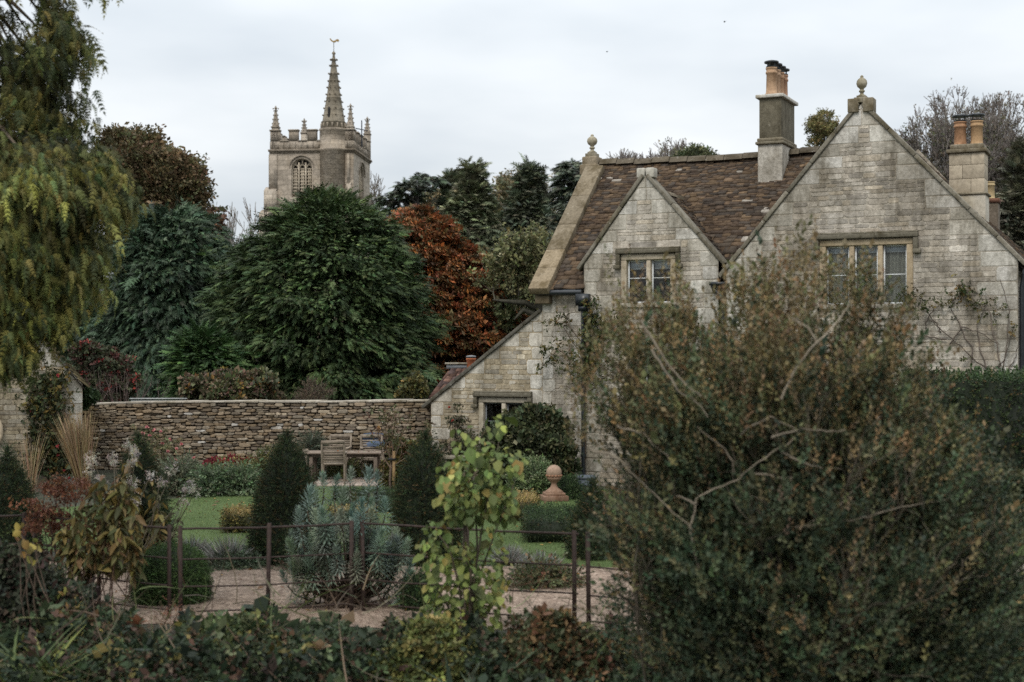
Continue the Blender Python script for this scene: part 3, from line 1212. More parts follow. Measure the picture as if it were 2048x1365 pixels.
# windows -----------------------------------------------------------------
def window(w, v, lights, label, frame_col=(0.36, 0.305, 0.225), blind=None, curtain=None, casement=True, hood=True, bar=0.42, hood_drop=0.22, rough=None):
    (u0, z0), (u1, z1) = w
    jw, mw = 0.115, 0.095
    mb = MB()

    def bx(a0, a1, b0, b1, d0, d1, col):
        mb.para(H(a0, v + d0, b0), HU * (a1 - a0), HB * (d1 - d0), HZ * (b1 - b0), np.array(col) * math.exp(rng.normal(0, .05)))
    bx(u0 - 0.004, u0 + jw, z0, z1 - jw, -0.03, 0.2, frame_col)
    bx(u1 - jw, u1 + 0.004, z0, z1 - jw, -0.03, 0.2, frame_col)
    bx(u0 - 0.004, u1 + 0.004, z1 - jw, z1, -0.034, 0.2, frame_col)
    iw = (u1 - u0 - 2 * jw - (lights - 1) * mw) / lights
    for i in range(1, lights):
        a = u0 + jw + i * iw + (i - 1) * mw
        bx(a, a + mw, z0, z1 - jw, -0.012, 0.19, frame_col)
    win = mb.build('window', M['ashlar'], cot, bevel=0.018)
    win['label'] = label
    mb = MB()
    mb.para(H(u0 - 0.05, v - 0.055, z0 - 0.09), HU * (u1 - u0 + 0.1), HB * 0.25, HZ * 0.09, (0.33, 0.30, 0.25))
    mb.build('sill', M['ashlar'], win, bevel=0.012)
    if hood:
        mb = MB()
        hc = (0.13, 0.118, 0.09)
        ho = 0.10
        mb.para(H(u0 - ho, v - 0.115, z1 + 0.015), HU * (u1 - u0 + 2 * ho), HB * 0.115, HZ * 0.085, hc)
        mb.para(H(u0 - ho, v - 0.085, z1 + 0.10), HU * (u1 - u0 + 2 * ho), HB * 0.085, HZ * 0.035, np.array(hc) * 1.25)
        for a in (u0 - ho, u1 + ho - 0.09):
            mb.para(H(a, v - 0.10, z1 + 0.015 - hood_drop), HU * 0.09, HB * 0.10, HZ * hood_drop, hc)
            s = -0.05 if a < u0 else 0
            mb.para(H(a + s, v - 0.11, z1 - hood_drop - 0.07), HU * 0.14, HB * 0.11, HZ * 0.085, np.array(hc) * 1.2)
        mb.build('hood_mould', M['coping'], win, bevel=0.012)
    for i in range(lights):
        a0 = u0 + jw + i * (iw + mw)
        a1, b0, b1 = a0 + iw, z0, z1 - jw
        if casement:
            mb = MB()
            t = 0.028
            cc = (0.60, 0.61, 0.59)
            d0, d1 = 0.075, 0.115
            for (x0, x1, y0, y1) in ((a0, a0 + t, b0, b1), (a1 - t, a1, b0, b1), (a0 + t, a1 - t, b0, b0 + t), (a0 + t, a1 - t, b1 - t, b1), (a0 + t, a1 - t, b0 + (b1 - b0) * (1 - bar) - 0.009, b0 + (b1 - b0) * (1 - bar) + 0.009)):
                mb.para(H(x0, v + d0, y0), HU * (x1 - x0), HB * (d1 - d0), HZ * (y1 - y0), cc)
            mb.build('casement', M['white'] if casement == 'white' else M['lead'], win)
        mb = MB()
        mb.poly([H(a0, v + 0.098, b0), H(a1, v + 0.098, b0), H(a1, v + 0.098, b1), H(a0, v + 0.098, b1)])
        mb.build('pane', M['glass'], win)
        if blind:
            mb = MB()
            mb.para(H(a0 + .01, v + 0.15, b1 - blind), HU * (iw - .02), HB * 0.012, HZ * blind, (0.52, 0.55, 0.57))
            mb.para(H(a0 + .01, v + 0.145, b1 - blind - 0.015), HU * (iw - .02), HB * 0.02, HZ * 0.02, (0.6, 0.6, 0.58))
            mb.build('blind', M['cloth'], win)
        if curtain and i in curtain:
            mb = MB()
            x = np.linspace(a0 - 0.02, a1 + 0.02, 40)
            dep = 0.24 + 0.025 * np.sin((x - a0) * 46) + 0.01 * np.sin((x - a0) * 21 + 1)
            V = np.concatenate([[H(q, v + e, b0 - 0.05) for q, e in zip(x, dep)], [H(q, v + e, b1) for q, e in zip(x, dep)]])
            mb.add(V, [[j, j + 1, j + 41, j + 40] for j in range(39)], (0.45, 0.42, 0.34))
            mb.build('curtain', M['cloth'], win, smooth=True)
    return win


window(w1, VG, 2, 'two light mullioned window with white casements in the middle gable', blind=0.17, casement='white', frame_col=(0.40, 0.345, 0.265))
window(w3, VW, 3, 'three light mullioned window with cream curtains in the largest gable', blind=0.12, curtain=(0, 1, 2), casement='white', frame_col=(0.40, 0.325, 0.225), bar=0.5)
window(w2, VL, 2, 'low two light window with dark panes in the lean-to wall', casement='lead', frame_col=(0.40, 0.36, 0.29), hood_drop=0.16, bar=0.5)
window(w4, VG, 2, 'ground floor window half hidden behind the big shrub', casement='white', frame_col=(0.40, 0.345, 0.265), bar=0.5, hood=False)


# chimneys -----------------------------------------------------------------
def pot(parent, c, h, r, col, cowl=True, flue=True):
    mb = MB()
    pr = [(r * 1.12, 0), (r * 1.15, 0.05 * h), (r * 1.02, 0.08 * h), (r * 0.98, 0.2 * h), (r * 0.92, 0.76 * h), (r * 1.06, 0.78 * h), (r * 1.08, 0.84 * h), (r * 0.95, 0.86 * h), (r * 0.97, 0.94 * h), (r * 1.07, 0.96 * h), (r * 1.04, h), (r * 0.8, h), (r * 0.78, 0.93 * h)]
    mb.lathe(pr, c, 14, col)
    p = mb.build('chimney_pot', M['terra'], parent, smooth=False)
    if cowl:
        mb = MB()
        for k in range(4):
            a = k * math.pi / 2 + 0.5
            q = np.array([math.cos(a), math.sin(a), 0]) * r * 0.92
            mb.tube([c + q + [0, 0, h - 0.01], c + q * 1.05 + [0, 0, h + 0.10]], 0.009, 5, (0.02, 0.02, 0.03))
        mb.lathe([(r * 1.3, h + 0.10), (r * 1.34, h + 0.115), (r * 1.3, h + 0.135), (r * 0.3, h + 0.165)], c, 14, (0.02, 0.02, 0.03))
        mb.lathe([(r * 1.0, h + 0.005), (r * 1.03, h + 0.025)], c, 14, (0.02, 0.02, 0.03))
        mb.build('cowl', M['black'], p if False else parent)
    return p


def hbox(mb, u0, u1, v0, v1, z0, z1, col):
    mb.para(H(u0, v0, z0), HU * (u1 - u0), HB * (v1 - v0), HZ * (z1 - z0), col)


cv = 2.43
cL, cR = hp(1517, 300, cv), hp(1563, 300, cv)
u0, u1 = cL[0], cR[0]
zc = lambda py: hp(1540, py, cv)[1]
mb = MB()
hbox(mb, u0 - 0.015, u1 + 0.015, cv, cv + 1.22, zc(372) - 0.5, zc(289), (0.50, 0.475, 0.43))
hbox(mb, u0 + 0.01, u1 - 0.01, cv + 0.02, cv + 1.18, zc(276), zc(196), (0.145, 0.13, 0.095))
ch1 = mb.build('chimney', M['rubble'], cot, bevel=0.01)
ch1['label'] = 'tall chimney with a row of four pots on the main roof'
mb = MB()
hbox(mb, u0 - 0.06, u1 + 0.06, cv - 0.06, cv + 1.28, zc(289), zc(283), (0.17, 0.15, 0.11))
hbox(mb, u0 - 0.03, u1 + 0.03, cv - 0.03, cv + 1.25, zc(283), zc(276), (0.19, 0.165, 0.12))
mb.build('string_course', M['coping'], ch1, bevel=0.02)
mb = MB()
hbox(mb, u0 - 0.055, u1 + 0.055, cv - 0.06, cv + 1.28, zc(196), zc(189), (0.48, 0.46, 0.42))
mb.build('cap_stone', M['ashlar'], ch1, bevel=0.015)
um = (u0 + u1) / 2
for i in range(4):
    pot(ch1, H(um, cv + 0.13 + i * 0.315, zc(189)), zc(134) - zc(189), 0.118, [(0.42, 0.28, 0.18), (0.40, 0.27, 0.18), (0.38, 0.235, 0.15), (0.40, 0.24, 0.16)][i])

cv = 2.9
cL, cR = hp(1898, 350, cv), hp(1969, 350, cv)
u0, u1 = cL[0], cR[0]
zc = lambda py: hp(1932, py, cv)[1]
mb = MB()
hbox(mb, u0 + 0.06, u1 + 0.02, cv - 0.02, cv + 0.62, zc(440) - 0.5, zc(391), (0.46, 0.425, 0.36))
z = zc(388)
rows_ = [zc(388), zc(358), zc(330), zc(306)]
for j in range(3):
    cut = [0, 0.38, 1] if j % 2 else [0, 0.62, 1]
    for k in range(2):
        a, b = u0 + (u1 - u0) * cut[k], u0 + (u1 - u0) * cut[k + 1]
        hbox(mb, a + 0.003, b - 0.003, cv, cv + 0.6, rows_[j] + 0.003, rows_[j + 1] - 0.003, np.array((0.40, 0.345, 0.265)) * math.exp(rng.normal(0, .08)))
ch2 = mb.build('chimney', M['ashlar'], cot, bevel=0.005)
mb = MB()
hbox(mb, u0 - 0.01, u1 + 0.06, cv - 0.05, cv + 0.66, zc(391), zc(386), (0.21, 0.185, 0.14))
mb.build('string_course', M['coping'], ch2, bevel=0.02)
ch2['label'] = 'pale ashlar chimney with two pots behind the largest gable'
mb = MB()
hbox(mb, u0 - 0.05, u1 + 0.05, cv - 0.06, cv + 0.66, zc(306), zc(298), (0.20, 0.175, 0.13))
mb.para(H(u0 + 0.02, cv, zc(298)), HU * (u1 - u0 - 0.04), HB * 0.58, HZ * (zc(288) - zc(298)), (0.27, 0.24, 0.19))
mb.build('string_course', M['coping'], ch2, bevel=0.02)
for i in range(2):
    pot(ch2, H(u0 + (u1 - u0) * (0.27 + 0.47 * i), cv + 0.26, zc(291)), zc(240) - zc(291), 0.125, [(0.33, 0.19, 0.11), (0.38, 0.25, 0.14)][i])
cv = 5.2
cL, cR = hp(1968, 400, cv), hp(1996, 400, cv)
zc = lambda py: hp(1982, py, cv)[1]
mb = MB()
hbox(mb, cL[0], cR[0], cv, cv + 0.4, zc(480) - 1.0, zc(406), (0.17, 0.14, 0.11))
ch3 = mb.build('chimney', M['rubble'], cot, bevel=0.01)
ch3['label'] = 'short dark chimney at the back of the cross wing'
mb = MB()
hbox(mb, cL[0] - .02, cR[0] + .02, cv - .02, cv + 0.42, zc(406), zc(397), (0.15, 0.075, 0.05))
mb.build('string_course', M['coping'], ch3)
pot(ch3, H((cL[0] + cR[0]) / 2 - 0.04, cv + 0.2, zc(398)), zc(362) - zc(398), 0.10, (0.42, 0.33, 0.19), cowl=False)

# rain goods ----------------------------------------------------------------
BK = (1, 1, 1)
mb = MB()
gzv = EZ - 0.14 * MS - 0.02
mb.tube([H(-0.02, -0.2, gzv), H(sgL[0] - 0.02, -0.2, gzv - 0.01)], 0.06, 10)
mb.tube([H(-0.10, -0.2, gzv), H(-0.02, -0.2, gzv)], 0.045, 10)
mb.build('gutter', M['black'], cot)
mb = MB()
ud = hp(1168, 600, -0.14)[0]
mb.para(H(ud - 0.14, -0.26, gzv - 0.28), HU * 0.28, HB * 0.16, HZ * 0.24)
mb.para(H(ud - 0.09, -0.24, gzv - 0.40), HU * 0.18, HB * 0.13, HZ * 0.13)
mb.tube([H(ud, -0.18, gzv - 0.3), H(ud, -0.18, 0.0)], 0.045, 10)
for z in (2.9, 1.7, 0.6):
    mb.tube([H(ud, -0.18, z), H(ud, -0.18, z + 0.05)], 0.06, 10)
mb.build('downpipe', M['black'], cot)['label'] = 'straight black downpipe beside the middle gable'
mb = MB()
ua, za = hp(1428, 570, -0.2)
ub = hp(1449, 640, -0.2)[0]
mb.para(H(ua - 0.05, -0.36, za - 0.02), HU * 0.34, HB * 0.2, HZ * 0.07)
mb.tube([H(ua, -0.26, za), H(ua + 0.02, -0.26, za - 0.1), H(ua + 0.14, -0.27, za - 0.2), H(ub, -0.27, za - 0.34), H(ub, -0.27, za - 0.6), H(ub, -0.27, 0)], 0.045, 10)
mb.tube([H(ub, -0.27, za - 0.48), H(ub, -0.27, za - 0.40)], 0.062, 10)
mb.tube([H(ua + 0.01, -0.26, za - 0.06), H(ua + 0.01, -0.26, za + 0.02)], 0.062, 10)
mb.build('downpipe', M['black'], cot)['label'] = 'bent black downpipe between the two larger gables'
mb = MB()
mb.tube([H(bgR[0] + 0.14, VW - 0.1, bgR[1] - 0.22), H(bgR[0] + 0.14, 6, bgR[1] - 0.22)], 0.06, 10)
mb.tube([H(bgR[0] + 0.12, VW + 0.1, bgR[1] - 0.2), H(bgR[0] + 0.06, VW + 0.1, bgR[1] - 0.5), H(bgR[0] + 0.06, VW + 0.1, 0)], 0.05, 10)
mb.build('downpipe', M['black'], cot)['label'] = 'black downpipe on the far right corner'
mb = MB()
mb.para(H(3.8, 0.1, EZ - 0.25), HU * 0.3, HB * 0.25, HZ * 0.2, (0.17, 0.13, 0.09))
mb.build('valley_stone', M['coping'], cot, bevel=0.02)
# ------------------------------------------------------------------ church tower
CT = R(5)
CU = np.array([math.cos(CT), -math.sin(CT), 0])
CB = np.array([math.sin(CT), math.cos(CT), 0])
CO = np.array([(541 - 1024) / FPX * 95, 95.0, 0])
CW, CD = 5.62, 5.86
cz = lambda py: CAM_H + (HOR - py) / FPX * 95.0
gch = float(gz(CO[0], 97.0)) - 0.5


def K(u, v, z):
    return CO + u * CU + v * CB + np.array([0, 0, z])


TC = [(0.36, 0.31, 0.255), (0.33, 0.285, 0.235), (0.38, 0.335, 0.28), (0.30, 0.26, 0.215)]
tw = empty('church_tower', K(CW / 2, CD / 2, gch), 'tall weathered church tower with corner pinnacles and a small spire', 'church')


def tcol(a=0.08):
    return np.array(TC[rng.integers(4)]) * math.exp(rng.normal(0, a))


def arch_pts(ua, ub, zb, zs, rise, k=8):
    w = ub - ua
    um = (ua + ub) / 2
    left = [(ua + (um - ua) * (1 - math.cos(t)), zs + rise * math.sin(t)) for t in np.linspace(0, math.pi / 2, k)]
    right = [(2 * um - a, b) for a, b in left[::-1][1:]]
    return left + right


def arch_wall(mb, T, u0, u1, z0, z1, ua, ub, zb, zs, rise, depth, col):
    """wall panel with a pointed opening, and the stone reveal round it"""
    ap = arch_pts(ua, ub, zb, zs, rise)
    mb.poly([T(u0, z0, 0), T(ua, z0, 0), T(ua, z1, 0), T(u0, z1, 0)], col)
    mb.poly([T(ub, z0, 0), T(u1, z0, 0), T(u1, z1, 0), T(ub, z1, 0)], col)
    mb.poly([T(ua, z0, 0), T(ub, z0, 0), T(ub, zb, 0), T(ua, zb, 0)], col)
    for (a, b), (c, d) in zip(ap[:-1], ap[1:]):
        mb.poly([T(a, b, 0), T(c, d, 0), T(c, z1, 0), T(a, z1, 0)], col)
    full = [(ua, zb)] + ap + [(ub, zb)]
    for (a, b), (c, d) in zip(full, full[1:] + full[:1]):
        mb.poly([T(a, b, 0), T(a, b, depth), T(c, d, depth), T(c, d, 0)], np.array(col) * 0.95)


zt = cz(303)
mb = MB()
fa = ((583 - 541) / FPX * 95, (625 - 541) / FPX * 95)
arch_wall(mb, lambda u, z, d: K(u, d, z), 0, CW, gch, zt, fa[0] + .02, fa[1] + .02, cz(395), cz(338), cz(318) - cz(338), 0.4, TC[0])
sa = (1.9, 3.6)
arch_wall(mb, lambda u, z, d: K(CW - d, u, z), 0, CD, gch, zt, sa[0], sa[1], cz(400), cz(345), cz(322) - cz(345), 0.4, TC[2])
mb.poly([K(0, 0, gch), K(0, 0, zt), K(0, CD, zt), K(0, CD, gch)], TC[1])
mb.poly([K(0, CD, gch), K(0, CD, zt), K(CW, CD, zt), K(CW, CD, gch)], TC[1])
mb.poly([K(0.2, 0.2, zt + .1), K(CW - .2, 0.2, zt + .1), K(CW - .2, CD - .2, zt + .1), K(0.2, CD - .2, zt + .1)], (0.12, 0.12, 0.12))
mb.build('wall', M['tower'], tw)


def belfry(T, ua, ub, zb, zs, rise, label):
    mb = MB()
    ap = arch_pts(ua, ub, zb, zs, rise)
    w = (ub - ua)
    PC = (0.42, 0.365, 0.29)

    def bar(a, b, t, d0=0.16, d1=0.34, col=PC):
        a, b = np.array(a), np.array(b)
        d = (b - a) / np.linalg.norm(b - a)
        n = np.array([-d[1], d[0]]) * t / 2
        V = [T(*(a - n), d0), T(*(b - n), d0), T(*(b + n), d0), T(*(a + n), d0), T(*(a - n), d1), T(*(b - n), d1), T(*(b + n), d1), T(*(a + n), d1)]
        mb.add(V, [[0, 1, 2, 3], [0, 4, 5, 1], [1, 5, 6, 2], [2, 6, 7, 3], [3, 7, 4, 0]], col)
    full = [(ua, zb)] + ap + [(ub, zb)]
    for p, q in zip(full[:-1], full[1:]):
        bar(p, q, 0.12)
    l = w / 3
    for i in (1, 2):
        bar((ua + l * i, zb), (ua + l * i, zs + rise * 0.62), 0.09, 0.12)
    for i in range(3):
        c = ua + l * (i + 0.5)
        pts = [(c + (l * 0.46) * math.cos(t), zs - 0.02 + 0.28 * math.sin(t)) for t in np.linspace(0, math.pi, 7)]
        for p, q in zip(pts[:-1], pts[1:]):
            bar(p, q, 0.07)
        bar((c, zs + 0.26), (c, zs + rise * (0.95 if i == 1 else 0.72)), 0.06)
    win = mb.build('belfry_window', M['tower'], tw)
    win['label'] = label
    mb = MB()
    for i in range(3):
        a0, a1 = ua + l * i + 0.05, ua + l * (i + 1) - 0.05
        nz = max(3, int((zs - zb) / 0.21))
        for j in range(nz + 1):
            z = zb + (zs - zb) * j / nz
            bar((a0, z), (a1, z), 0.085, 0.22, 0.3)
        for q in (0.36, 0.66):
            bar((a0 + (a1 - a0) * q, zb), (a0 + (a1 - a0) * q, zs), 0.07, 0.225, 0.295)
    mb.build('pierced_panel', M['tower'], win)
    mb = MB()
    mb.poly([T(a, b, 0.45) for a, b in full], (0.02, 0.02, 0.02))  # black sheet paints the darkness inside the belfry
    mb.build('black_backing', M['col'], win)
    mb = MB()
    hp_ = arch_pts(ua - .12, ub + .12, zb, zs, rise + .14)
    for (a, b), (c, d) in zip(hp_[:-1], hp_[1:]):
        V = [T(a, b, -0.1), T(c, d, -0.1), T(c, d + .1, -0.1), T(a, b + .1, -0.1), T(a, b, 0.0), T(c, d, 0.0), T(c, d + .1, 0.0), T(a, b + .1, 0.0)]
        mb.add(V, [[0, 1, 2, 3], [0, 4, 5, 1], [2, 6, 7, 3]], (0.24, 0.205, 0.165))
    mb.build('hood_mould', M['tower'], win)


belfry(lambda u, z, d: K(u, d, z), fa[0] + .02, fa[1] + .02, cz(395), cz(338), cz(318) - cz(338), 'traceried three light belfry window facing the garden')
belfry(lambda u, z, d: K(CW - d, u, z), sa[0], sa[1], cz(400), cz(345), cz(322) - cz(345), 'narrow looking belfry window on the right face')


def kbox(mb, u0, u1, v0, v1, z0, z1, col):
    mb.para(K(u0, v0, z0), CU * (u1 - u0), CB * (v1 - v0), HZ * (z1 - z0), col)


# diagonal-stepped buttresses
def buttress(u, v, du, dv, steps, label):
    mb = MB()
    for (a, b, o) in steps:
        kbox(mb, u - (o if du < 0 else 0.45 * (du == 0)), u + (o if du > 0 else 0.45), v - (o if dv < 0 else 0), v + 0.5, a, b, tcol())
        # sloped offset
        q0, q1 = u - (o if du < 0 else 0), u + (o if du > 0 else 0.45)
        mb.add([K(q0, v - (o if dv < 0 else 0), b), K(q1, v - (o if dv < 0 else 0), b), K(q1, v + .2, b + .3), K(q0, v + .2, b + .3), K(q0, v + .2, b), K(q1, v + .2, b)],
               [[0, 1, 2, 3]], tcol())
    o = mb.build('buttress', M['tower'], tw)
    o['label'] = label


buttress(0.0, 0.0, -1, -1, [(gch, cz(428), 0.62), (cz(428), cz(383), 0.36), (cz(383), cz(312), 0.10)], 'stepped buttress on the left corner')
buttress(CW - 0.42, 0.0, 1, -1, [(gch, cz(395), 0.42), (cz(395), cz(372), 0.28), (cz(372), cz(312), 0.16)], 'stepped buttress on the right corner')
buttress(CW - 0.42, CD - 0.5, 1, 1, [(gch, cz(410), 0.3), (cz(410), cz(325), 0.12)], 'stepped buttress on the far corner')

mb = MB()
for (a, b, o) in ((cz(307), cz(304), 0.07), (cz(304), cz(300), 0.14)):
    kbox(mb, -o, CW + o, -o, CD + o, a, b, (0.23, 0.195, 0.155))
mb.build('string_course', M['tower'], tw)

# parapet with battlements, four sides
mb = MB()
z0, z1, z2 = cz(300), cz(284), cz(263)
th = 0.32


def para_side(fn, ln, lab):
    n = 4
    fn(0, ln, z0, z1)
    w = ln / (2 * n + 1)
    for k in range(n + 1):
        a = k * w * 2
        fn(a, a + w, z1, z2)
        fn(a - .05, a + w + .05, z2, z2 + .1, 0.05)
    for k in range(n):
        a = w + k * w * 2
        fn(a, a + w, z1, z1 + .08, 0.05)
    m = 14
    for k in range(m):
        a = ln * k / m
        fn(a + 0.05, a + 0.12, z0 + .08, z1 - .02, 0.035)


def fr_(a, b, c, d, o=0.0):
    kbox(mb, a, b, -0.02 - o, th, c, d, tcol(0.12) * (0.78 if o else 0.9))


def rt_(a, b, c, d, o=0.0):
    kbox(mb, CW - th, CW + 0.02 + o, a, b, c + .003, d + .003, tcol(0.12) * 0.85)


def lf_(a, b, c, d, o=0.0):
    kbox(mb, -0.02 - o, th, a, b, c + .003, d + .003, tcol(0.12) * 0.85)


def bk_(a, b, c, d, o=0.0):
    kbox(mb, a, b, CD - th, CD + 0.02, c + .006, d + .006, tcol(0.12) * 0.85)


for f in (fr_, rt_, lf_, bk_):
    para_side(f, CW if f in (fr_, bk_) else CD, '')
mb.build('parapet', M['tower'], tw)


def pinnacle(u, v, zb, zm, ztip, w, label):
    mb = MB()
    kbox(mb, u - w, u + w, v - w, v + w, zb, zm, tcol())
    kbox(mb, u - w * 1.2, u + w * 1.2, v - w * 1.2, v + w * 1.2, zm, zm + .09, tcol() * 0.85)
    c = K(u, v, 0)
    hgt = ztip - zm
    mb.lathe([(w * 1.15, zm + .09), (w * 0.75, zm + hgt * 0.35), (w * 0.42, zm + hgt * 0.7), (w * 0.22, ztip - 0.22), (w * 0.5, ztip - 0.16), (w * 0.3, ztip - 0.1), (0.02, ztip)], c, 8, tcol() * 0.85, ph=math.pi / 4)
    for k in range(4):
        t = 0.2 + 0.19 * k
        r = w * (1.15 - 1.0 * t) + 0.02
        for a in range(4):
            an = a * math.pi / 2 + CT * -1
            q = c + np.array([math.cos(an) * r, math.sin(an) * r, zm + hgt * t])
            mb.sphere(q, 0.052, tcol() * 0.7, 6, 4)
    r = 0.3
    for a in range(4):
        an = a * math.pi / 2 - CT
        mb.sphere(c + np.array([math.cos(an) * w * .75, math.sin(an) * w * .75, ztip - 0.2]), 0.055, tcol() * 0.8, 6, 4)
    o = mb.build('pinnacle', M['tower'], tw)
    o['label'] = label


ku = lambda px: (px - 541) / FPX * 95
pinnacle(ku(550), 0.2, cz(300), cz(256), cz(211), 0.22, 'crocketed pinnacle on the left front corner')
pinnacle(ku(702), 0.2, cz(300), cz(257), cz(209), 0.22, 'crocketed pinnacle beside the spire')
pinnacle(CW - 0.15, CD - 0.2, cz(300), cz(274) + 0.9, cz(243) + 1.15, 0.21, 'crocketed pinnacle on the right back corner')
pinnacle(ku(592) - 0.75, CD - 0.2, cz(300), cz(270) + 0.9, cz(243) + 1.1, 0.2, 'pinnacle showing behind the battlements')

# stair turret and spire
tu, tv, tr = ku(667), 0.38, 0.95
c = K(tu, tv, 0)
mb = MB()
mb.lathe([(tr, gch), (tr, cz(305)), (tr + 0.1, cz(303)), (tr + 0.1, cz(299)), (tr, cz(298)), (tr, cz(264)), (tr + 0.06, cz(263)), (tr + 0.02, cz(259))], c, 8, TC[0], ph=R(22.5) - CT)
st_ = mb.build('stair_turret', M['tower'], tw)
st_['label'] = 'eight sided stair turret under the spire'
mb = MB()
r0 = 0.82
mb.lathe([(r0, cz(262)), (r0 + .05, cz(260)), (r0 + .02, cz(247)), (r0 + .06, cz(246)), (r0 - .06, cz(243)), (0.60, cz(215)), (0.50, cz(198)), (0.53, cz(197)), (0.48, cz(195)), (0.27, cz(150)), (0.29, cz(149)), (0.25, cz(147)), (0.13, cz(122)), (0.16, cz(120)), (0.11, cz(118)), (0.07, cz(110)), (0.13, cz(108)), (0.10, cz(105)), (0.02, cz(103))], c, 8, (0.215, 0.19, 0.15), ph=R(22.5) - CT)
for k in range(16):
    an = R(22.5) * k - CT + 0.1
    q = c + np.array([math.cos(an), math.sin(an), 0]) * (r0 + 0.02)
    mb.box(q + np.array([0, 0, cz(254)]), (0.10, 0.10, 0.36), (0.30, 0.26, 0.21), an)
for py, r in ((232, .70), (218, .63), (204, .56), (190, .48), (176, .42), (163, .35), (148, .31), (132, .24), (120, .19)):
    for k in range(8):
        an = R(22.5) - CT + k * math.pi / 4
        mb.sphere(c + np.array([math.cos(an) * (r + 0.03), math.sin(an) * (r + 0.03), cz(py)]), 0.062, (0.20, 0.175, 0.14), 6, 4, (1, 1, 1.1))
spire = mb.build('spire', M['tower'], tw)
mb = MB()
q = K(ku(661.5), tv - 0.60, 0)
mb.lathe([(0.095, cz(238)), (0.095, cz(222)), (0.06, cz(218)), (0.01, cz(216))], q, 8, (0.012, 0.012, 0.012))  # black solid on the spire, painting the darkness of a slit
mb.build('black_slit', M['col'], spire)
mb = MB()
tip = c + np.array([0, 0, cz(104)])
mb.tube([tip - [0, 0, 0.2], tip + [0, 0, 0.72]], 0.022, 6, (0.06, 0.05, 0.03))
wc = mb.build('weathercock', M['col'], tw)
mb = MB()
ck = [(-.32, .26), (-.20, .10), (-.05, .02), (.10, .00), (.22, .10), (.34, .04), (.42, .12), (.40, .22), (.30, .26), (.20, .22), (.08, .14), (-.06, .13), (-.16, .20), (-.24, .32), (-.30, .33)]
ck = [(a * 0.85, b * 0.85) for a, b in ck]
for s in (-1, 1):
    V = [tip + CU * a + CB * 0.03 * s + HZ * (0.62 + b) for a, b in ck]
    mb.poly(V if s < 0 else V[::-1], (0.28, 0.18, 0.06))
V = [tip + CU * a + CB * 0.03 * s + HZ * (0.62 + b) for s in (-1, 1) for a, b in ck]
m_ = len(ck)
mb.add(V, [[i, i + m_, (i + 1) % m_ + m_, (i + 1) % m_] for i in range(m_)], (0.28, 0.18, 0.06))
mb.build('cockerel', M['col'], wc)
mb = MB()
q = K(ku(715) + 0.05, 1.6, 0)
mb.tube([q + [0, 0, cz(290)], q + [0, 0, cz(236)]], 0.04, 6, (0.03, 0.035, 0.05))
mb.tube([q + CU * -0.42 + [0, 0, cz(252)], q + CU * 0.42 + [0, 0, cz(257)]], 0.035, 6, (0.03, 0.035, 0.05))
mb.build('cross_pole', M['col'], tw)

# ------------------------------------------------------------------ dry stone garden wall
G0, G1 = at(864, 940, 31.35), at(120, 930, 33.4)
G0[2] = G1[2] = 0
gd = unit(G1 - G0)
gl = float(np.linalg.norm(G1 - G0))
gnrm = np.array([gd[1], -gd[0], 0])
gnrm = gnrm if gnrm[1] < 0 else -gnrm
gtop = lambda s: CAM_H + (HOR - np.interp(s / gl, [0, 0.25, 0.55, 0.8, 0.97, 1.0], [804, 806.5, 806, 808.5, 813, 814])) / FPX * (G0 + gd * s)[1]


def GT(s, z, d):
    return G0 + gd * s - gnrm * d + np.array([0, 0, z * gtop(s) / 1.6])


gw = empty('garden_wall', G0 + gd * gl / 2, 'long brown dry stone garden wall running from lean-to to left outbuilding', 'wall')
DRY = [(0.205, 0.158, 0.108), (0.168, 0.132, 0.094), (0.245, 0.193, 0.138), (0.135, 0.110, 0.086), (0.188, 0.155, 0.118), (0.28, 0.232, 0.172), (0.184, 0.138, 0.09), (0.22, 0.188, 0.146)]
mb = MB()


def emit_dry(s0, s1, z0, z1):
    c = np.array(DRY[rng.integers(len(DRY))]) * math.exp(rng.normal(0, 0.18))
    if rng.random() < 0.02:
        c = np.array((0.45, 0.43, 0.40))
    if s0 > gl - 1.0:
        c = c * np.array([1.25, 1.2, 1.0])
    w, h = s1 - s0, z1 - z0
    pr = rng.uniform(0.0, 0.045)
    n = 8
    an = np.arange(n) * 2 * math.pi / n + 0.39
    ring = []
    for a in an:
        x = np.sign(math.cos(a)) * abs(math.cos(a)) ** 0.45 * w * 0.49
        y = np.sign(math.sin(a)) * abs(math.sin(a)) ** 0.45 * h * 0.47
        ring.append(((s0 + s1) / 2 + x + rng.normal(0, 0.006), (z0 + z1) / 2 + y + rng.normal(0, 0.006)))
    cx, cy = (s0 + s1) / 2, (z0 + z1) / 2
    V = [GT(a, b, 0.05) for a, b in ring] + [GT(cx + (a - cx) * .96, cy + (b - cy) * .9, -pr) for a, b in ring] + [GT(cx + (a - cx) * .7, cy + (b - cy) * .6, -pr - 0.012) for a, b in ring]
    F = [[i, (i + 1) % n, (i + 1) % n + n, i + n] for i in range(n)] + [[i + n, (i + 1) % n + n, (i + 1) % n + 2 * n, i + 2 * n] for i in range(n)]
    mb.add(V, [f[::-1] for f in F], c)
    mb.add(V[2 * n:], [list(range(n))[::-1]], c)


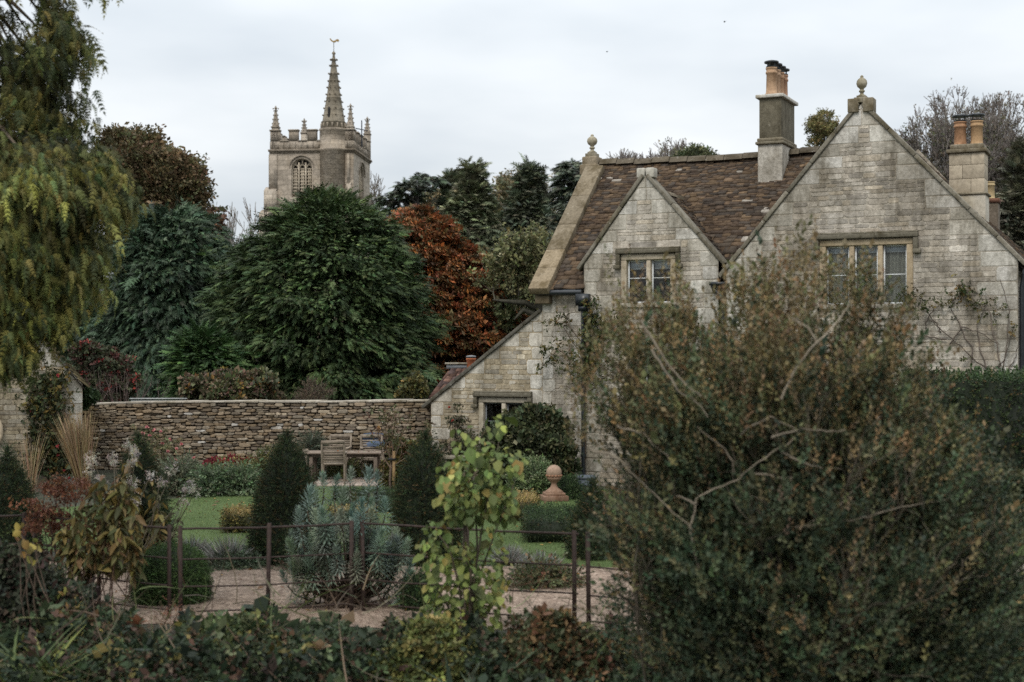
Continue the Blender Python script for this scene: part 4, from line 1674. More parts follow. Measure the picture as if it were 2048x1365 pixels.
z = 0.0
while z < 1.58:
    h = rng.uniform(0.042, 0.078) if rng.random() < 0.8 else rng.uniform(0.075, 0.11)
    if 1.6 - z - h < 0.05:
        h = 1.6 - z
    s = -rng.uniform(0, 0.2)
    while s < gl:
        w = rng.uniform(0.09, 0.30) * (0.75 + h * 4)
        if rng.random() < 0.16 and h > 0.07:
            emit_dry(max(s, 0), min(s + w, gl), z, z + h * 0.5)
            emit_dry(max(s, 0), min(s + w, gl), z + h * 0.5, z + h)
        elif min(s + w, gl) - max(s, 0) > 0.04:
            dz = rng.normal(0, 0.01)
            emit_dry(max(s, 0), min(s + w, gl), z + dz, z + h + dz + rng.uniform(0, 0.012))
        s += w
    z += h
mb.build('stonework', M['dry'], gw)
mb = MB()
for k in range(40):
    s0, s1 = gl * k / 40, gl * (k + 1) / 40
    a, b = GT(s0, 1.6, 0.055), GT(s1, 1.6, 0.055)
    mb.poly([GT(s0, 0, 0.055), a, b, GT(s1, 0, 0.055)], (0.05, 0.042, 0.033))  # dark face behind the stones colours in the joint shadows
    mb.poly([GT(s0, 0, 0.5), GT(s1, 0, 0.5), GT(s1, 1.6, 0.5), GT(s0, 1.6, 0.5)], (0.12, 0.10, 0.08))
mb.build('core', M['dry'], gw)
mb = MB()
s = 0.0
while s < gl:
    w = min(rng.uniform(0.3, 0.7), gl - s)
    t0, t1 = s + 0.004, s + w - 0.004
    hh = rng.uniform(0.035, 0.055)
    e = rng.normal(0, 0.008)
    p, q = GT(t0, 1.6, -0.05 + e), GT(t1, 1.6, -0.05 + e)
    mb.para(p + [0, 0, 0.002], q - p, -gnrm * 0.58, HZ * hh, np.array((0.33, 0.30, 0.255)) * math.exp(rng.normal(0, .15)))
    s += w
mb.build('coping', M['coping'], gw, bevel=0.012)


# ------------------------------------------------------------------ other small buildings
# left outbuilding, gable towards the garden
OT = R(-19)
OU = np.array([math.cos(OT), -math.sin(OT), 0])
OB = np.array([math.sin(OT), math.cos(OT), 0])
OO = at(165, 940, 29.6)
OO[2] = 0


def OH(u, v, z):
    return OO + OU * u + OB * v + np.array([0, 0, z])


oz = lambda py: CAM_H + (HOR - py) / FPX * 29.6
ob = empty('outbuilding', OH(-1.3, 1, 0), 'stone outbuilding with mossy roof half covered by a climbing rose', 'building')
ap_u, ap_z = -1.35, oz(768) + 1.62
stone_wall('gable_wall', ob, lambda u, z, d: OH(u, d, z), [(-2.7, 0), (0, 0), (0, oz(768)), (ap_u, ap_z), (-2.7, oz(768))], rub=WARM, mortar=(0.36, 0.31, 0.24), ql=(0.2, 0.4))
mb = MB()
mb.poly([OH(-.001, 0, 0), OH(-.001, 3.5, 0), OH(-.001, 3.5, oz(768)), OH(-.001, 0, oz(768))], WARM[0])
mb.poly([OH(-2.699, 0, 0), OH(-2.699, 0, oz(768)), OH(-2.699, 3.5, oz(768)), OH(-2.699, 3.5, 0)], WARM[0])
mb.build('side_wall', M['rubble'], ob)
mb = MB()
for e, s in ((0.0, -1), (-2.7, 1)):
    up = OU * (ap_u - e) + HZ * (ap_z - oz(768))
    slates(mb, OH(e, -0.10, oz(768)) - unit(up) * 0.12, OB, up, 3.6, np.linalg.norm(up) + 0.14, cols=[(0.11, 0.09, 0.05), (0.08, 0.07, 0.045), (0.13, 0.105, 0.06)], th=0.035)
mb.build('roof', M['slate'], ob)
mb = MB()
q = OH(-1.82, -0.03, oz(860))
V, F = [], []
for d, r in ((0.03, 1.0), (-0.05, 0.95), (-0.05, 0.7), (0.02, 0.62)):
    for k in range(20):
        a = k * math.pi / 10
        V.append(q + OU * math.cos(a) * 0.27 * r + HZ * math.sin(a) * 0.38 * r + OB * d)
for j in range(3):
    for k in range(20):
        F.append([j * 20 + k, j * 20 + (k + 1) % 20, (j + 1) * 20 + (k + 1) % 20, (j + 1) * 20 + k])
mb.add(V, F, (0.45, 0.37, 0.27))
mb.poly(V[60:], (0.36, 0.30, 0.22))
mb.build('oval_niche', M['ashlar'], ob)['label'] = 'pale oval stone niche in the gable wall'

# tiled outbuilding behind the lean-to
tb = empty('tiled_outbuilding', at(900, 930, 36) * [1, 1, 0], 'low outbuilding with red brown tiled roof and clay flue behind the lean-to', 'building')
q0 = at(849, 803, 36)
dx = 150 / FPX * 36
ztop = at(900, 738, 37)[2]
mb = MB()
up = np.array([0.72, 1.0, ztop - q0[2]])
slates(mb, q0, [1, 0, 0], [0.0, 1.0, (ztop - q0[2])], dx * 1.3, math.hypot(1, ztop - q0[2]), cols=[(0.13, 0.075, 0.06), (0.11, 0.065, 0.055), (0.15, 0.09, 0.07), (0.10, 0.07, 0.065)], exp=(0.11, 0.11), wid=(0.17, 0.19), th=0.016, skip=None)
V0 = len(mb.V)
mb.build('roof', M['slate'], tb)
# the left hip is cut by shearing the roof mesh along its slope
ro = tb.children[0]
cs = np.empty(len(ro.data.vertices) * 3, np.float32)
ro.data.vertices.foreach_get('co', cs)
cs = cs.reshape(-1, 3)
hh = (cs[:, 2] - cs[:, 2].min()) / (cs[:, 2].max() - cs[:, 2].min())
cs[:, 0] += hh * 0.62
ro.data.vertices.foreach_set('co', cs.ravel())
ro.data.update()
mb = MB()
p = at(893, 738, 37)
mb.para(p + [0, -0.03, 0.0], [0.9, 0, 0], [0, 0.2, 0], [0, 0, 0.11], (1, 1, 1))
mb.build('ridge', M['lead'], tb)
mb = MB()
mb.para(p + [-0.04, -0.06, 0.115], [0.9, 0, 0], [0, 0.26, 0], [0, 0, 0.045], (0.30, 0.27, 0.22))
mb.build('ridge_cap', M['coping'], tb)
mb = MB()
p = at(942, 736, 37)
mb.lathe([(0.115, -0.3), (0.115, 0.20), (0.13, 0.21), (0.13, 0.25), (0.1, 0.25)], p, 14, (0.36, 0.13, 0.065))
fl = mb.build('chimney_pot', M['terra'], tb, smooth=False)
mb = MB()
mb.lathe([(0.12, 0.27), (0.135, 0.28), (0.12, 0.31), (0.03, 0.325)], p, 14)
mb.tube([p + [0.06, 0, .24], p + [0.06, 0, .29]], 0.012, 5)
mb.tube([p + [-0.06, 0, .24], p + [-0.06, 0, .29]], 0.012, 5)
mb.build('cowl', M['lead'], fl)
mb = MB()
a = at(855, 930, 36.1) * [1, 1, 0]
mb.para(a, [dx, 0, 0], [0, 1.8, 0], [0, 0, q0[2] - 0.02], (0.36, 0.30, 0.22))
mb.build('wall', M['rubble'], tb)

# far cottage roof that shows through the trees
fc = empty('far_cottage', at(1010, 680, 64) * [1, 1, 0], 'distant cottage with grey roof half hidden by the pollard tree', 'house')
q = at(935, 600, 64)
mb = MB()
zt_ = at(0, 511, 66)[2]
slates(mb, q, [1, 0, 0], [0, 2.2, zt_ - q[2]], 4.2, math.hypot(2.2, zt_ - q[2]), cols=[(0.15, 0.13, 0.11), (0.12, 0.105, 0.095), (0.18, 0.16, 0.13)], exp=(0.2, 0.3), wid=(0.3, 0.5), th=0.03)
mb.build('roof', M['slate'], fc)
mb = MB()
ridge_tiles(mb, np.array([q[0], 66.2, zt_ + 0.1]), np.array([q[0] + 4.2, 66.2, zt_ + 0.1]), r=0.14, ln=0.5, col=(0.26, 0.24, 0.15))
mb.build('ridge', M['coping'], fc)
stone_wall('wall', fc, lambda u, z, d: np.array([q[0] + 0.1 + u, 64.1 + d, z]), [(0, 0), (4.0, 0), (4.0, q[2]), (0, q[2])], pale=PALE, rub=[(0.42, 0.37, 0.28), (0.38, 0.33, 0.25)], band=0.5, course=(0.2, 0.3), lens=(0.4, 0.8))

# grey boarded fence behind the garden wall
bf = empty('board_fence', at(315, 800, 36.5) * [1, 1, 0], 'grey green vertical board fence just above the garden wall', 'fence')
mb = MB()
a, b = at(262, 800, 36.5), at(372, 801, 36.5)
n = 24
for k in range(n):
    p = a + (b - a) * k / n
    hgt = p[2] + 0.01 + rng.normal(0, 0.004)
    mb.para([p[0], p[1], 0.0], [(b[0] - a[0]) / n - 0.006, 0, 0], [0, 0.02, 0], [0, 0, hgt], np.array((0.25, 0.265, 0.255)) * math.exp(rng.normal(0, .07)))
mb.build('boards', M['col'], bf)
mb = MB()
mb.para([a[0] - .03, a[1] - 0.03, a[2] + 0.015], [b[0] - a[0] + .06, 0, 0], [0, 0.08, 0], [0, 0, 0.03], (0.33, 0.34, 0.33))
mb.build('cap_rail', M['col'], bf)
# ------------------------------------------------------------------ trees
def cset(cols, w=None, a=0.25, hue=0.07):
    return lambda n: mixc(cols, n, w, a, hue)


def trunk_to(mb, base, top, r0, r1, col=(0.075, 0.06, 0.045), wob=0.15, k=9, n=9):
    base, top = np.asarray(base, float), np.asarray(top, float)
    t = np.linspace(0, 1, n)[:, None]
    p = base + (top - base) * t + rng.normal(0, wob, (n, 3)) * np.sin(t * math.pi) * [1, 1, 0.2]
    mb.tube(p, np.linspace(r0, r1, n), k, col)
    return p


def tree(name, label, cat, prof, cx, Y, n, rad, per, tp, size, cols, mat='conifer', droop=0.25, outw=0.8, roll=0.5, squash=0.7, lo=0.6, depth=0.85, tr=0.25, limbs=24, group=None, bark=(0.075, 0.06, 0.045), core=True, jit_=0.35, below=0.0, trunk_px=None, lo2=0.5, top_t=0.92):
    prof = np.asarray([p if len(p) == 3 else (p[0], p[1], cx) for p in prof], float)
    sh = (np.mean(rad) * 0.75 + size * 0.45) * FPX / Y
    prof[:, 1] = np.maximum(prof[:, 1] - sh, prof[:, 1] * 0.3)
    prof[:, 0] += sh * 0.8 * np.linspace(1, 0, len(prof))
    C, O = prof_pts(n, prof, cx, Y, depth, lo)
    bx = (trunk_px or prof[-1, 2]) - 1024
    bx = bx / FPX * Y
    base = np.array([bx, Y, float(gz(bx, Y)) + below])
    e = empty(name, base, label, cat, group)
    topx = (prof[0, 2] - 1024) / FPX * Y
    topz = CAM_H + (HOR - prof[0, 0]) / FPX * Y
    top = base + (np.array([topx, Y, topz]) - base) * top_t
    mb = MB()
    tp_ = trunk_to(mb, base - [0, 0, 0.15], top, tr, 0.02, bark, tr * 0.35)
    sel = rng.choice(len(C), min(limbs, len(C)), replace=False)
    for i in sel:
        q = C[i]
        t = np.clip((q[2] - base[2]) / max(top[2] - base[2], .1) - 0.12, 0.05, 0.95)
        s = base + (top - base) * t
        mid = (s + q) / 2 + [0, 0, 0.1 * np.linalg.norm(q - s)] + rng.normal(0, 0.08, 3)
        mb.tube([s, mid, q], [tr * (1 - t) * 0.4 + 0.015, tr * (1 - t) * 0.2 + 0.012, 0.006], 5, bark, caps=False)
    mb.build('trunk', M['bark'], e)
    mb = MB()
    cc = base + (top - base) * 0.45
    if core:
        # inner shoots behind the outer sprays
        Ci, _ = prof_pts(int(n * 0.55), np.column_stack([prof[:, 0] + 6, prof[:, 1] * 0.66, prof[:, 2]]), cx, Y, depth, 0.3)
        clump_leaves(mb, tp, Ci, rad * 1.15, max(4, per // 3), size * 1.5, cols, droop, outw, squash, cc, roll, 0.2)
    clump_leaves(mb, tp, C, rad * np.exp(rng.normal(0, jit_, len(C))), per, size, cols, droop, outw, squash, cc, roll, lo2, sj=0.26 if mat == 'far' else 0.34, cjit=0.24)
    mb.build('crown', M[mat], e)
    return e


GR = [(0.046, 0.076, 0.029), (0.064, 0.098, 0.036), (0.036, 0.062, 0.027), (0.084, 0.116, 0.044)]
tree('conifer_tree', 'huge dense dark green cypress standing in front of the church tower', 'tree',
     [(364, 10, 652), (380, 58, 654), (408, 102, 655), (448, 152, 650), (500, 200, 642), (560, 220, 642), (640, 230, 642), (720, 232, 645), (800, 230, 645), (850, 220, 645)],
     645, 45, 1050, 0.34, 50, PLUME, 0.225, cset(GR, (3, 3, 2, 1), 0.22), droop=0.15, roll=0.6, squash=0.6, tr=0.35, lo=0.74, limbs=10, outw=1.0, jit_=0.3)
BL = [(0.042, 0.072, 0.042), (0.058, 0.092, 0.054), (0.034, 0.058, 0.036), (0.078, 0.115, 0.070)]
tree('conifer_tree', 'soft blue green conifer left of the large dark cypress', 'tree',
     [(400, 24, 345), (416, 70, 347), (455, 104, 350), (500, 132, 345), (560, 140, 338), (640, 142, 328), (720, 148, 318), (800, 154, 308), (850, 150, 300)],
     330, 53, 720, 0.44, 36, PLUME, 0.32, cset(BL, (3, 3, 2, 1), 0.22), droop=0.45, roll=0.8, squash=0.55, tr=0.3, lo=0.7, limbs=14)
tree('conifer_tree', 'dark spruce behind the left outbuilding and golden conifer', 'tree',
     [(470, 8, 150), (520, 40, 150), (600, 70, 150), (700, 92, 150), (800, 104, 150), (850, 100, 150)], 150, 57, 300, 0.45, 34, PLUME, 0.34, cset(BL, (3, 2, 3, 1), 0.22), droop=0.4, roll=0.8, squash=0.55, tr=0.25, lo=0.6, limbs=8)
LG = [(0.045, 0.090, 0.028), (0.060, 0.110, 0.034), (0.032, 0.066, 0.024)]
tree('conifer_tree', 'low bright green conifer between the blue green one and the cypress', 'tree',
     [(648, 22, 395), (664, 52, 400), (700, 72, 410), (750, 78, 412), (800, 76, 412), (840, 70, 412)],
     410, 41.5, 260, 0.30, 36, PLUME, 0.24, cset(LG, None, 0.22), droop=0.1, roll=0.7, squash=0.6, tr=0.15, lo=0.7, limbs=6)
BE = [(0.33, 0.115, 0.040), (0.24, 0.088, 0.036), (0.28, 0.135, 0.056), (0.15, 0.078, 0.040), (0.10, 0.070, 0.035), (0.125, 0.095, 0.042)]
tree('beech_tree', 'copper red beech in autumn leaf right of the dark cypress', 'tree',
     [(398, 16, 838), (414, 60, 836), (440, 104, 830), (490, 112, 842), (530, 146, 878), (580, 180, 902), (640, 196, 908), (690, 188, 908), (740, 164, 892), (830, 130, 872)],
     868, 50, 440, 0.46, 84, CLFLAT, 0.18, cset(BE, (3, 3, 2, 3, 3, 2), 0.25, 0.1), mat='leaf', droop=0.05, roll=0.5, squash=0.35, tr=0.28, lo=0.78, limbs=70, outw=0.9, lo2=0.2, jit_=0.45)
OK_ = [(0.135, 0.105, 0.055), (0.105, 0.095, 0.048), (0.16, 0.122, 0.066), (0.082, 0.082, 0.042), (0.115, 0.078, 0.042)]
tree('oak_tree', 'brown autumn oak rising behind the golden foreground conifer', 'tree',
     [(240, 30, 222), (256, 72, 240), (290, 104, 285), (330, 124, 300), (380, 122, 302), (430, 104, 300), (480, 86, 285), (540, 70, 285)],
     285, 64, 190, 0.62, 84, CL9, 0.22, cset(OK_, None, 0.25, 0.08), mat='leaf', droop=0.05, roll=None, squash=0.6, tr=0.4, lo=0.45, limbs=90, outw=0.4, core=False, lo2=0.35)

# far trees on the hill, leaf colours paled to stand in for haze
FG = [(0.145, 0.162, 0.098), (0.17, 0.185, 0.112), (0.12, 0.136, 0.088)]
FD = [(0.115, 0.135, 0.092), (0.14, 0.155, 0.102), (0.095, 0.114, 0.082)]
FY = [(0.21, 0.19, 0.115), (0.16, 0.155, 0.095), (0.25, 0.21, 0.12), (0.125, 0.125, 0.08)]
tree('pine_tree', 'dark pine with open top left of the tall hillside conifers', 'tree',
     [(333, 6, 906), (343, 22, 904), (362, 28, 902), (378, 18, 905), (400, 26, 902), (440, 30, 900), (500, 34, 900), (560, 30, 900)], 904, 112, 130, 0.55, 30, FANW, 0.55,
     cset(FD), mat='far', droop=0.1, squash=0.4, tr=0.3, lo=0.3, limbs=30)
tree('conifer_tree', 'broad pointed evergreen on the hill behind the copper beech', 'tree',
     [(316, 2, 947), (338, 16, 947), (366, 30, 945), (400, 44, 941), (440, 54, 938), (500, 62, 936), (580, 66, 934)], 940, 102, 420, 0.6, 40, FANW, 0.5,
     cset(FG), mat='far', droop=0.4, squash=0.6, tr=0.35, lo=0.7, limbs=6)
tree('conifer_tree', 'spire topped evergreen on the hill left of the cottage roof', 'tree',
     [(298, 1, 1060), (318, 7, 1060), (334, 12, 1060), (346, 20, 1058), (380, 36, 1055), (430, 46, 1050), (500, 58, 1045), (580, 60, 1045)], 1052, 106, 420, 0.6, 40, FANW, 0.5,
     cset(FD), mat='far', droop=0.45, squash=0.6, tr=0.35, lo=0.7, limbs=6)
tree('broadleaf_tree', 'pale thinning tree showing between two hillside evergreens', 'tree',
     [(338, 20, 1030), (350, 42, 1040), (380, 62, 1045), (420, 66, 1040), (470, 66, 1040), (540, 60, 1040)], 1040, 124, 170, 0.9, 44, CL9, 0.4,
     cset(FY), mat='far', squash=0.7, roll=None, tr=0.35, lo=0.5, limbs=60, core=False)
tree('broadleaf_tree', 'pale bare looking tree beside the flat topped cedar', 'tree',
     [(372, 14, 862), (386, 34, 862), (420, 44, 862), (470, 46, 860), (540, 46, 860)], 862, 126, 80, 0.9, 34, CL9, 0.4,
     cset(FY), mat='far', squash=0.7, roll=None, tr=0.3, lo=0.5, limbs=40, core=False)


def cedar(label, px, base_px, Y, plates, cols, tr=0.4):
    """flat layered plates of foliage on a bare trunk: plates = (px, py, half width px)"""
    bx = (base_px - 1024) / FPX * Y
    base = np.array([bx, Y, float(gz(bx, Y))])
    e = empty('cedar_tree', base, label, 'tree')
    top = at(px, min(p[1] for p in plates) + 6, Y)
    mb = MB()
    trunk_to(mb, base, top, tr, 0.06, (0.06, 0.055, 0.05), 0.15)
    lf = MB()
    for (qx, qy, hw) in plates:
        c = at(qx, qy, Y + rng.uniform(-1.2, 1.2))
        t = np.clip((c[2] - 0.9 - base[2]) / (top[2] - base[2]), 0.2, 0.98)
        s = base + (top - base) * t
        mb.tube([s, (s + c) / 2 + [0, 0, .3], c - [0, 0, .15]], [0.13, 0.09, 0.03], 5, (0.06, 0.055, 0.05), caps=False)
        w = hw / FPX * Y
        n = max(10, int(w * 11))
        P = c + np.stack([rng.uniform(-1, 1, n) * w, rng.uniform(-1, 1, n) * max(w * 0.8, 1.0), rng.normal(0, 0.14, n)], 1)
        P[:, 2] -= 0.12 * ((P[:, 0] - c[0]) ** 2) / max(w, .5)
        clump_leaves(lf, FANW, P, 0.36, 16, 0.42, cols, 0.15, 0.7, 0.25, s, 0.3, 0.2)
    mb.build('trunk', M['bark'], e)
    lf.build('crown', M['far'], e)
    return e


CE = cset([(0.11, 0.13, 0.10), (0.135, 0.155, 0.115), (0.088, 0.108, 0.086)])  # paled needles, distance haze put into the colour
cedar('wide flat topped cedar with layered boughs right of the church tower', 838, 812, 110,
      [(852, 355, 20), (868, 360, 14), (828, 366, 26), (806, 374, 20), (850, 376, 16), (790, 384, 16), (830, 392, 22), (812, 402, 30), (775, 400, 18), (800, 418, 32), (845, 420, 26), (772, 424, 22), (820, 440, 34), (780, 446, 24), (850, 446, 20)], CE, 0.5)
cedar('slender layered cedar just left of the cottage coping', 1142, 1142, 98,
      [(1146, 332, 14), (1128, 338, 12), (1158, 338, 12), (1140, 347, 20), (1126, 358, 14), (1156, 360, 12), (1136, 372, 20), (1122, 384, 14), (1150, 388, 16), (1132, 402, 22), (1120, 416, 16), (1146, 420, 20), (1130, 436, 24), (1118, 452, 20), (1140, 460, 24), (1128, 480, 26)], CE, 0.22)


def bare_tree(label, px, ytop, Y, spread=0.6, r=0.2, lev=3, group=None, leaves=None, nleaf=0, lsize=0.3, col=(0.13, 0.115, 0.10), ivy=0, base_frac=0.3, lean=0.0, mat='far', name='bare_tree', nb=(2, 3)):
    bx = (px - 1024) / FPX * Y
    base = np.array([bx, Y, float(gz(bx, Y)) - 0.1])
    top = at(px, ytop, Y)
    h = top[2] - base[2]
    e = empty(name, base, label, 'tree', group)
    out, tips = [], []
    # rough height of the branching is fitted afterwards by scaling
    grow([0, 0, 0], [lean, 0, 1], 1.0, r / h * 2.2, lev, out, tips, nb=nb, spread=spread, up=0.14, shrink=0.66, wob=0.10, nseg=4, rmin=0.0025)
    P1 = np.array([o[1] for o in out])
    zmax = P1[:, 2].max()
    k = h / zmax
    out = [(base + a * k, base + b * k, max(c * k, 0.00024 * Y), max(d * k, 0.00018 * Y)) for a, b, c, d in out]
    mb = MB()
    put_segs(mb, out, 5, col)
    mb.build('trunk', M['bark'], e)
    lf = MB()
    if nleaf:
        T = np.array([base + p * k for p, d in tips])
        mid = np.array([o[1] for o in out])
        mid = mid[mid[:, 2] > base[2] + h * base_frac]
        T = np.concatenate([T, mid])
        i = rng.choice(len(T), nleaf)
        place(CL6, T[i] + rng.normal(0, 0.25, (nleaf, 3)), sph(nleaf), lsize * np.exp(rng.normal(0, .25, nleaf)), None, leaves(nleaf), lf)
    if ivy:
        n = ivy
        big = [o for o in out if o[2] > 0.06]
        w = np.array([o[2] for o in big])
        j = rng.choice(len(big), n, p=w / w.sum())
        A = np.array([o[0] for o in big])[j]
        B = np.array([o[1] for o in big])[j]
        P = A + (B - A) * rng.uniform(0, 1, (n, 1)) + rng.normal(0, 0.22, (n, 3))
        place(CL6, P, sph(n), 0.34, None, mixc([(0.035, 0.05, 0.028), (0.05, 0.06, 0.032)], n), lf)
    if nleaf or ivy:
        lf.build('crown', M[mat], e)
    return e


TW = (0.16, 0.14, 0.125)
for i, (px, yt, Y, lab) in enumerate([
        (425, 418, 88, 'leafless slender tree nearest the brown oak, left of the church'),
        (462, 402, 92, 'leafless tall tree second from the church tower on its left'),
        (492, 398, 86, 'leafless tall tree nearest the church tower on its left'),
        (512, 412, 84, 'leafless thin tree touching the left church buttress')]):
    bare_tree(lab, px, yt, Y, spread=0.42, r=0.12, lev=4, group='bare trees left of the church', col=(0.17, 0.15, 0.13), ivy=260 if i in (1, 2) else 0)
bare_tree('small russet leaved tree in front of the bare trees', 440, 424, 80, spread=0.35, r=0.12, lev=3, nleaf=1500, lsize=0.38, leaves=cset([(0.11, 0.06, 0.035), (0.08, 0.05, 0.032), (0.06, 0.055, 0.03)]), base_frac=0.25, name='broadleaf_tree')
for px, yt, Y, lab in [(752, 343, 118, 'ivy clad bare tree against the right church wall'), (776, 346, 120, 'ivy clad bare tree left of the flat topped cedar')]:
    bare_tree(lab, px, yt, Y, spread=0.5, r=0.3, lev=4, group='ivy clad trees beside the church', ivy=900, col=(0.15, 0.135, 0.115))
bare_tree('low spreading leafless tree above the left end of the cottage ridge', 1258, 298, 112, spread=0.85, r=0.2, lev=5, col=TW, nb=(3, 4))
bare_tree('fan shaped leafless tree above the middle gable', 1302, 276, 116, spread=0.8, r=0.22, lev=5, col=TW, nb=(3, 4))
bare_tree('thin yellowing tree above the cottage ridge beside the dark evergreen', 1418, 280, 118, spread=0.8, r=0.2, lev=5, nleaf=900, lsize=0.22, leaves=cset(FY), col=TW, base_frac=0.55, name='broadleaf_tree')
tree('evergreen_tree', 'rounded dark evergreen showing above the main ridge', 'tree',
     [(293, 14, 1388), (302, 36, 1388), (318, 48, 1388), (345, 52, 1388), (400, 48, 1388)], 1388, 108, 130, 0.6, 60, CL9, 0.32, cset([(0.085, 0.10, 0.055), (0.10, 0.112, 0.06), (0.07, 0.085, 0.05)]), mat='far', squash=0.7, roll=None, tr=0.25, limbs=20)
tree('broadleaf_tree', 'olive autumn tree between the tall chimney and the largest gable', 'tree',
     [(214, 14, 1648), (224, 30, 1646), (246, 42, 1644), (270, 42, 1644), (290, 38, 1650), (330, 34, 1655), (380, 26, 1655)], 1648, 104, 90, 0.55, 26, CL9, 0.24, cset([(0.17, 0.155, 0.072), (0.13, 0.128, 0.064), (0.21, 0.175, 0.08)]), mat='far', squash=0.5, roll=None, tr=0.3, lo=0.4, limbs=80, core=False)
bare_tree('feathery half bare tree left of the pale chimney', 1858, 204, 98, spread=0.6, r=0.25, lev=5, nleaf=1300, lsize=0.2, leaves=cset([(0.12, 0.10, 0.075), (0.10, 0.092, 0.06), (0.085, 0.09, 0.05)]), col=TW, base_frac=0.45, name='broadleaf_tree', nb=(2, 4))
bare_tree('tall misty brown tree behind the pale chimney', 1958, 184, 108, spread=0.7, r=0.3, lev=5, nleaf=2600, lsize=0.2, leaves=cset([(0.13, 0.105, 0.085), (0.11, 0.092, 0.07), (0.14, 0.12, 0.10)]), col=TW, base_frac=0.4, name='broadleaf_tree', nb=(3, 4))
bare_tree('tall brown tree at the right edge of the photo', 2030, 246, 104, spread=0.6, r=0.3, lev=5, nleaf=2200, lsize=0.2, leaves=cset([(0.11, 0.095, 0.07), (0.09, 0.082, 0.058)]), col=TW, base_frac=0.4, name='broadleaf_tree', nb=(3, 4))
tree('conifer_tree', 'dark conifer low on the right edge behind the chimney', 'tree',
     [(275, 4, 2046), (310, 18, 2044), (360, 30, 2040), (430, 42, 2036), (520, 48, 2036)], 2040, 92, 220, 0.6, 34, FANW, 0.5, cset([(0.13, 0.135, 0.10), (0.15, 0.15, 0.11)]), mat='far', droop=0.4, squash=0.6, tr=0.3, limbs=6)

# the far wood on the hill reads as one mass, its leaves paled in place of haze
mb = MB()
n = 950
X = rng.uniform(-30, 75, n)
Yy = rng.uniform(118, 185, n)
keep = (X > -14) | (rng.random(n) < 0.12)
X, Yy = X[keep], Yy[keep]
C = np.stack([X, Yy, gz(X, Yy) + rng.uniform(0.2, 2.2, len(X))], 1)
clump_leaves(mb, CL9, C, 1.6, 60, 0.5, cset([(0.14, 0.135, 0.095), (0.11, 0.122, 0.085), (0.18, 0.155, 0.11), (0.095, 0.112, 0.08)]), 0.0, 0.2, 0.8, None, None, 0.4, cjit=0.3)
tag(mb.build('hillside_wood', M['far']), 'grey green scrubby wood covering the far hillside', 'wood', kind='stuff')

# old pollard
Yp = 47
pb = at(1058, 640, Yp)
pb[2] = 0
e = empty('pollard_tree', pb, 'old pollard tree with a sawn stump limb and sparse yellow green leaves', 'tree')
mb = MB()
DK = (0.045, 0.042, 0.03)
mb.tube([pb, at(1075, 700, Yp), at(1085, 640, Yp), at(1075, 600, Yp), at(1062, 560, Yp)], [0.3, 0.26, 0.22, 0.2, 0.17], 9, DK)
mb.tube([at(1062, 565, Yp), at(1052, 530, Yp), at(1042, 492, Yp)], [0.19, 0.17, 0.13], 9, (0.20, 0.175, 0.145))
mb.tube([at(1078, 600, Yp), at(1040, 585, Yp), at(1002, 566, Yp - .3)], [0.14, 0.11, 0.06], 7, DK)
mb.tube([at(1084, 620, Yp), at(1050, 606, Yp - .5), at(1010, 603, Yp - .8), at(985, 600, Yp - .8)], [0.13, 0.1, 0.06, 0.02], 7, DK)
mb.tube([at(1085, 636, Yp), at(1045, 620, Yp - .5), at(1028, 640, Yp - .6)], [0.12, 0.08, 0.02], 7, DK)
mb.tube([at(1045, 500, Yp), at(1036, 498, Yp)], [0.06, 0.05], 7, (0.2, 0.17, 0.14))
out, tips = [], []
for (px, py) in ((1050, 545), (1062, 560), (1005, 568), (1020, 585), (990, 602), (1045, 606), (1075, 600), (1080, 560), (1090, 620), (1030, 622), (1060, 580), (1095, 580)):
    grow(at(px, py, Yp - 0.2), [rnd.uniform(-.5, .5), rnd.uniform(-.6, .4), 0.8], rnd.uniform(0.55, 0.9), 0.022, 2, out, tips, nb=(3, 4), spread=0.7, shrink=0.7, rmin=0.005)
put_segs(mb, out, 3, (0.15, 0.135, 0.10))
mb.build('trunk', M['bark'], e)
mb = MB()
T = np.array([o[1] for o in out])
n = 1700
i = rng.choice(len(T), n)
place(CL6, T[i] + rng.normal(0, 0.16, (n, 3)), sph(n), 0.15 * np.exp(rng.normal(0, .25, n)), None, mixc([(0.15, 0.155, 0.07), (0.11, 0.12, 0.058), (0.18, 0.165, 0.08), (0.085, 0.095, 0.05)], n), mb)
C, _ = prof_pts(36, [(470, 22, 1085), (500, 44, 1070), (540, 62, 1050), (590, 70, 1045), (640, 72, 1040), (690, 70, 1040)], 1050, Yp + 1.0, 0.7, 0.3)
clump_leaves(mb, CL6, C, 0.42, 22, 0.17, cset([(0.10, 0.115, 0.05), (0.075, 0.09, 0.042), (0.13, 0.125, 0.06), (0.055, 0.072, 0.036)]), 0.0, 0.2, 0.8, None, None, 0.3)
mb.build('crown', M['leaf'], e)

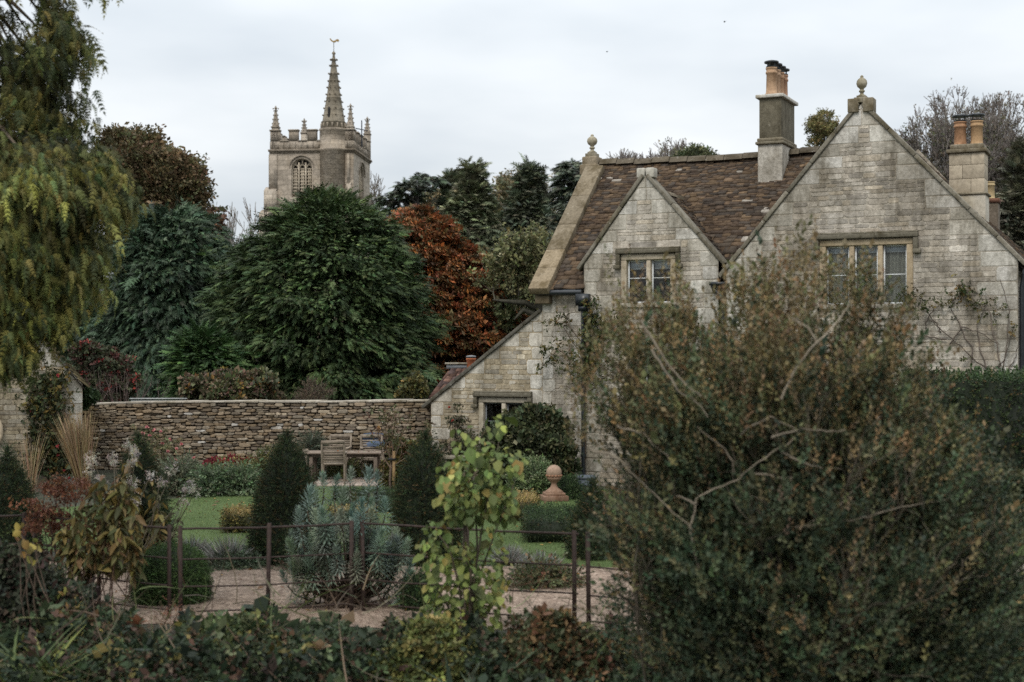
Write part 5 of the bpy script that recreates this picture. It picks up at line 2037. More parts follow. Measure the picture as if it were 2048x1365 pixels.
# golden conifer close on the left: drooping boughs hung with yellow green sprays
Yg = 14.2
gb = np.array([(-115 - 1024) / FPX * Yg, Yg + 0.3, 0.0])
e = empty('golden_conifer', gb, 'large golden green conifer with drooping boughs filling the upper left', 'tree')
mb = MB()
top = gb + [0.1, 0.2, 9.0]
trunk_to(mb, gb - [0, 0, .4], top, 0.33, 0.12, (0.07, 0.055, 0.042), 0.05)
up_prof = np.array([(-260, 120, 0), (-120, 175, 5), (-30, 165, 8), (20, 150, 10), (60, 140, 15), (95, 125, 20), (120, 100, 25)], float)
lo_prof = np.array([(262, 50, 70), (274, 130, 80), (300, 170, 55), (330, 195, 25), (390, 205, 10), (440, 195, 0), (490, 170, -5), (540, 150, -8), (585, 120, -12), (625, 90, -15), (660, 60, -20), (690, 30, -20)], float)
C1, _ = prof_pts(62, up_prof, 20, Yg, 0.8, 0.35)
C2, _ = prof_pts(175, lo_prof, 20, Yg, 0.8, 0.45)
C3, _ = prof_pts(26, np.array([(130, 90, 50), (165, 80, 60), (190, 60, 70), (205, 30, 75)], float), 60, Yg, 0.7, 0.2)
lf = MB()
GC = [(0.130, 0.128, 0.036), (0.092, 0.104, 0.033), (0.055, 0.073, 0.028), (0.175, 0.155, 0.042), (0.040, 0.054, 0.022)]
allC = np.concatenate([C1, C2, C3])
for q in allC[rng.choice(len(allC), 120, replace=False)]:
    t = np.clip((q[2] + 0.5) / 9.0, 0.1, 0.95)
    s = gb + (top - gb) * t
    mid = (s + q) / 2 + [0, 0, 0.22]
    mb.tube([s, mid, q], [0.045, 0.025, 0.006], 5, (0.11, 0.085, 0.06), caps=False)
mb.build('trunk', M['bark'], e)
for C, per, dr, sz in ((C1, 44, 0.9, 0.165), (C2, 84, 0.75, 0.15), (C3, 24, 1.3, 0.16)):
    m = len(C)
    idx = np.repeat(np.arange(m), per)
    n = len(idx)
    # each clump is a hanging plume: sprays spill outwards and down from its head
    o = unit((C[idx] - gb) * [1, 0.7, 0] + rng.normal(0, 0.25, (n, 3)) * [1, 1, 0] + [0, -0.5, 0])
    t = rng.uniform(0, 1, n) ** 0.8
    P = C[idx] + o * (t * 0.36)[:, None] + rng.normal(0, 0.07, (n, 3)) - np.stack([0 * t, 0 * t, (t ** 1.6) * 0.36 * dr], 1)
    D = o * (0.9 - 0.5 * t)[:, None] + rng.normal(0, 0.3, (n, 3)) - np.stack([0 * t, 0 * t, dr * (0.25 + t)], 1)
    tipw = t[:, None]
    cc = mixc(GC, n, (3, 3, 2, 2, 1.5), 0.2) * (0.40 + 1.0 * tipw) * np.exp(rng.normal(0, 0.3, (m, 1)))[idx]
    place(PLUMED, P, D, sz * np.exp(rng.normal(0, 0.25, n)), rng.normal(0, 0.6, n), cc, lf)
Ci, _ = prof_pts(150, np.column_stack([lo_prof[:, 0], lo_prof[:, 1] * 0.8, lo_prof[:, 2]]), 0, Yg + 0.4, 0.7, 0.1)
clump_leaves(lf, PLUMED, Ci, 0.3, 26, 0.18, cset([(0.045, 0.055, 0.022), (0.035, 0.045, 0.02), (0.06, 0.055, 0.025)]), 0.8, 0.4, 0.8, None, None, 0.1)  # inner sprays coloured darker, painting shade into the gaps
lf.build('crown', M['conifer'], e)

# ------------------------------------------------------------------ garden: topiary, hedges, plants, furniture
YEW = [(0.024, 0.040, 0.018), (0.034, 0.052, 0.021), (0.018, 0.030, 0.015), (0.046, 0.058, 0.024)]
YEW = YEW * 2 + [(0.085, 0.062, 0.028)]
BOX = [(0.034, 0.058, 0.024), (0.046, 0.074, 0.028), (0.026, 0.044, 0.020)]


def clipped(name, label, cat, px, Y, prof, n, size, cols, group=None, tp=SPRIGN, mat='waxy', core=(0.018, 0.026, 0.014), lump=0.05, soft=0.05, out=0.75):
    """clipped bush: prof = (py, half width px) rows from top to bottom"""
    x = (px - 1024) / FPX * Y
    prof = np.asarray(prof, float)
    z = CAM_H + (HOR - prof[:, 0]) / FPX * Y
    r = prof[:, 1] / FPX * Y
    base = np.array([x, Y, float(gz(x, Y))])
    e = empty(name, base, label, cat, group)
    mb = MB()
    ph = rng.uniform(0, 6)

    def rad(zz, a):
        return np.interp(zz, z[::-1], r[::-1]) * (1 + lump * np.sin(a * 3 + zz * 5 + ph) + lump * 0.7 * np.sin(a * 5 - zz * 9 + ph * 2))
    zz = np.linspace(z[-1], z[0], 24)
    an = np.arange(24) * 2 * math.pi / 24
    V = []
    for q in zz:
        rr = rad(q, an) - soft
        rr = np.maximum(rr, 0.01)
        V.append(np.stack([x + rr * np.cos(an), Y + rr * np.sin(an), np.full(24, q)], 1))
    V = np.concatenate(V)
    F = [[j * 24 + i, j * 24 + (i + 1) % 24, (j + 1) * 24 + (i + 1) % 24, (j + 1) * 24 + i] for j in range(23) for i in range(24)]
    mb.add(V, F, core)
    mb.poly(V[-24:], core)
    # shoots all over the surface
    w = np.interp(np.linspace(z[-1], z[0], 100), z[::-1], r[::-1]) + 0.02
    zs = rng.choice(np.linspace(z[-1], z[0], 100), n, p=w / w.sum()) + rng.normal(0, 0.02, n)
    a = rng.uniform(0, 2 * math.pi, n)
    rr = np.maximum(rad(zs, a) - rng.uniform(soft * 0.4, soft * 1.8, n), 0.0)
    P = np.stack([x + rr * np.cos(a), Y + rr * np.sin(a), zs], 1)
    dr = np.gradient(np.interp(np.linspace(z[-1], z[0], 100), z[::-1], r[::-1]), (z[0] - z[-1]) / 99)
    sl = np.interp(zs, np.linspace(z[-1], z[0], 100), dr)
    D = unit(np.stack([np.cos(a), np.sin(a), np.clip(-sl, -0.8, 2.5)], 1)) * out + rng.normal(0, 0.42, (n, 3)) + [0, 0, 0.2]
    place(tp, P, D, size * np.exp(rng.normal(0, .25, n)), None, mixc(cols, n, None, 0.25), mb)
    mb.build('foliage', M[mat], e)
    return e


G_ = 'clipped yew cones'
clipped('yew_cone', 'dark clipped yew cone left of the garden table', 'topiary', 574, 18.9, [(866, 1), (878, 10), (900, 22), (930, 37), (960, 49), (1010, 61), (1060, 72), (1110, 75), (1140, 68)], 9000, 0.08, YEW, G_)
clipped('yew_cone', 'dark clipped yew cone in front of the right end of the garden wall', 'topiary', 850, 18.8, [(866, 1), (880, 11), (900, 23), (930, 38), (960, 49), (1020, 61), (1070, 68), (1120, 67), (1150, 60)], 9000, 0.08, YEW, G_)
clipped('yew_cone', 'dark clipped yew cone at the left edge of the photo', 'topiary', 16, 19.2, [(896, 1), (912, 9), (930, 18), (960, 32), (1000, 48), (1050, 58), (1100, 62), (1150, 58)], 7500, 0.08, YEW, G_)
clipped('yew_cone', 'yew cone overgrown by fading clematis left of the lawn', 'topiary', 278, 18.7, [(872, 1), (890, 12), (918, 25), (962, 42), (1012, 56), (1060, 62), (1100, 62), (1150, 56)], 7500, 0.08, YEW, G_)
clipped('yew_cone', 'dark clipped yew cone half hidden behind the big shrub', 'topiary', 1186, 19.2, [(962, 1), (980, 12), (1020, 32), (1060, 46), (1100, 52), (1140, 50)], 5000, 0.08, YEW, G_)
clipped('box_ball', 'large clipped round box ball beside the gravel path', 'topiary', 344, 15.9, [(1094, 8), (1100, 36), (1110, 54), (1128, 68), (1155, 76), (1185, 77), (1215, 70), (1240, 58)], 13000, 0.05, [(0.045, 0.080, 0.025), (0.060, 0.100, 0.032), (0.034, 0.060, 0.022)], None, SPRIG, lump=0.02)
clipped('box_ball', 'small dark round bush under the pale leaved sapling', 'topiary', 838, 15.4, [(1158, 14), (1166, 26), (1190, 34), (1225, 35), (1260, 28)], 2200, 0.08, BOX, None, SPRIG, lump=0.03)
clipped('round_shrub', 'pale variegated rounded shrub beside the terracotta ball', 'shrub', 1064, 27.2, [(929, 12), (934, 26), (945, 36), (965, 40), (985, 36), (1002, 26)], 3000, 0.12, [(0.12, 0.165, 0.075), (0.085, 0.13, 0.055), (0.165, 0.20, 0.11)], None, SPRIG, mat='leaf', lump=0.05)
clipped('round_shrub', 'small dark evergreen mound right of the terracotta ball', 'shrub', 1138, 26.8, [(962, 12), (972, 24), (990, 30), (1010, 28)], 1200, 0.11, BOX, None, SPRIG)


def hedge(label, x0, x1, y0, y1, h, n, cols, core, rz=0.0, cx=None, group=None, size=0.09, topcols=None, mat='waxy'):
    c = np.array([(x0 + x1) / 2, (y0 + y1) / 2, 0])
    sx, sy = (x1 - x0), (y1 - y0)
    ca, sa = math.cos(rz), math.sin(rz)
    A, B = np.array([ca, sa, 0]), np.array([-sa, ca, 0])
    c[2] = float(gz(c[0], c[1]))
    e = empty('box_hedge' if h < 1 else 'yew_hedge', c, label, 'hedge', group)
    mb = MB()
    mb.box(c + [0, 0, h / 2 - 0.02], (sx - 0.06, sy - 0.06, h - 0.06), core, rz)
    ar = np.array([sx * h, sx * h, sy * h, sy * h, sx * sy])
    f = rng.choice(5, n, p=ar / ar.sum())
    u, v = rng.uniform(-.5, .5, n), rng.uniform(0, 1, n)
    P = np.zeros((n, 3))
    D = np.zeros((n, 3))
    for k, (nx, ny) in enumerate(((0, -1), (0, 1), (-1, 0), (1, 0))):
        s = f == k
        if nx == 0:
            P[s] = c + A * (u[s] * sx)[:, None] + B * (ny * sy / 2) + np.outer(v[s] * h, [0, 0, 1])
            D[s] = B * ny
        else:
            P[s] = c + B * (u[s] * sy)[:, None] + A * (nx * sx / 2) + np.outer(v[s] * h, [0, 0, 1])
            D[s] = A * nx
    s = f == 4
    P[s] = c + A * (u[s] * sx)[:, None] + B * ((v[s] - 0.5) * sy)[:, None] + [0, 0, h]
    D[s] = [0, 0, 1]
    P -= D * rng.uniform(0.02, 0.09, (n, 1))
    D = D + rng.normal(0, 0.5, (n, 3)) + [0, 0, 0.2]
    cc = mixc(cols, n)
    if topcols is not None:
        cc[s] = mixc(topcols, int(s.sum()))
    place(SPRIG, P, D, size * np.exp(rng.normal(0, .25, n)), None, cc, mb)
    mb.build('foliage', M[mat], e)


VAR = [(0.115, 0.10, 0.030), (0.075, 0.072, 0.026), (0.16, 0.13, 0.04), (0.05, 0.055, 0.024)]
VART = [(0.27, 0.20, 0.085), (0.22, 0.165, 0.06), (0.30, 0.235, 0.11)]
q = at(485, 1062, 21.9)
hedge('low yellow tinged box hedge on the lawn left of the yew cone', -4.42, -3.3, 21.7, 22.3, 0.30, 2600, VAR, (0.04, 0.04, 0.02), 0.02, None, 'low box hedges', 0.08, VART)
hedge('short yellow tinged box hedge seen over the blue green spurge', -2.8, -2.2, 21.9, 22.6, 0.30, 1500, VAR, (0.04, 0.04, 0.02), 0.25, None, 'low box hedges', 0.08, VART)
hedge('yellow tinged box hedge end beside the pale green sapling', -0.15, 0.40, 23.2, 24.4, 0.34, 1500, VAR, (0.05, 0.045, 0.02), 0.0, None, 'low box hedges', 0.08, VART)
hedge('dark green square box hedge in front of the terracotta ball', 0.20, 1.05, 20.6, 22.4, 0.34, 3200, YEW, (0.018, 0.026, 0.014), 0.0, None, 'low box hedges', 0.07, BOX)
hedge('thin low box edging below the standard rose', -3.3, -1.9, 26.2, 26.6, 0.20, 1500, BOX, (0.02, 0.03, 0.015), -0.03, None, 'low box hedges', 0.07)
hedge('second low box edging nearer than the standard rose', -3.0, -1.4, 24.4, 24.8, 0.20, 1500, BOX, (0.02, 0.03, 0.015), -0.03, None, 'low box hedges', 0.07)
hedge('tall dark clipped yew hedge on the right below the gable', 5.9, 10.5, 20.4, 21.8, 2.38, 15000, YEW, (0.014, 0.020, 0.012), -0.12, None, None, 0.12, BOX)


def plant(name, label, cat, prof, cx, Y, n, rad, per, tp, size, cols, mat='leaf', droop=0.0, outw=0.4, roll=None, squash=0.8, lo=0.3, depth=0.8, stems=0, stemcol=(0.08, 0.06, 0.04), group=None, srad=0.008, lo2=0.3, extra=None):
    prof = np.asarray([p if len(p) == 3 else (p[0], p[1], cx) for p in prof], float)
    C, O = prof_pts(n, prof, cx, Y, depth, lo)
    x = (prof[-1, 2] - 1024) / FPX * Y
    base = np.array([x, Y, float(gz(x, Y))])
    e = empty(name, base, label, cat, group)
    mb = MB()
    if stems:
        sb = MB()
        for q in C[rng.choice(len(C), min(stems, len(C)), replace=False)]:
            b = base + [rng.normal(0, 0.08), rng.normal(0, 0.08), 0]
            mid = (b + q) / 2 + np.array([(q[0] - b[0]) * -0.2, 0, 0.05])
            sb.tube([b, mid, q], [srad * 1.3, srad, srad * 0.5], 4, np.array(stemcol) * math.exp(rng.normal(0, .2)), caps=False)
        sb.build('stem', M['bark'], e)
    clump_leaves(mb, tp, C, rad, per, size, cols, droop, outw, squash, base, roll, lo2)
    mb.build('foliage', M[mat], e)
    return e


# shrubs behind the wall
plant('hydrangea', 'rounded fading hydrangea mound rising above the middle of the garden wall', 'shrub', [(744, 50, 478), (755, 84, 470), (775, 104, 460), (806, 106, 458), (830, 100, 458)], 465, 37.2, 200, 0.17, 34, CL6, 0.14,
      cset([(0.085, 0.09, 0.042), (0.12, 0.085, 0.055), (0.16, 0.115, 0.085), (0.06, 0.072, 0.036), (0.20, 0.12, 0.035)], (3, 2, 2, 2, .6)), squash=0.7, lo=0.6)
plant('twiggy_shrub', 'dry pinkish brown twiggy shrub right of the hydrangea above the wall', 'shrub', [(768, 10, 636), (785, 24, 628), (806, 30, 622), (830, 28, 620)], 625, 37.4, 50, 0.16, 26, SPRIGN, 0.14,
      cset([(0.14, 0.105, 0.08), (0.11, 0.085, 0.06), (0.09, 0.075, 0.05)]), stems=30, stemcol=(0.15, 0.11, 0.085))
plant('yellow_shrub', 'small yellow green shrub above the wall beside the tiled outbuilding', 'shrub', [(752, 14, 832), (770, 24, 828), (800, 28, 822), (820, 26, 820)], 826, 36.0, 46, 0.17, 24, CL6, 0.12,
      cset([(0.13, 0.11, 0.035), (0.08, 0.08, 0.032), (0.05, 0.055, 0.026)]))
plant('red_shrub', 'shrub with crimson autumn leaves below the golden conifer', 'shrub', [(690, 22, 175), (705, 46, 190), (735, 62, 205), (770, 66, 215), (806, 60, 215)], 205, 37.6, 90, 0.24, 26, CL6, 0.13,
      cset([(0.17, 0.028, 0.022), (0.07, 0.03, 0.026), (0.045, 0.045, 0.026), (0.05, 0.058, 0.032)], (0.8, 1, 3, 3)), stems=26, stemcol=(0.09, 0.05, 0.045))
bx_ = at(236, 805, 37)
bx_[2] = 0
e = empty('twiggy_shrub', bx_, 'leafless red grey twiggy shrub behind the left end of the wall', 'shrub')
out, tips = [], []
for k in range(26):
    a = rng.uniform(-0.9, 0.9)
    grow(bx_ + [rng.normal(0, .35), rng.normal(0, .2), 0.4], [a, rng.uniform(-.4, .4), 1.3], 1.0, 0.014, 2, out, tips, nb=(2, 3), spread=0.4, shrink=0.6, rmin=0.004)
mb = MB()
put_segs(mb, out, 3, (0.13, 0.095, 0.085), 0.25)
mb.build('stem', M['bark'], e)
plant('ivy_bush', 'dark green ivy bush on the corner of the left outbuilding', 'shrub', [(772, 10, 176), (782, 20, 176), (800, 20, 172), (815, 10, 170)], 174, 30.4, 30, 0.10, 26, CL6, 0.09, cset(BOX), mat='waxy')

# bed in front of the wall
plant('rose_bush', 'leggy rose bush dotted with pink blooms against the wall', 'rose', [(850, 20, 300), (880, 50, 318), (915, 60, 325), (950, 60, 325), (985, 52, 322)], 322, 30.2, 60, 0.16, 8, CL6, 0.07,
      cset([(0.13, 0.13, 0.065), (0.10, 0.105, 0.055), (0.15, 0.12, 0.065)]), stems=30, stemcol=(0.10, 0.09, 0.05), lo=0.2)


def blooms(name, label, pts, Y, r, col, group, cat='flower', parent=None):
    """open rose blooms, one thing each"""
    for px, py in pts:
        c = at(px, py, Y + rng.uniform(-.1, .1))
        mb = MB()
        n = 16
        D = sph(n) + [0, -0.5, 0.5]
        place(BROAD, np.tile(c, (n, 1)) - unit(D) * r * 0.2, D, r * np.exp(rng.normal(0, .15, n)), None, jit(col, n, 0.15, 0.04), mb)
        o = mb.build(name, M['petal'], None, c)
        tag(o, label, cat, group)


blooms('rose_bloom', 'pink rose bloom among those in front of the garden wall', [(294, 855), (306, 861), (322, 864), (286, 868), (340, 880), (325, 888), (363, 889), (354, 899), (336, 904), (352, 920), (368, 928), (388, 917), (264, 882), (300, 872)], 29.9, 0.05, (0.62, 0.27, 0.28), 'pink roses at the garden wall')
blooms('rose_bloom', 'small pink or red rose bloom on the left outbuilding climber', [(116, 752), (62, 824), (115, 893), (116, 911), (100, 940), (128, 942), (139, 957)], 29.2, 0.05, (0.50, 0.10, 0.11), 'roses on the outbuilding')
blooms('rose_bloom', 'apricot yellow rose bloom on the standard rose', [(757, 857)], 28.4, 0.055, (0.62, 0.36, 0.10), None)
GRN = [(0.085, 0.125, 0.062), (0.11, 0.15, 0.085), (0.065, 0.095, 0.05), (0.13, 0.165, 0.105)]
plant('border_plant', 'bushy grey green border perennial left below the rose bush', 'plant', [(928, 20, 355), (945, 40, 360), (975, 50, 362), (1005, 46, 362)], 360, 27.6, 80, 0.15, 26, SPRIGN, 0.16, cset([(0.10, 0.12, 0.08), (0.13, 0.135, 0.09), (0.085, 0.095, 0.06)]), lo=0.2)
plant('border_plant', 'fresh green leafy border clump right of the grey green perennial', 'plant', [(950, 20, 415), (965, 36, 418), (990, 42, 420), (1003, 40, 420)], 420, 27.3, 60, 0.13, 26, SPRIG, 0.16, cset(GRN), lo=0.2)
plant('border_plant', 'fresh green leafy border clump below the red stonecrop', 'plant', [(945, 24, 478), (960, 40, 480), (980, 46, 482), (1000, 44, 482)], 480, 27.6, 70, 0.13, 26, SPRIG, 0.16, cset(GRN), lo=0.2)
plant('stonecrop', 'red flowered stonecrop along the foot of the wall', 'plant', [(921, 48, 466), (930, 56, 466), (945, 56, 466)], 466, 30.8, 70, 0.10, 34, CLFLAT, 0.09, cset([(0.20, 0.025, 0.035), (0.15, 0.03, 0.035), (0.12, 0.07, 0.03)], (3, 2, 1)), squash=0.3, stems=30, stemcol=(0.14, 0.13, 0.05))
plant('border_plant', 'yellowing border plant under the red stonecrop flowers', 'plant', [(936, 40, 470), (950, 58, 472), (975, 60, 474)], 472, 30.5, 70, 0.14, 26, SPRIG, 0.15, cset([(0.16, 0.15, 0.06), (0.12, 0.125, 0.055), (0.19, 0.16, 0.06)]), lo=0.2)
plant('border_plant', 'olive yellow border plant beside the left side of the yew cone', 'plant', [(912, 12, 530), (930, 24, 528), (960, 26, 526), (985, 24, 526)], 527, 29.0, 50, 0.13, 26, SPRIG, 0.14, cset([(0.13, 0.12, 0.045), (0.09, 0.095, 0.04), (0.06, 0.07, 0.03)]))
plant('yellow_shrub', 'loose yellow green shrub right of the garden table', 'shrub', [(880, 20, 818), (910, 34, 815), (950, 46, 812), (1000, 48, 808)], 815, 29.2, 110, 0.17, 26, CL6, 0.10, cset([(0.15, 0.12, 0.035), (0.10, 0.095, 0.035), (0.07, 0.075, 0.03), (0.12, 0.07, 0.03)]), stems=20)
plant('border_plant', 'low leafy plant behind the table legs', 'plant', [(925, 60, 690), (945, 74, 690), (968, 74, 690)], 690, 31.0, 70, 0.13, 22, SPRIG, 0.13, cset([(0.10, 0.105, 0.035), (0.07, 0.085, 0.035), (0.045, 0.06, 0.03)]), lo=0.1)
plant('border_plant', 'grey leaved plant against the wall behind the table', 'plant', [(880, 12, 624), (900, 24, 624), (940, 26, 624)], 624, 31.2, 40, 0.13, 24, SPRIGN, 0.14, cset([(0.075, 0.085, 0.06), (0.055, 0.065, 0.045)]))
plant('evergreen_shrub', 'broad dark evergreen shrub against the lean-to wall', 'shrub', [(822, 30, 1075), (838, 52, 1065), (870, 84, 1050), (905, 88, 1048), (940, 80, 1055), (975, 70, 1060)], 1055, 28.4, 240, 0.24, 44, CL6, 0.12, cset([(0.038, 0.050, 0.025), (0.055, 0.066, 0.03), (0.028, 0.038, 0.02), (0.07, 0.07, 0.035)]), mat='waxy', lo=0.5)
plant('rose_bush', 'thin leggy rose on the lean-to wall left of its window', 'rose', [(815, 10, 908), (840, 30, 915), (880, 42, 920), (930, 40, 915)], 912, 30.3, 34, 0.12, 10, CL6, 0.08, cset([(0.09, 0.075, 0.05), (0.06, 0.07, 0.035)]), stems=26, stemcol=(0.12, 0.085, 0.07), lo=0.1)
blooms('rose_bloom', 'tiny coral rose bud on the lean-to wall', [(899, 815), (905, 842)], 30.0, 0.04, (0.5, 0.10, 0.08), 'rose buds on the lean-to')


# climbers on the cottage
def climber(label, v, pts, n, size, cols, leafr=0.14, seed=0, per=10, r=0.012, twig=True, cat='climber', col=(0.085, 0.06, 0.04)):
    P = [H(*(hp(px, py, v)[0:1] + (v,) + hp(px, py, v)[1:2])) for px, py in pts]
    P = [np.array(p) for p in P]
    b = P[0] * [1, 1, 0]
    e = empty('climbing_plant', b, label, cat)
    return e, P


def climb(label, v, strands, leafy, size, cols, col=(0.085, 0.06, 0.04), r=0.012):
    pt = lambda px, py: H(hp(px, py, v)[0], v - rng.uniform(0.02, 0.10), hp(px, py, v)[1])
    b = pt(*strands[0][0]) * [1, 1, 0]
    e = empty('climbing_plant', b, label, 'climber')
    sb = MB()
    for s in strands:
        P = [pt(*q) for q in s]
        t = np.linspace(0, 1, len(P) * 4)
        Q = np.stack([np.interp(t, np.linspace(0, 1, len(P)), [p[i] for p in P]) for i in range(3)], 1) + rng.normal(0, 0.012, (len(t), 3))
        sb.tube(Q, np.linspace(r, r * 0.35, len(t)), 5, np.array(col) * math.exp(rng.normal(0, .2)), caps=False)
    sb.build('stem', M['bark'], e)
    mb = MB()
    for (px, py, rr, n) in leafy:
        c = pt(px, py)
        w = rr / FPX * 29
        P = c + rng.normal(0, 0.5, (n, 3)) * [w, 0.05, w] - HB * 0.06
        place(CL6, P, sph(n) - HB * 0.5, size * np.exp(rng.normal(0, .25, n)), None, cols(n), mb)
    mb.build('foliage', M['leaf'], e)


CLM = cset([(0.060, 0.075, 0.030), (0.09, 0.09, 0.035), (0.045, 0.060, 0.027), (0.13, 0.10, 0.035)])
climb('climbing rose with yellowing leaves round the straight downpipe', VG,
      [[(1172, 930), (1172, 760), (1178, 660), (1185, 600)], [(1175, 700), (1140, 650), (1098, 640), (1078, 648)], [(1178, 690), (1215, 660), (1245, 625)], [(1172, 740), (1120, 700), (1090, 720), (1082, 750)], [(1172, 720), (1130, 660), (1140, 622)],
       [(1175, 800), (1130, 770), (1095, 790)], [(1180, 780), (1230, 740), (1260, 720)]],
      [(1186, 610, 16, 26), (1188, 640, 24, 60), (1196, 670, 28, 80), (1186, 700, 34, 100), (1175, 730, 40, 90), (1200, 740, 40, 60), (1215, 655, 20, 26), (1240, 630, 20, 24), (1128, 630, 16, 12), (1126, 645, 14, 10), (1100, 645, 14, 8), (1095, 700, 16, 14), (1085, 735, 12, 10), (1110, 720, 20, 18), (1145, 740, 30, 26), (1130, 690, 24, 14), (1380, 640, 28, 40), (1365, 650, 22, 30)],
      0.085, CLM)
climb('bare branched climber trained across the right of the largest gable', VW,
      [[(2000, 760), (1995, 690), (1978, 620), (1930, 590), (1900, 600)], [(2000, 760), (1960, 730), (1920, 690), (1880, 660), (1850, 620), (1840, 600)], [(1940, 760), (1945, 700), (1920, 650), (1905, 620), (1912, 590)], [(1850, 660), (1860, 630), (1885, 605)], [(2005, 755), (2015, 680), (2020, 620), (2000, 560)],
       [(2000, 760), (2030, 720), (2040, 690)], [(1980, 755), (1960, 700), (1955, 650), (1975, 600)], [(1880, 665), (1870, 640), (1845, 645)], [(1990, 740), (2010, 720), (2030, 650)], [(1900, 690), (1925, 655), (1960, 665), (2000, 690)], [(1895, 680), (1850, 672), (1830, 676)]],
      [(1923, 578, 14, 24), (1935, 592, 24, 20), (1830, 606, 26, 40), (1815, 600, 20, 24), (1870, 610, 30, 16), (1900, 600, 20, 20), (1960, 605, 26, 16), (1985, 620, 26, 12), (2020, 640, 20, 8), (1932, 718, 10, 6), (1945, 610, 20, 8)],
      0.07, CLM, (0.10, 0.08, 0.065), 0.014)
# climber on the left outbuilding
e = empty('climbing_plant', at(80, 940, 29.3) * [1, 1, 0], 'climbing rose with yellowing leaves covering the left outbuilding gable', 'climber')
sb, mb = MB(), MB()
for px, py, rr, n in ((90, 760, 30, 60), (100, 800, 34, 90), (80, 840, 40, 120), (110, 880, 36, 120), (90, 920, 34, 90), (40, 790, 34, 60), (20, 800, 24, 50), (135, 930, 26, 60), (60, 870, 30, 50), (55, 790, 30, 50), (120, 750, 20, 22), (60, 925, 30, 40)):
    c = at(px, py, 29.3)
    w = rr / FPX * 29
    P = c + rng.normal(0, 0.55, (n, 3)) * [w, 0.12, w]
    place(CL6, P, sph(n) + [0, -.5, 0], 0.12 * np.exp(rng.normal(0, .25, n)), None, mixc([(0.055, 0.065, 0.03), (0.04, 0.052, 0.025), (0.10, 0.085, 0.03), (0.14, 0.10, 0.03)], n, (3, 3, 1.5, .7)), mb)
for s in ([(85, 1000), (80, 900), (95, 800), (85, 740)], [(85, 950), (110, 880), (120, 760)], [(80, 900), (40, 830), (15, 795)]):
    sb.tube([at(px, py, 29.45) for px, py in s], [0.02, 0.015, 0.012, 0.008][:len(s)], 5, (0.08, 0.06, 0.04), caps=False)
sb.build('stem', M['bark'], e)
mb.build('foliage', M['leaf'], e)


def grass_tuft(label, px, py_base, py_top, Y, hw, n, cols, name='ornamental_grass', group=None, lean=0.12, w=0.012, spread=0.5):
    b = at(px, py_base, Y)
    b[2] = float(gz(b[0], Y))
    h = at(px, py_top, Y)[2] - b[2]
    r = hw / FPX * Y
    mb = MB()
    a = rng.uniform(0, 2 * math.pi, n)
    f = rng.uniform(0, 1, n) ** 0.7
    P = b + np.stack([r * 0.35 * f * np.cos(a), r * 0.35 * f * np.sin(a), 0 * a], 1)
    D = np.stack([np.cos(a) * f * spread * r / h * 2, np.sin(a) * f * spread * r / h * 2, np.ones(n)], 1) + [lean, 0, 0] + rng.normal(0, 0.05, (n, 3))
    V, F = t_blade(w / h, 0.18, 4)
    place((V, F), P, D, h * rng.uniform(0.6, 1.05, n), rng.uniform(-math.pi, math.pi, n), cols(n), mb)
    o = mb.build(name, M['leaf'], None, b)
    return tag(o, label, 'grass', group)


STRAW = cset([(0.30, 0.215, 0.125), (0.24, 0.17, 0.095), (0.35, 0.26, 0.16)])
grass_tuft('tall straw coloured feather grass left of the garden wall', 168, 960, 826, 28.6, 34, 520, STRAW, lean=-0.13, w=0.008, spread=0.3)
grass_tuft('sparse straw grass in front of the outbuilding wall', 60, 1000, 850, 27.5, 24, 50, STRAW, lean=0.02, w=0.007, spread=0.3)
# lavender
LAV = cset([(0.19, 0.195, 0.175), (0.14, 0.15, 0.13), (0.25, 0.25, 0.235)])
for i, (px, yb, yt, Y, hw, lab) in enumerate([(382, 1112, 1068, 19.3, 34, 'small silvery lavender tuft right of the paired fence posts'), (455, 1140, 1062, 18.6, 54, 'large silvery lavender tuft left of the dark yew cone'),
                                           (1018, 1130, 1085, 18.6, 38, 'silvery lavender tuft just right of the pale sapling'), (1082, 1140, 1096, 18.0, 44, 'silvery lavender tuft nearest the big shrub'), (338, 1110, 1080, 18.9, 22, 'tiny silvery lavender tuft behind the paired fence posts')]):
    grass_tuft(lab, px, yb, yt, Y, hw, 420, LAV, 'lavender', 'lavender tufts along the path', 0.0, 0.010, 1.1)
plant('border_plant', 'low mixed border plant beside the path right of the sapling', 'plant', [(1140, 40, 1090), (1155, 66, 1090), (1175, 70, 1090)], 1090, 16.9, 70, 0.10, 24, SPRIG, 0.11, cset([(0.10, 0.105, 0.055), (0.07, 0.085, 0.04), (0.13, 0.075, 0.045), (0.05, 0.06, 0.03)]), lo=0.1)
plant('border_plant', 'low leafy edging plant under the large lavender', 'plant', [(1120, 30, 470), (1132, 56, 470), (1146, 60, 470)], 470, 18.3, 60, 0.09, 22, SPRIG, 0.10, cset([(0.06, 0.085, 0.05), (0.085, 0.11, 0.07), (0.04, 0.055, 0.03)]), lo=0.1)
plant('border_plant', 'low leafy edging plant at the foot of the yew cone by the path', 'plant', [(1124, 30, 620), (1136, 60, 620), (1150, 64, 620)], 620, 18.2, 60, 0.09, 22, SPRIG, 0.10, cset([(0.05, 0.07, 0.04), (0.07, 0.09, 0.05), (0.09, 0.06, 0.04)]), lo=0.1)

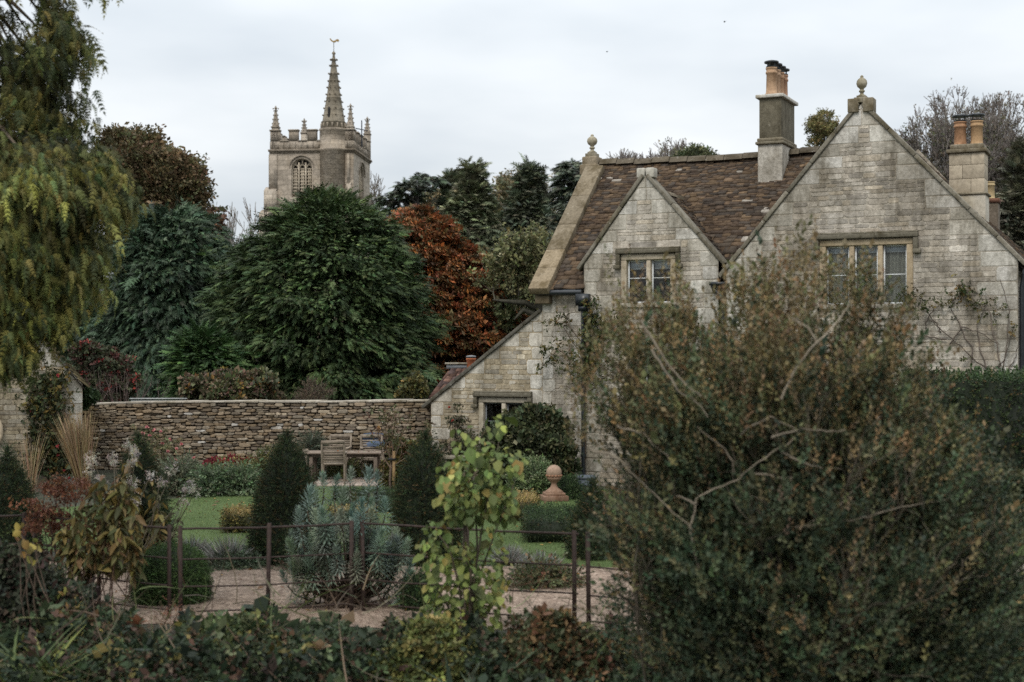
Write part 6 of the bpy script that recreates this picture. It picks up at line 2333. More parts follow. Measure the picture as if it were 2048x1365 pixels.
# standard rose with its stake
Yr = 28.4
rb = at(781, 1008, Yr)
rb[2] = 0
e = empty('standard_rose', rb, 'standard rose on a bare stem tied to a wooden stake', 'rose')
mb = MB()
mb.tube([rb, at(780, 960, Yr), at(782, 938, Yr)], [0.03, 0.026, 0.03], 7, (0.09, 0.065, 0.05))
out, tips = [], []
for d in ([-.5, 0, 1], [.6, 0, 1], [.1, .3, 1], [.9, -.2, .9], [-.2, -.3, 1.2], [.3, .2, 1.4]):
    grow(at(782, 938, Yr), d, 0.62, 0.016, 2, out, tips, nb=(2, 2), spread=0.45, shrink=0.6, rmin=0.004)
put_segs(mb, out, 4, (0.17, 0.12, 0.09))
mb.build('stem', M['bark'], e)
mb = MB()
mb.box(rb + [0.07, -0.03, 0.39], (0.055, 0.055, 0.78), (0.24, 0.155, 0.075))
mb.build('stake', M['wood'], e)
mb = MB()
mb.box(rb + [0.03, -0.03, 0.62], (0.16, 0.12, 0.035), (0.02, 0.02, 0.02))
mb.build('tie', M['col'], e)
mb = MB()
T = np.array([t[0] for t in tips])
i = rng.choice(len(T), 160)
place(CL6, T[i] + rng.normal(0, 0.06, (160, 3)), sph(160), 0.085, None, mixc([(0.075, 0.085, 0.04), (0.11, 0.09, 0.045), (0.10, 0.06, 0.04)], 160), mb)
mb.build('foliage', M['leaf'], e)

# terracotta ball on pedestal
tbp = at(1108, 1003, 26.4)
tbp[2] = 0
e = empty('ball_finial', tbp, 'weathered terracotta ball finial on a stepped plinth on the lawn', 'ornament')
TCc = (0.235, 0.15, 0.105)
mb = MB()
s = 26.4 / FPX
mb.box(tbp + [0, 0, 0.05], (0.46, 0.46, 0.10), np.array(TCc) * 0.9, 0.2)
mb.box(tbp + [0, 0, 0.125], (0.36, 0.36, 0.06), TCc, 0.2)
mb.build('plinth', M['terra'], e, bevel=0.012)
mb = MB()
mb.lathe([(0.17, .155), (0.17, .175), (0.12, .21), (0.07, .25), (0.05, .30), (0.055, .33), (0.085, .36), (0.125, .40), (0.14, .43), (0.13, .44)], tbp, 20, TCc)
mb.build('stem', M['terra'], e, smooth=True)
mb = MB()
mb.sphere(tbp + [0, 0, 0.52], 0.145, (0.28, 0.195, 0.145), 24, 14)
for k in range(14):
    a = k * 2 * math.pi / 14
    mb.sphere(tbp + [0.132 * math.cos(a), 0.132 * math.sin(a), 0.465], 0.028, (0.25, 0.135, 0.085), 8, 5)
mb.build('ball', M['terra'], e, smooth=True)

# grey planter at the downpipe foot and a stone bench at the lean-to
p = at(1172, 985, 26.9)
p[2] = 0
e = empty('lead_planter', p, 'slate grey square planter at the foot of the downpipe', 'planter')
mb = MB()
hgt = 0.42
a, b = 0.14, 0.17
V = [[-a, -a, 0], [a, -a, 0], [a, a, 0], [-a, a, 0], [-b, -b, hgt], [b, -b, hgt], [b, b, hgt], [-b, b, hgt], [-b + .03, -b + .03, hgt], [b - .03, -b + .03, hgt], [b - .03, b - .03, hgt], [-b + .03, b - .03, hgt], [-b + .03, -b + .03, hgt - .08], [b - .03, -b + .03, hgt - .08], [b - .03, b - .03, hgt - .08], [-b + .03, b - .03, hgt - .08]]
F = []
for o in (0, 4, 8):
    F += [[o + i, o + (i + 1) % 4, o + 4 + (i + 1) % 4, o + 4 + i] for i in range(4)]
F += [[12, 13, 14, 15], [3, 2, 1, 0]]
mb.add(np.array(V) + p, F, (0.07, 0.085, 0.10))
mb.build('tub', M['col'], e)
mb = MB()
mb.para(p + [-b - .012, -b - .012, hgt - .05], [2 * b + .024, 0, 0], [0, 0.012, 0], [0, 0, 0.045], (0.09, 0.105, 0.12))
mb.build('rim', M['col'], e)
p = at(912, 915, 29.9)
e = empty('stone_bench', p * [1, 1, 0], 'small stone bench in front of the lean-to wall', 'bench')
mb = MB()
mb.box([p[0], p[1], p[2]], (0.62, 0.34, 0.07), (0.22, 0.20, 0.16), -0.4)
mb.build('seat', M['coping'], e, bevel=0.012)
for s in (-1, 1):
    mb = MB()
    mb.box([p[0] + s * 0.2, p[1] - s * 0.08, (p[2] - 0.037) / 2], (0.12, 0.28, p[2] - 0.037), (0.22, 0.20, 0.16), -0.4)
    mb.build('leg', M['coping'], e, bevel=0.01)

# patio, table, chairs
mb = MB()
for i in range(7):
    for j in range(4):
        x, y = -4.15 + i * 0.36, 29.1 + j * 0.5
        mb.box([x + 0.17 + rng.normal(0, .01), y + 0.24, 0.015], (0.345, 0.485, 0.03 + rng.uniform(-.004, .004)), np.array((0.36, 0.295, 0.25)) * math.exp(rng.normal(0, .12)))
tag(mb.build('patio', M['ashlar'], bevel=0.006), kind='structure')
WD = (0.19, 0.155, 0.118)


def chair(label, loc, rz, group='slatted garden chairs'):
    e = empty('garden_chair', (0, 0, 0), label, 'chair', group)
    wv = lambda: np.array(WD) * math.exp(rng.normal(0, .12))
    w, d = 0.46, 0.42
    for sx in (-1, 1):
        mb = MB()
        mb.para([sx * w / 2 - .02, -d / 2, 0], [.04, 0, 0], [0, .045, 0], [0, 0, 0.62], wv())
        mb.build('leg', M['wood'], e, bevel=0.004)
        mb = MB()
        mb.para([sx * w / 2 - .02, d / 2 - .045, 0], [.04, 0, 0], [0, .045, 0], [0, .012, 0.42], wv())
        mb.para([sx * w / 2 - .02, d / 2 - .033, 0.42], [.04, 0, 0], [0, .04, 0], [0, 0.085, 0.46], wv())
        mb.build('leg', M['wood'], e, bevel=0.004)
        mb = MB()
        mb.para([sx * w / 2 - .03, -d / 2 - .04, 0.62], [.06, 0, 0], [0, d + .06, 0], [0, 0, .025], wv())
        mb.build('armrest', M['wood'], e, bevel=0.006)
    mb = MB()
    for k in range(7):
        mb.para([-w / 2 + .02, -d / 2 + .005 + k * .06, 0.40], [w - .04, 0, 0], [0, .048, 0], [0, 0, .02], wv())
    mb.para([-w / 2 + .02, -d / 2 + .005, 0.35], [w - .04, 0, 0], [0, .02, 0], [0, 0, .05], wv())
    mb.build('seat', M['wood'], e)
    mb = MB()
    for k in range(9):
        z = 0.40 + k * 0.05
        if k == 8:
            mb.para([-w / 2 - .01, d / 2 - .04 + .085, 0.83], [w + .02, 0, 0], [0, .04, 0], [0, .01, .075], wv())
        else:
            mb.para([-w / 2 + .02, d / 2 - .03 + .085 * (z - .40) / .46, z], [w - .04, 0, 0], [0, .018, 0], [0, .006, .034], wv())
    mb.build('backrest', M['wood'], e)
    e.location = loc
    e.rotation_euler = (0, 0, rz)
    return e


def cpos(px, Y):
    return ((px - 1024) / FPX * Y, Y, 0.03)


def copy_thing(src, label, loc, rz):
    r = src.copy()
    COL.objects.link(r)
    r.location, r.rotation_euler = loc, (0, 0, rz)
    r['label'] = label
    for ch in list(src.children):
        c = ch.copy()
        COL.objects.link(c)
        c.parent = r
    return r


ch0 = chair('weathered slatted garden chair nearest, its back towards the lawn', cpos(668, 29.5), math.pi + 0.05)
copy_thing(ch0, 'slatted garden chair on the far side of the table facing the lawn', cpos(677, 31.1), -0.06)
copy_thing(ch0, 'slatted garden chair at the left end of the table behind the yew', cpos(594, 30.2), math.pi / 2 + 0.2)
copy_thing(ch0, 'slatted garden chair with a blue jacket over its back', cpos(744, 31.1), 0.15)
e = empty('garden_table', cpos(690, 30.3), 'weathered wooden garden table in front of the dry stone wall', 'table')
mb = MB()
tx = (690 - 1024) / FPX * 30.3
for k in range(8):
    mb.para([tx - 0.80, 29.93 + k * 0.095, 0.60], [1.6, 0, 0], [0, 0.088, 0], [0, 0, 0.03], np.array((0.17, 0.13, 0.10)) * math.exp(rng.normal(0, .15)))
mb.build('tabletop', M['wood'], e, bevel=0.004)
mb = MB()
mb.para([tx - 0.74, 29.99, 0.535], [1.48, 0, 0], [0, 0.025, 0], [0, 0, 0.062], (0.10, 0.078, 0.06))
mb.build('apron', M['wood'], e)
for sx in (-0.68, 0.68):
    for y in (30.0, 30.58):
        mb = MB()
        mb.box([tx + sx, y, 0.28], (0.075, 0.075, 0.51), (0.13, 0.10, 0.078))
        mb.build('leg', M['wood'], e, bevel=0.005)
# jacket
mb = MB()
jx = (744 - 1024) / FPX * 31.1
V = []
for j in range(7):
    for i in range(9):
        u = i / 8 - 0.5
        V.append([jx + u * 0.46 + 0.02 * math.sin(j), 31.1 + 0.24 + 0.09 - (0.12 if j < 3 else 0.02) - 0.03 * math.cos(u * 9) * (j / 6), 0.66 + j * 0.048 + 0.015 * math.cos(u * 6)])
mb.add(V, [[j * 9 + i, j * 9 + i + 1, (j + 1) * 9 + i + 1, (j + 1) * 9 + i] for j in range(6) for i in range(8)], (0.075, 0.10, 0.15))
V2 = np.array(V) + [0, 0.22, 0]
mb.add(V2, [[j * 9 + i, (j + 1) * 9 + i, (j + 1) * 9 + i + 1, j * 9 + i + 1] for j in range(6) for i in range(8)], (0.075, 0.10, 0.15))
mb.add(np.concatenate([V[-9:], V2[-9:]]), [[i, i + 1, i + 10, i + 9] for i in range(8)], (0.075, 0.10, 0.15))
o = mb.build('jacket', M['cloth'], None, (jx, 31.3, 0.8), smooth=True)
tag(o, 'slate blue jacket hung over a garden chair', 'jacket')
# fallen leaves on lawn, path and table
mb = MB()
n = 1000
X, Yy = rng.uniform(-9, 4, n), rng.uniform(14.6, 28.5, n)
P = np.stack([X, Yy, np.full(n, 0.02)], 1)
place(LEAF, P, np.stack([rng.normal(0, 1, n), rng.normal(0, 1, n), rng.normal(0.05, 0.12, n)], 1), 0.06 * np.exp(rng.normal(0, .3, n)), rng.normal(0, .4, n), mixc([(0.20, 0.10, 0.03), (0.13, 0.05, 0.025), (0.26, 0.17, 0.05), (0.09, 0.055, 0.03)], n), mb)
tag(mb.build('fallen_leaves', M['leaf']), 'scattered brown and yellow leaves on lawn and gravel', 'leaves', kind='stuff')
mb = MB()
n = 26
P = np.stack([tx + rng.uniform(-.2, .7, n), rng.uniform(29.95, 30.6, n), np.full(n, 0.645)], 1)
place(LEAF, P, rng.normal(0, 1, (n, 3)) * [1, 1, .15], 0.06, rng.normal(0, .4, n), mixc([(0.25, 0.09, 0.03), (0.35, 0.30, 0.24), (0.20, 0.12, 0.05)], n), mb)
tag(mb.build('table_leaves', M['leaf']), 'fallen leaves littering the garden table', 'leaves', kind='stuff')
# short lawn blades
mb = MB()
n = 60000
X, Yy = rng.uniform(-9.5, 6, n), rng.uniform(17.5, 29.3, n)


def inside(x, y, poly):
    c = np.zeros(len(x), bool)
    j = len(poly) - 1
    for i in range(len(poly)):
        xi, yi = poly[i]
        xj, yj = poly[j]
        c ^= ((yi > y) != (yj > y)) & (x < (xj - xi) * (y - yi) / (yj - yi + 1e-12) + xi)
        j = i
    return c


k_ = inside(X, Yy, lawn)
X, Yy = X[k_], Yy[k_]
n = len(X)
V, F = t_blade(0.10, 0.3, 1)
place((V, F), np.stack([X, Yy, np.zeros(n)], 1), np.stack([rng.normal(0, .5, n), rng.normal(0, .5, n), np.ones(n)], 1), 0.035 * np.exp(rng.normal(0, .3, n)), None, mixc([(0.095, 0.14, 0.047), (0.115, 0.162, 0.058), (0.076, 0.115, 0.038), (0.145, 0.16, 0.072)], n), mb)
tag(mb.build('grass_blades', M['leaf']), 'short mown grass of the garden lawn', 'grass', kind='stuff')
# ------------------------------------------------------------------ iron estate fence along the path
def fpt(px, py, z=0.95):
    """post position whose top, z metres high, shows at (px, py)"""
    Y = FPX * (CAM_H - z) / (py - HOR)
    return np.array([(px - 1024) / FPX * Y, Y, 0])


FT = 0.96
RUST = (1, 1, 1)


def hurdle(label, p0, p1, posts):
    c = (p0 + p1) / 2
    e = empty('fence_panel', c, label, 'fence', 'rusty iron fence panels along the path')
    d = unit(p1 - p0)
    ln = np.linalg.norm(p1 - p0)
    nn = np.array([d[1], -d[0], 0])
    for s in posts:
        q = p0 + d * ln * s
        g = float(gz(q[0], q[1]))
        mb = MB()
        mb.para(q - d * 0.022 - nn * 0.007 + [0, 0, g - 0.25], d * 0.044, nn * 0.014, [rng.normal(0, .008), 0, FT - g + 0.25 + 0.02])
        mb.build('post', M['iron'], e)
    for i, z in enumerate((0.945, 0.63, 0.345, 0.09)):
        mb = MB()
        t = np.linspace(0, 1, 10)[:, None]
        P = p0 + (p1 - p0) * t + np.array([0, 0, z]) - nn * 0.012
        P[:, 2] += -0.012 * np.sin(t[:, 0] * math.pi) + rng.normal(0, 0.002, 10)
        if i == 0:
            mb.tube(P, 0.012, 7)
        else:
            mb.tube(P, 0.0095, 6)
        mb.build('rail', M['iron'], e)


fA = fpt(-150, 1028, FT)
fB, fB2 = fpt(52, 1029, FT), fpt(64, 1029, FT)
fC, fC2 = fpt(343, 1054, FT), fpt(356, 1056, FT)
fD, fD2 = fpt(708, 1045, FT), fpt(722, 1044, FT)
fE, fE2 = fpt(1156, 1066, FT), fpt(1172, 1068, FT)
fF = fpt(1620, 1095, FT)
hurdle('iron fence panel running off the left edge', fA, fB, (0.5, 0.985))
hurdle('iron fence panel behind the brown seedheads at left', fB2, fC, (0.015, 0.5, 0.985))
hurdle('middle iron fence panel crossing in front of the box ball and spurge', fC2, fD, (0.015, 0.5, 0.985))
hurdle('iron fence panel behind the pale green sapling', fD2, fE, (0.015, 0.5, 0.985))
hurdle('iron fence panel disappearing behind the big shrub', fE2, fF, (0.015, 0.5))

# ------------------------------------------------------------------ plants along the fence and the stream bank
# blue green spurge
Ys = 15.55
sb_ = at(695, 1250, Ys)
sb_[2] = 0
e = empty('spurge', sb_, 'big blue green spurge with bottlebrush shoots growing through the iron fence', 'plant')
sb, mb = MB(), MB()
tips_ = []
for k in range(112):
    a = rng.uniform(0, 2 * math.pi)
    f = math.sqrt(rng.uniform(0, 1))
    x = f * math.cos(a) * 122
    y = f * math.sin(a) * 0.42
    hmax = 1030 - 0 if abs(x) < 60 else 1060
    py = rng.uniform(hmax, 1150) + 0.0045 * x * x * 0.8
    q = at(695 + x, min(py, 1180), Ys + y)
    tips_.append((q, np.array([x / 300, y * 0.6, 1.0])))
for (px, py, yy) in ((648, 955, 0.1), (668, 960, 0.2), (684, 985, 0), (738, 965, 0.1), (700, 945, 0.25), (745, 1000, -.1), (615, 1000, 0), (600, 1030, -.1), (770, 1010, 0.1), (630, 985, .2), (755, 950, .2), (795, 1060, 0), (585, 1065, -.1)):
    tips_.append((at(px, py + 22, Ys + yy), np.array([rng.normal(0, .08), 0, 1])))
for q, d in tips_:
    b = sb_ + [rng.normal(0, .16), rng.normal(0, .12), 0]
    mid = np.array([b[0] + (q[0] - b[0]) * 0.75, b[1] + (q[1] - b[1]) * 0.75, b[2] + (q[2] - b[2]) * 0.5])
    sb.tube([b, mid, q], [0.010, 0.009, 0.007], 4, np.array((0.085, 0.06, 0.042)) * math.exp(rng.normal(0, .2)), caps=False)
Q = np.array([t[0] for t in tips_])
D = np.array([t[1] for t in tips_])
n = len(Q)
SP = [(0.19, 0.245, 0.20), (0.225, 0.28, 0.225), (0.145, 0.20, 0.165), (0.22, 0.265, 0.18)]
place(t_brush(95, 0.36, 0.022), Q - unit(D) * 0.14, D, 0.36 * np.exp(rng.normal(0, .12, n)), None, mixc(SP, n, None, 0.15), mb)
place(t_brush(36, 0.34, 0.024, 9), Q + unit(D) * 0.05, D, 0.17, None, mixc([(0.13, 0.20, 0.115), (0.15, 0.21, 0.13)], n, None, 0.12), mb)
i = rng.choice(n, 70)
place(t_brush(20, 0.34, 0.03, 12), Q[i] - [0, 0, .3] + rng.normal(0, .05, (70, 3)), D[i], 0.22, None, mixc([(0.16, 0.13, 0.05), (0.10, 0.115, 0.07), (0.06, 0.075, 0.05)], 70), mb)
sb.build('stem', M['bark'], e)
mb.build('foliage', M['leaf'], e)

# pale leaved sapling
Yl = 13.5
lb = at(935, 1300, Yl)
lb[2] = float(gz(lb[0], Yl))
e = empty('sapling', lb, 'young lilac like sapling with large pale yellow green leaves in front of the fence', 'plant')
sb, mb = MB(), MB()
LC = [(0.155, 0.19, 0.052), (0.12, 0.16, 0.045), (0.20, 0.215, 0.065), (0.09, 0.125, 0.038), (0.24, 0.19, 0.055)]
stems = [[(935, 1300), (943, 1150), (930, 1040), (925, 960), (900, 930)], [(940, 1300), (945, 1180), (965, 1050), (985, 960), (1000, 870)], [(938, 1300), (950, 1180), (985, 1080), (1020, 990), (1040, 930)], [(930, 1290), (920, 1180), (900, 1100), (870, 1060)],
         [(935, 1280), (925, 1150), (930, 1000), (960, 900), (968, 850)], [(940, 1260), (955, 1100), (950, 1000), (940, 930)], [(930, 1290), (900, 1220), (870, 1170), (860, 1120)], [(940, 1290), (980, 1210), (1010, 1160)]]
leafpos, leafdir = [], []
for s in stems:
    P = np.array([at(px, py, Yl + rng.uniform(-.25, .25)) for px, py in s])
    t = np.linspace(0, 1, 14)
    Q = np.stack([np.interp(t, np.linspace(0, 1, len(P)), P[:, i]) for i in range(3)], 1)
    sb.tube(Q, np.linspace(0.014, 0.004, 14), 5, (0.09, 0.07, 0.05), caps=False)
for (cx, cy, rx, ry, n) in ((905, 975, 30, 34, 34), (950, 970, 44, 50, 80), (1000, 960, 34, 54, 60), (960, 1020, 60, 26, 60), (1010, 1020, 26, 34, 26), (915, 1030, 36, 26, 34), (960, 905, 28, 24, 14), (995, 860, 20, 22, 9), (925, 890, 18, 26, 8), (1038, 930, 14, 26, 8), (870, 1080, 30, 26, 26), (900, 1120, 44, 30, 44), (960, 1140, 50, 36, 56), (905, 1180, 50, 34, 56), (985, 1190, 34, 34, 36), (940, 1235, 60, 30, 70), (880, 1240, 34, 24, 30), (985, 1075, 24, 24, 12), (870, 1130, 20, 20, 10), (945, 935, 30, 20, 16)):
    P = np.array([at(cx + rng.uniform(-1, 1) * rx, cy + rng.uniform(-1, 1) * ry, Yl + rng.normal(0, .2)) for _ in range(int(n * 2.0))])
    n = len(P)
    o = unit(P - at(cx, cy, Yl + .1)) * 0.7
    D = o + rng.normal(0, .35, (n, 3)) + [0, -.25, -0.75]
    yel = (np.array([0.24, 0.24, 0.06]) if cy > 1100 else None)
    place(t_leaf(0.36, 0.07, 0.22), P + [0, 0, .05], D, 0.082 * np.exp(rng.normal(0, .3, n)) * (0.9 if cy > 1060 else 1), rng.normal(0, .5, n), mixc(LC, n, (3, 3, 1.6, 3, .6), 0.25), mb)
sb.build('stem', M['bark'], e)
mb.build('foliage', M['leaf'], e)

# brown seedheads and fading perennials at the left
Yb = 15.0


def stalks(name, label, pts, Y, base_px, cat, head, hr, cols, stemcol=(0.07, 0.045, 0.035), extra=None, leafs=0, lcols=None, lsize=0.1, leafband=(0.3, 0.9), mat='leaf', tp=CL9, per=14, sq=0.45, base_y=1235):
    b = at(base_px, base_y, Y)
    b[2] = float(gz(b[0], Y))
    e = empty(name, b, label, cat)
    sb, mb = MB(), MB()
    L_ = []
    for px, py in pts:
        q = at(px, py, Y + rng.normal(0, .2))
        bb = b + [rng.normal(0, .2) + (q[0] - b[0]) * 0.35, rng.normal(0, .15), 0]
        mid = (bb + q) / 2 + rng.normal(0, .03, 3)
        sb.tube([bb, mid, q], [0.007, 0.006, 0.004], 4, np.array(stemcol) * math.exp(rng.normal(0, .25)), caps=False)
        if head:
            C = q + rng.normal(0, 1, (per, 3)) * hr * [0.55, 0.55, 0.55 * sq]
            place(tp, C, sph(per) + [0, 0, .4], head * np.exp(rng.normal(0, .2, per)), None, cols(per), mb)
        for _ in range(leafs):
            t = rng.uniform(*leafband)
            p = (bb * (1 - t) ** 2 + mid * 2 * t * (1 - t) + q * t * t)
            L_.append(p)
    sb.build('stem', M['bark'], e)
    if L_:
        L_ = np.array(L_)
        n = len(L_)
        place(t_leaf(0.20, 0.06, 0.35), L_, rng.normal(0, 1, (n, 3)) * [1, 1, .3] + [0, -.2, -.55], lsize * np.exp(rng.normal(0, .25, n)), rng.normal(0, .5, n), lcols(n), mb)
    mb.build('foliage', M[mat], e)
    return e


RB = cset([(0.20, 0.085, 0.045), (0.15, 0.062, 0.036), (0.24, 0.11, 0.06), (0.11, 0.05, 0.032)], None, 0.2)
stalks('seedhead_plant', 'rust brown flat seedheads on dark stalks at the left behind the fence', [(90, 975), (115, 970), (130, 985), (165, 968), (105, 985), (95, 1020), (118, 1032), (75, 1045), (105, 1055), (60, 1010), (150, 975), (180, 985), (70, 1060), (120, 1055), (140, 1000), (85, 1028)], 15.9, 115, 'plant', 0.06, 0.12, RB, leafs=5, lcols=cset([(0.06, 0.055, 0.03), (0.10, 0.055, 0.03)]), lsize=0.08, per=22)
OL = cset([(0.145, 0.12, 0.042), (0.105, 0.10, 0.042), (0.185, 0.14, 0.045), (0.16, 0.105, 0.05), (0.075, 0.08, 0.035)], None, 0.2)
stalks('fading_peony', 'tall fading perennial with drooping olive yellow leaves at left', [(170, 1000), (190, 980), (210, 960), (230, 985), (250, 960), (200, 1020), (225, 1040), (160, 1050), (180, 1080), (260, 1000), (240, 1060), (140, 1090), (270, 1040), (150, 1030), (215, 1090), (280, 1075), (190, 1110), (245, 1010), (130, 1060)], 15.0, 185, 'plant', 0, 0, OL, stemcol=(0.085, 0.05, 0.035), leafs=44, lcols=OL, lsize=0.12, leafband=(0.5, 1.05))
stalks('fading_clematis', 'olive clematis leaves draped over the left yew cone', [(255, 920), (270, 900), (265, 960), (300, 960), (315, 1000), (285, 1010), (260, 1030), (325, 1040), (300, 1060), (280, 1080), (320, 1085), (270, 990), (250, 985)], 18.3, 285, 'climber', 0, 0, OL, stemcol=(0.085, 0.06, 0.035), leafs=26, lcols=OL, lsize=0.13, leafband=(0.45, 1.05), base_y=1130)
WH = cset([(0.42, 0.385, 0.34), (0.34, 0.30, 0.26), (0.50, 0.46, 0.41)], None, 0.15)
stalks('clematis_seedheads', 'fluffy whitish seedheads on thin stems above the brown plants', [(182, 915), (190, 925), (180, 930), (225, 915), (228, 925), (258, 890), (265, 900), (205, 955), (272, 905), (263, 925), (262, 960), (268, 972), (272, 1000), (300, 950), (178, 945), (320, 965), (384, 970), (372, 980), (390, 985), (368, 1005), (345, 940)], 17.2, 245, 'plant', 0.036, 0.055, WH, stemcol=(0.12, 0.10, 0.07), leafs=8, lcols=cset([(0.12, 0.12, 0.07), (0.09, 0.095, 0.055)]), lsize=0.08, tp=CL9, per=12, sq=1.0, mat='petal')
YL = cset([(0.30, 0.235, 0.06), (0.23, 0.21, 0.06), (0.28, 0.17, 0.06)], None, 0.15)
stalks('yellow_sapling', 'thin sapling with round yellow leaves in the lower left foreground', [(30, 1070), (40, 1080), (75, 1085), (52, 1100), (44, 1110), (64, 1130), (125, 1195), (150, 1205), (128, 1222), (38, 1060), (70, 1100)], 13.2, 90, 'plant', 0.075, 0.02, YL, stemcol=(0.10, 0.07, 0.05), tp=BROAD, per=3, sq=1, base_y=1330)
plant('fading_bush', 'dark leafy shrub mass at the left edge under the fence', 'shrub', [(1110, 20, 0), (1130, 46, 20), (1170, 90, 40), (1230, 130, 60), (1300, 150, 70)], 50, 13.6, 150, 0.2, 34, CL6, 0.085, cset([(0.035, 0.045, 0.028), (0.05, 0.055, 0.034), (0.065, 0.045, 0.036), (0.028, 0.036, 0.024)]), mat='waxy', lo=0.2)
stalks('dry_plant', 'tangle of dry brown stems at the foot of the paired fence posts', [(320, 1225), (335, 1230), (350, 1215), (365, 1240), (300, 1260), (390, 1250), (375, 1228), (330, 1250), (345, 1235), (310, 1240), (360, 1260), (340, 1218), (355, 1228)], 14.0, 345, 'plant', 0.06, 0.05, cset([(0.17, 0.11, 0.075), (0.13, 0.08, 0.055), (0.22, 0.10, 0.06)]), stemcol=(0.18, 0.13, 0.09), tp=SPRIGN, per=10, sq=1.2, base_y=1290)

# ground cover on the bank, one mass of ivy, bramble and dead leaves
mb = MB()
n = 34000
Yy = rng.uniform(9.6, 14.9, n)
X = rng.uniform(-0.40, 0.42, n) * Yy
lumps_ = 0.20 * (np.sin(X * 2.3 + Yy * 1.7) + np.sin(X * 1.1 - Yy * 2.9 + 1.3) + 0.8 * np.sin(X * 4.7 + 2) + 1.2) * ss(14.9, 13.6, Yy) 
Z = gz(X, Yy) + rng.uniform(0, 1, n) ** 1.4 * (0.06 + np.maximum(lumps_, 0) + 0.30 * ss(14.4, 12.6, Yy))
pxg = 1024 + FPX * X / Yy
hi_ = np.interp(pxg, [0, 180, 260, 420, 560, 700, 860, 1000, 1150, 1300, 2048], [1215, 1225, 1262, 1268, 1262, 1262, 1275, 1290, 1285, 1300, 1300]) + 20 * np.sin(pxg * 0.045) + 16 * np.sin(pxg * 0.017 + 2) + 18 * np.sin(pxg * 0.11 + 1) + 10 * np.sin(pxg * 0.23)
capz = CAM_H - (hi_ - HOR) / FPX * Yy
g_ = gz(X, Yy)
Z = np.where(Z > capz, np.maximum(g_ + 0.01, capz - rng.uniform(0, 0.12, n)), Z)
ok = (capz > g_ - 0.02)
X, Yy, Z = X[ok], Yy[ok], Z[ok]
n = len(X)
IV = mixc([(0.030, 0.046, 0.024), (0.045, 0.064, 0.033), (0.022, 0.033, 0.020), (0.080, 0.098, 0.050), (0.095, 0.058, 0.038), (0.17, 0.15, 0.05), (0.07, 0.046, 0.036)], n, (4, 3, 5, 1.0, 1.0, 0.4, 1.2), 0.3)
place(CL6, np.stack([X, Yy, Z], 1), np.stack([rng.normal(0, .6, n), rng.normal(-.5, .6, n), rng.normal(.4, .5, n)], 1), 0.066 * np.exp(rng.normal(0, .45, n)), None, IV, mb)
n = 1100
Yy = rng.uniform(9, 14.6, n)
X = rng.uniform(-0.38, 0.40, n) * Yy
P = np.stack([X, Yy, gz(X, Yy) + rng.uniform(0.05, 0.45, n)], 1)
place(t_blade(0.010, 0.6, 4), P, rng.normal(0, 1, (n, 3)) * [1, 1, .4] + [0, 0, .6], rng.uniform(0.25, 0.7, n), None, mixc([(0.15, 0.12, 0.08), (0.09, 0.07, 0.05), (0.10, 0.12, 0.05)], n), mb)
tag(mb.build('ground_cover', M['waxy']), 'tangled ivy, bramble and dead leaves covering the stream bank', 'ground cover', kind='stuff')


def strap(label, px, ptop, Y, n, cols, name='iris_clump', group=None, spread=0.7, w=0.03):
    b = at(px, ptop, Y)
    zt_ = b[2]
    b[2] = float(gz(b[0], Y))
    size = (zt_ - b[2]) * 1.25
    mb = MB()
    a = rng.uniform(0, 2 * math.pi, n)
    D = np.stack([np.cos(a) * spread * rng.uniform(.2, 1, n), np.sin(a) * spread * rng.uniform(.2, 1, n), np.ones(n)], 1)
    place(t_blade(w, 0.45, 5), b + rng.normal(0, .07, (n, 3)) * [1, 1, 0], D, size * rng.uniform(.6, 1.1, n), rng.normal(0, .25, n), cols(n), mb)
    return tag(mb.build(name, M['leaf'], None, b), label, 'plant', group)


IG = cset([(0.085, 0.125, 0.045), (0.06, 0.095, 0.035), (0.15, 0.155, 0.05)], None, 0.18)
strap('strap leaved clump at the bottom left corner', 25, 1255, 11.9, 60, IG, spread=0.9)
strap('bright strap leaved clump at the bottom, second from the left corner', 110, 1262, 12.2, 54, IG, spread=0.8)
strap('yellowing strap leaved clump below the dry brown stems', 245, 1285, 12.0, 34, cset([(0.17, 0.155, 0.05), (0.10, 0.12, 0.045)], None, .2), spread=1.1)
GB = cset([(0.11, 0.135, 0.095), (0.085, 0.11, 0.075)], None, 0.15)
strap('grey green sword leaves at the bottom below the sapling', 885, 1320, 11.6, 16, GB, spread=0.6, w=0.045)
strap('grey green sword leaves at the bottom right of the sapling', 985, 1322, 11.5, 14, GB, spread=0.7, w=0.045)
plant('bramble', 'bramble with small yellow green leaves below the sapling', 'shrub', [(1255, 40, 860), (1275, 80, 860), (1310, 100, 855), (1360, 100, 850)], 860, 12.4, 110, 0.13, 22, CL6, 0.062, cset([(0.15, 0.155, 0.05), (0.105, 0.125, 0.042), (0.20, 0.18, 0.06), (0.07, 0.09, 0.035)]), lo=0.15, stems=24, stemcol=(0.14, 0.12, 0.06))
plant('bramble', 'trailing green bramble mound left of the spurge foot', 'shrub', [(1245, 40, 470), (1262, 80, 460), (1300, 110, 460), (1350, 110, 460)], 460, 13.0, 110, 0.14, 24, CL6, 0.07, cset([(0.055, 0.08, 0.035), (0.085, 0.11, 0.05), (0.04, 0.06, 0.03), (0.12, 0.13, 0.05)]), lo=0.15, stems=16, stemcol=(0.14, 0.12, 0.06))
plant('nettle_patch', 'grey green leafy clump under the spurge in front of the fence', 'shrub', [(1262, 40, 660), (1275, 90, 650), (1310, 110, 650), (1360, 110, 650)], 650, 13.2, 110, 0.13, 24, CL6, 0.07, cset([(0.07, 0.095, 0.055), (0.05, 0.072, 0.04), (0.095, 0.12, 0.07)]), lo=0.15)
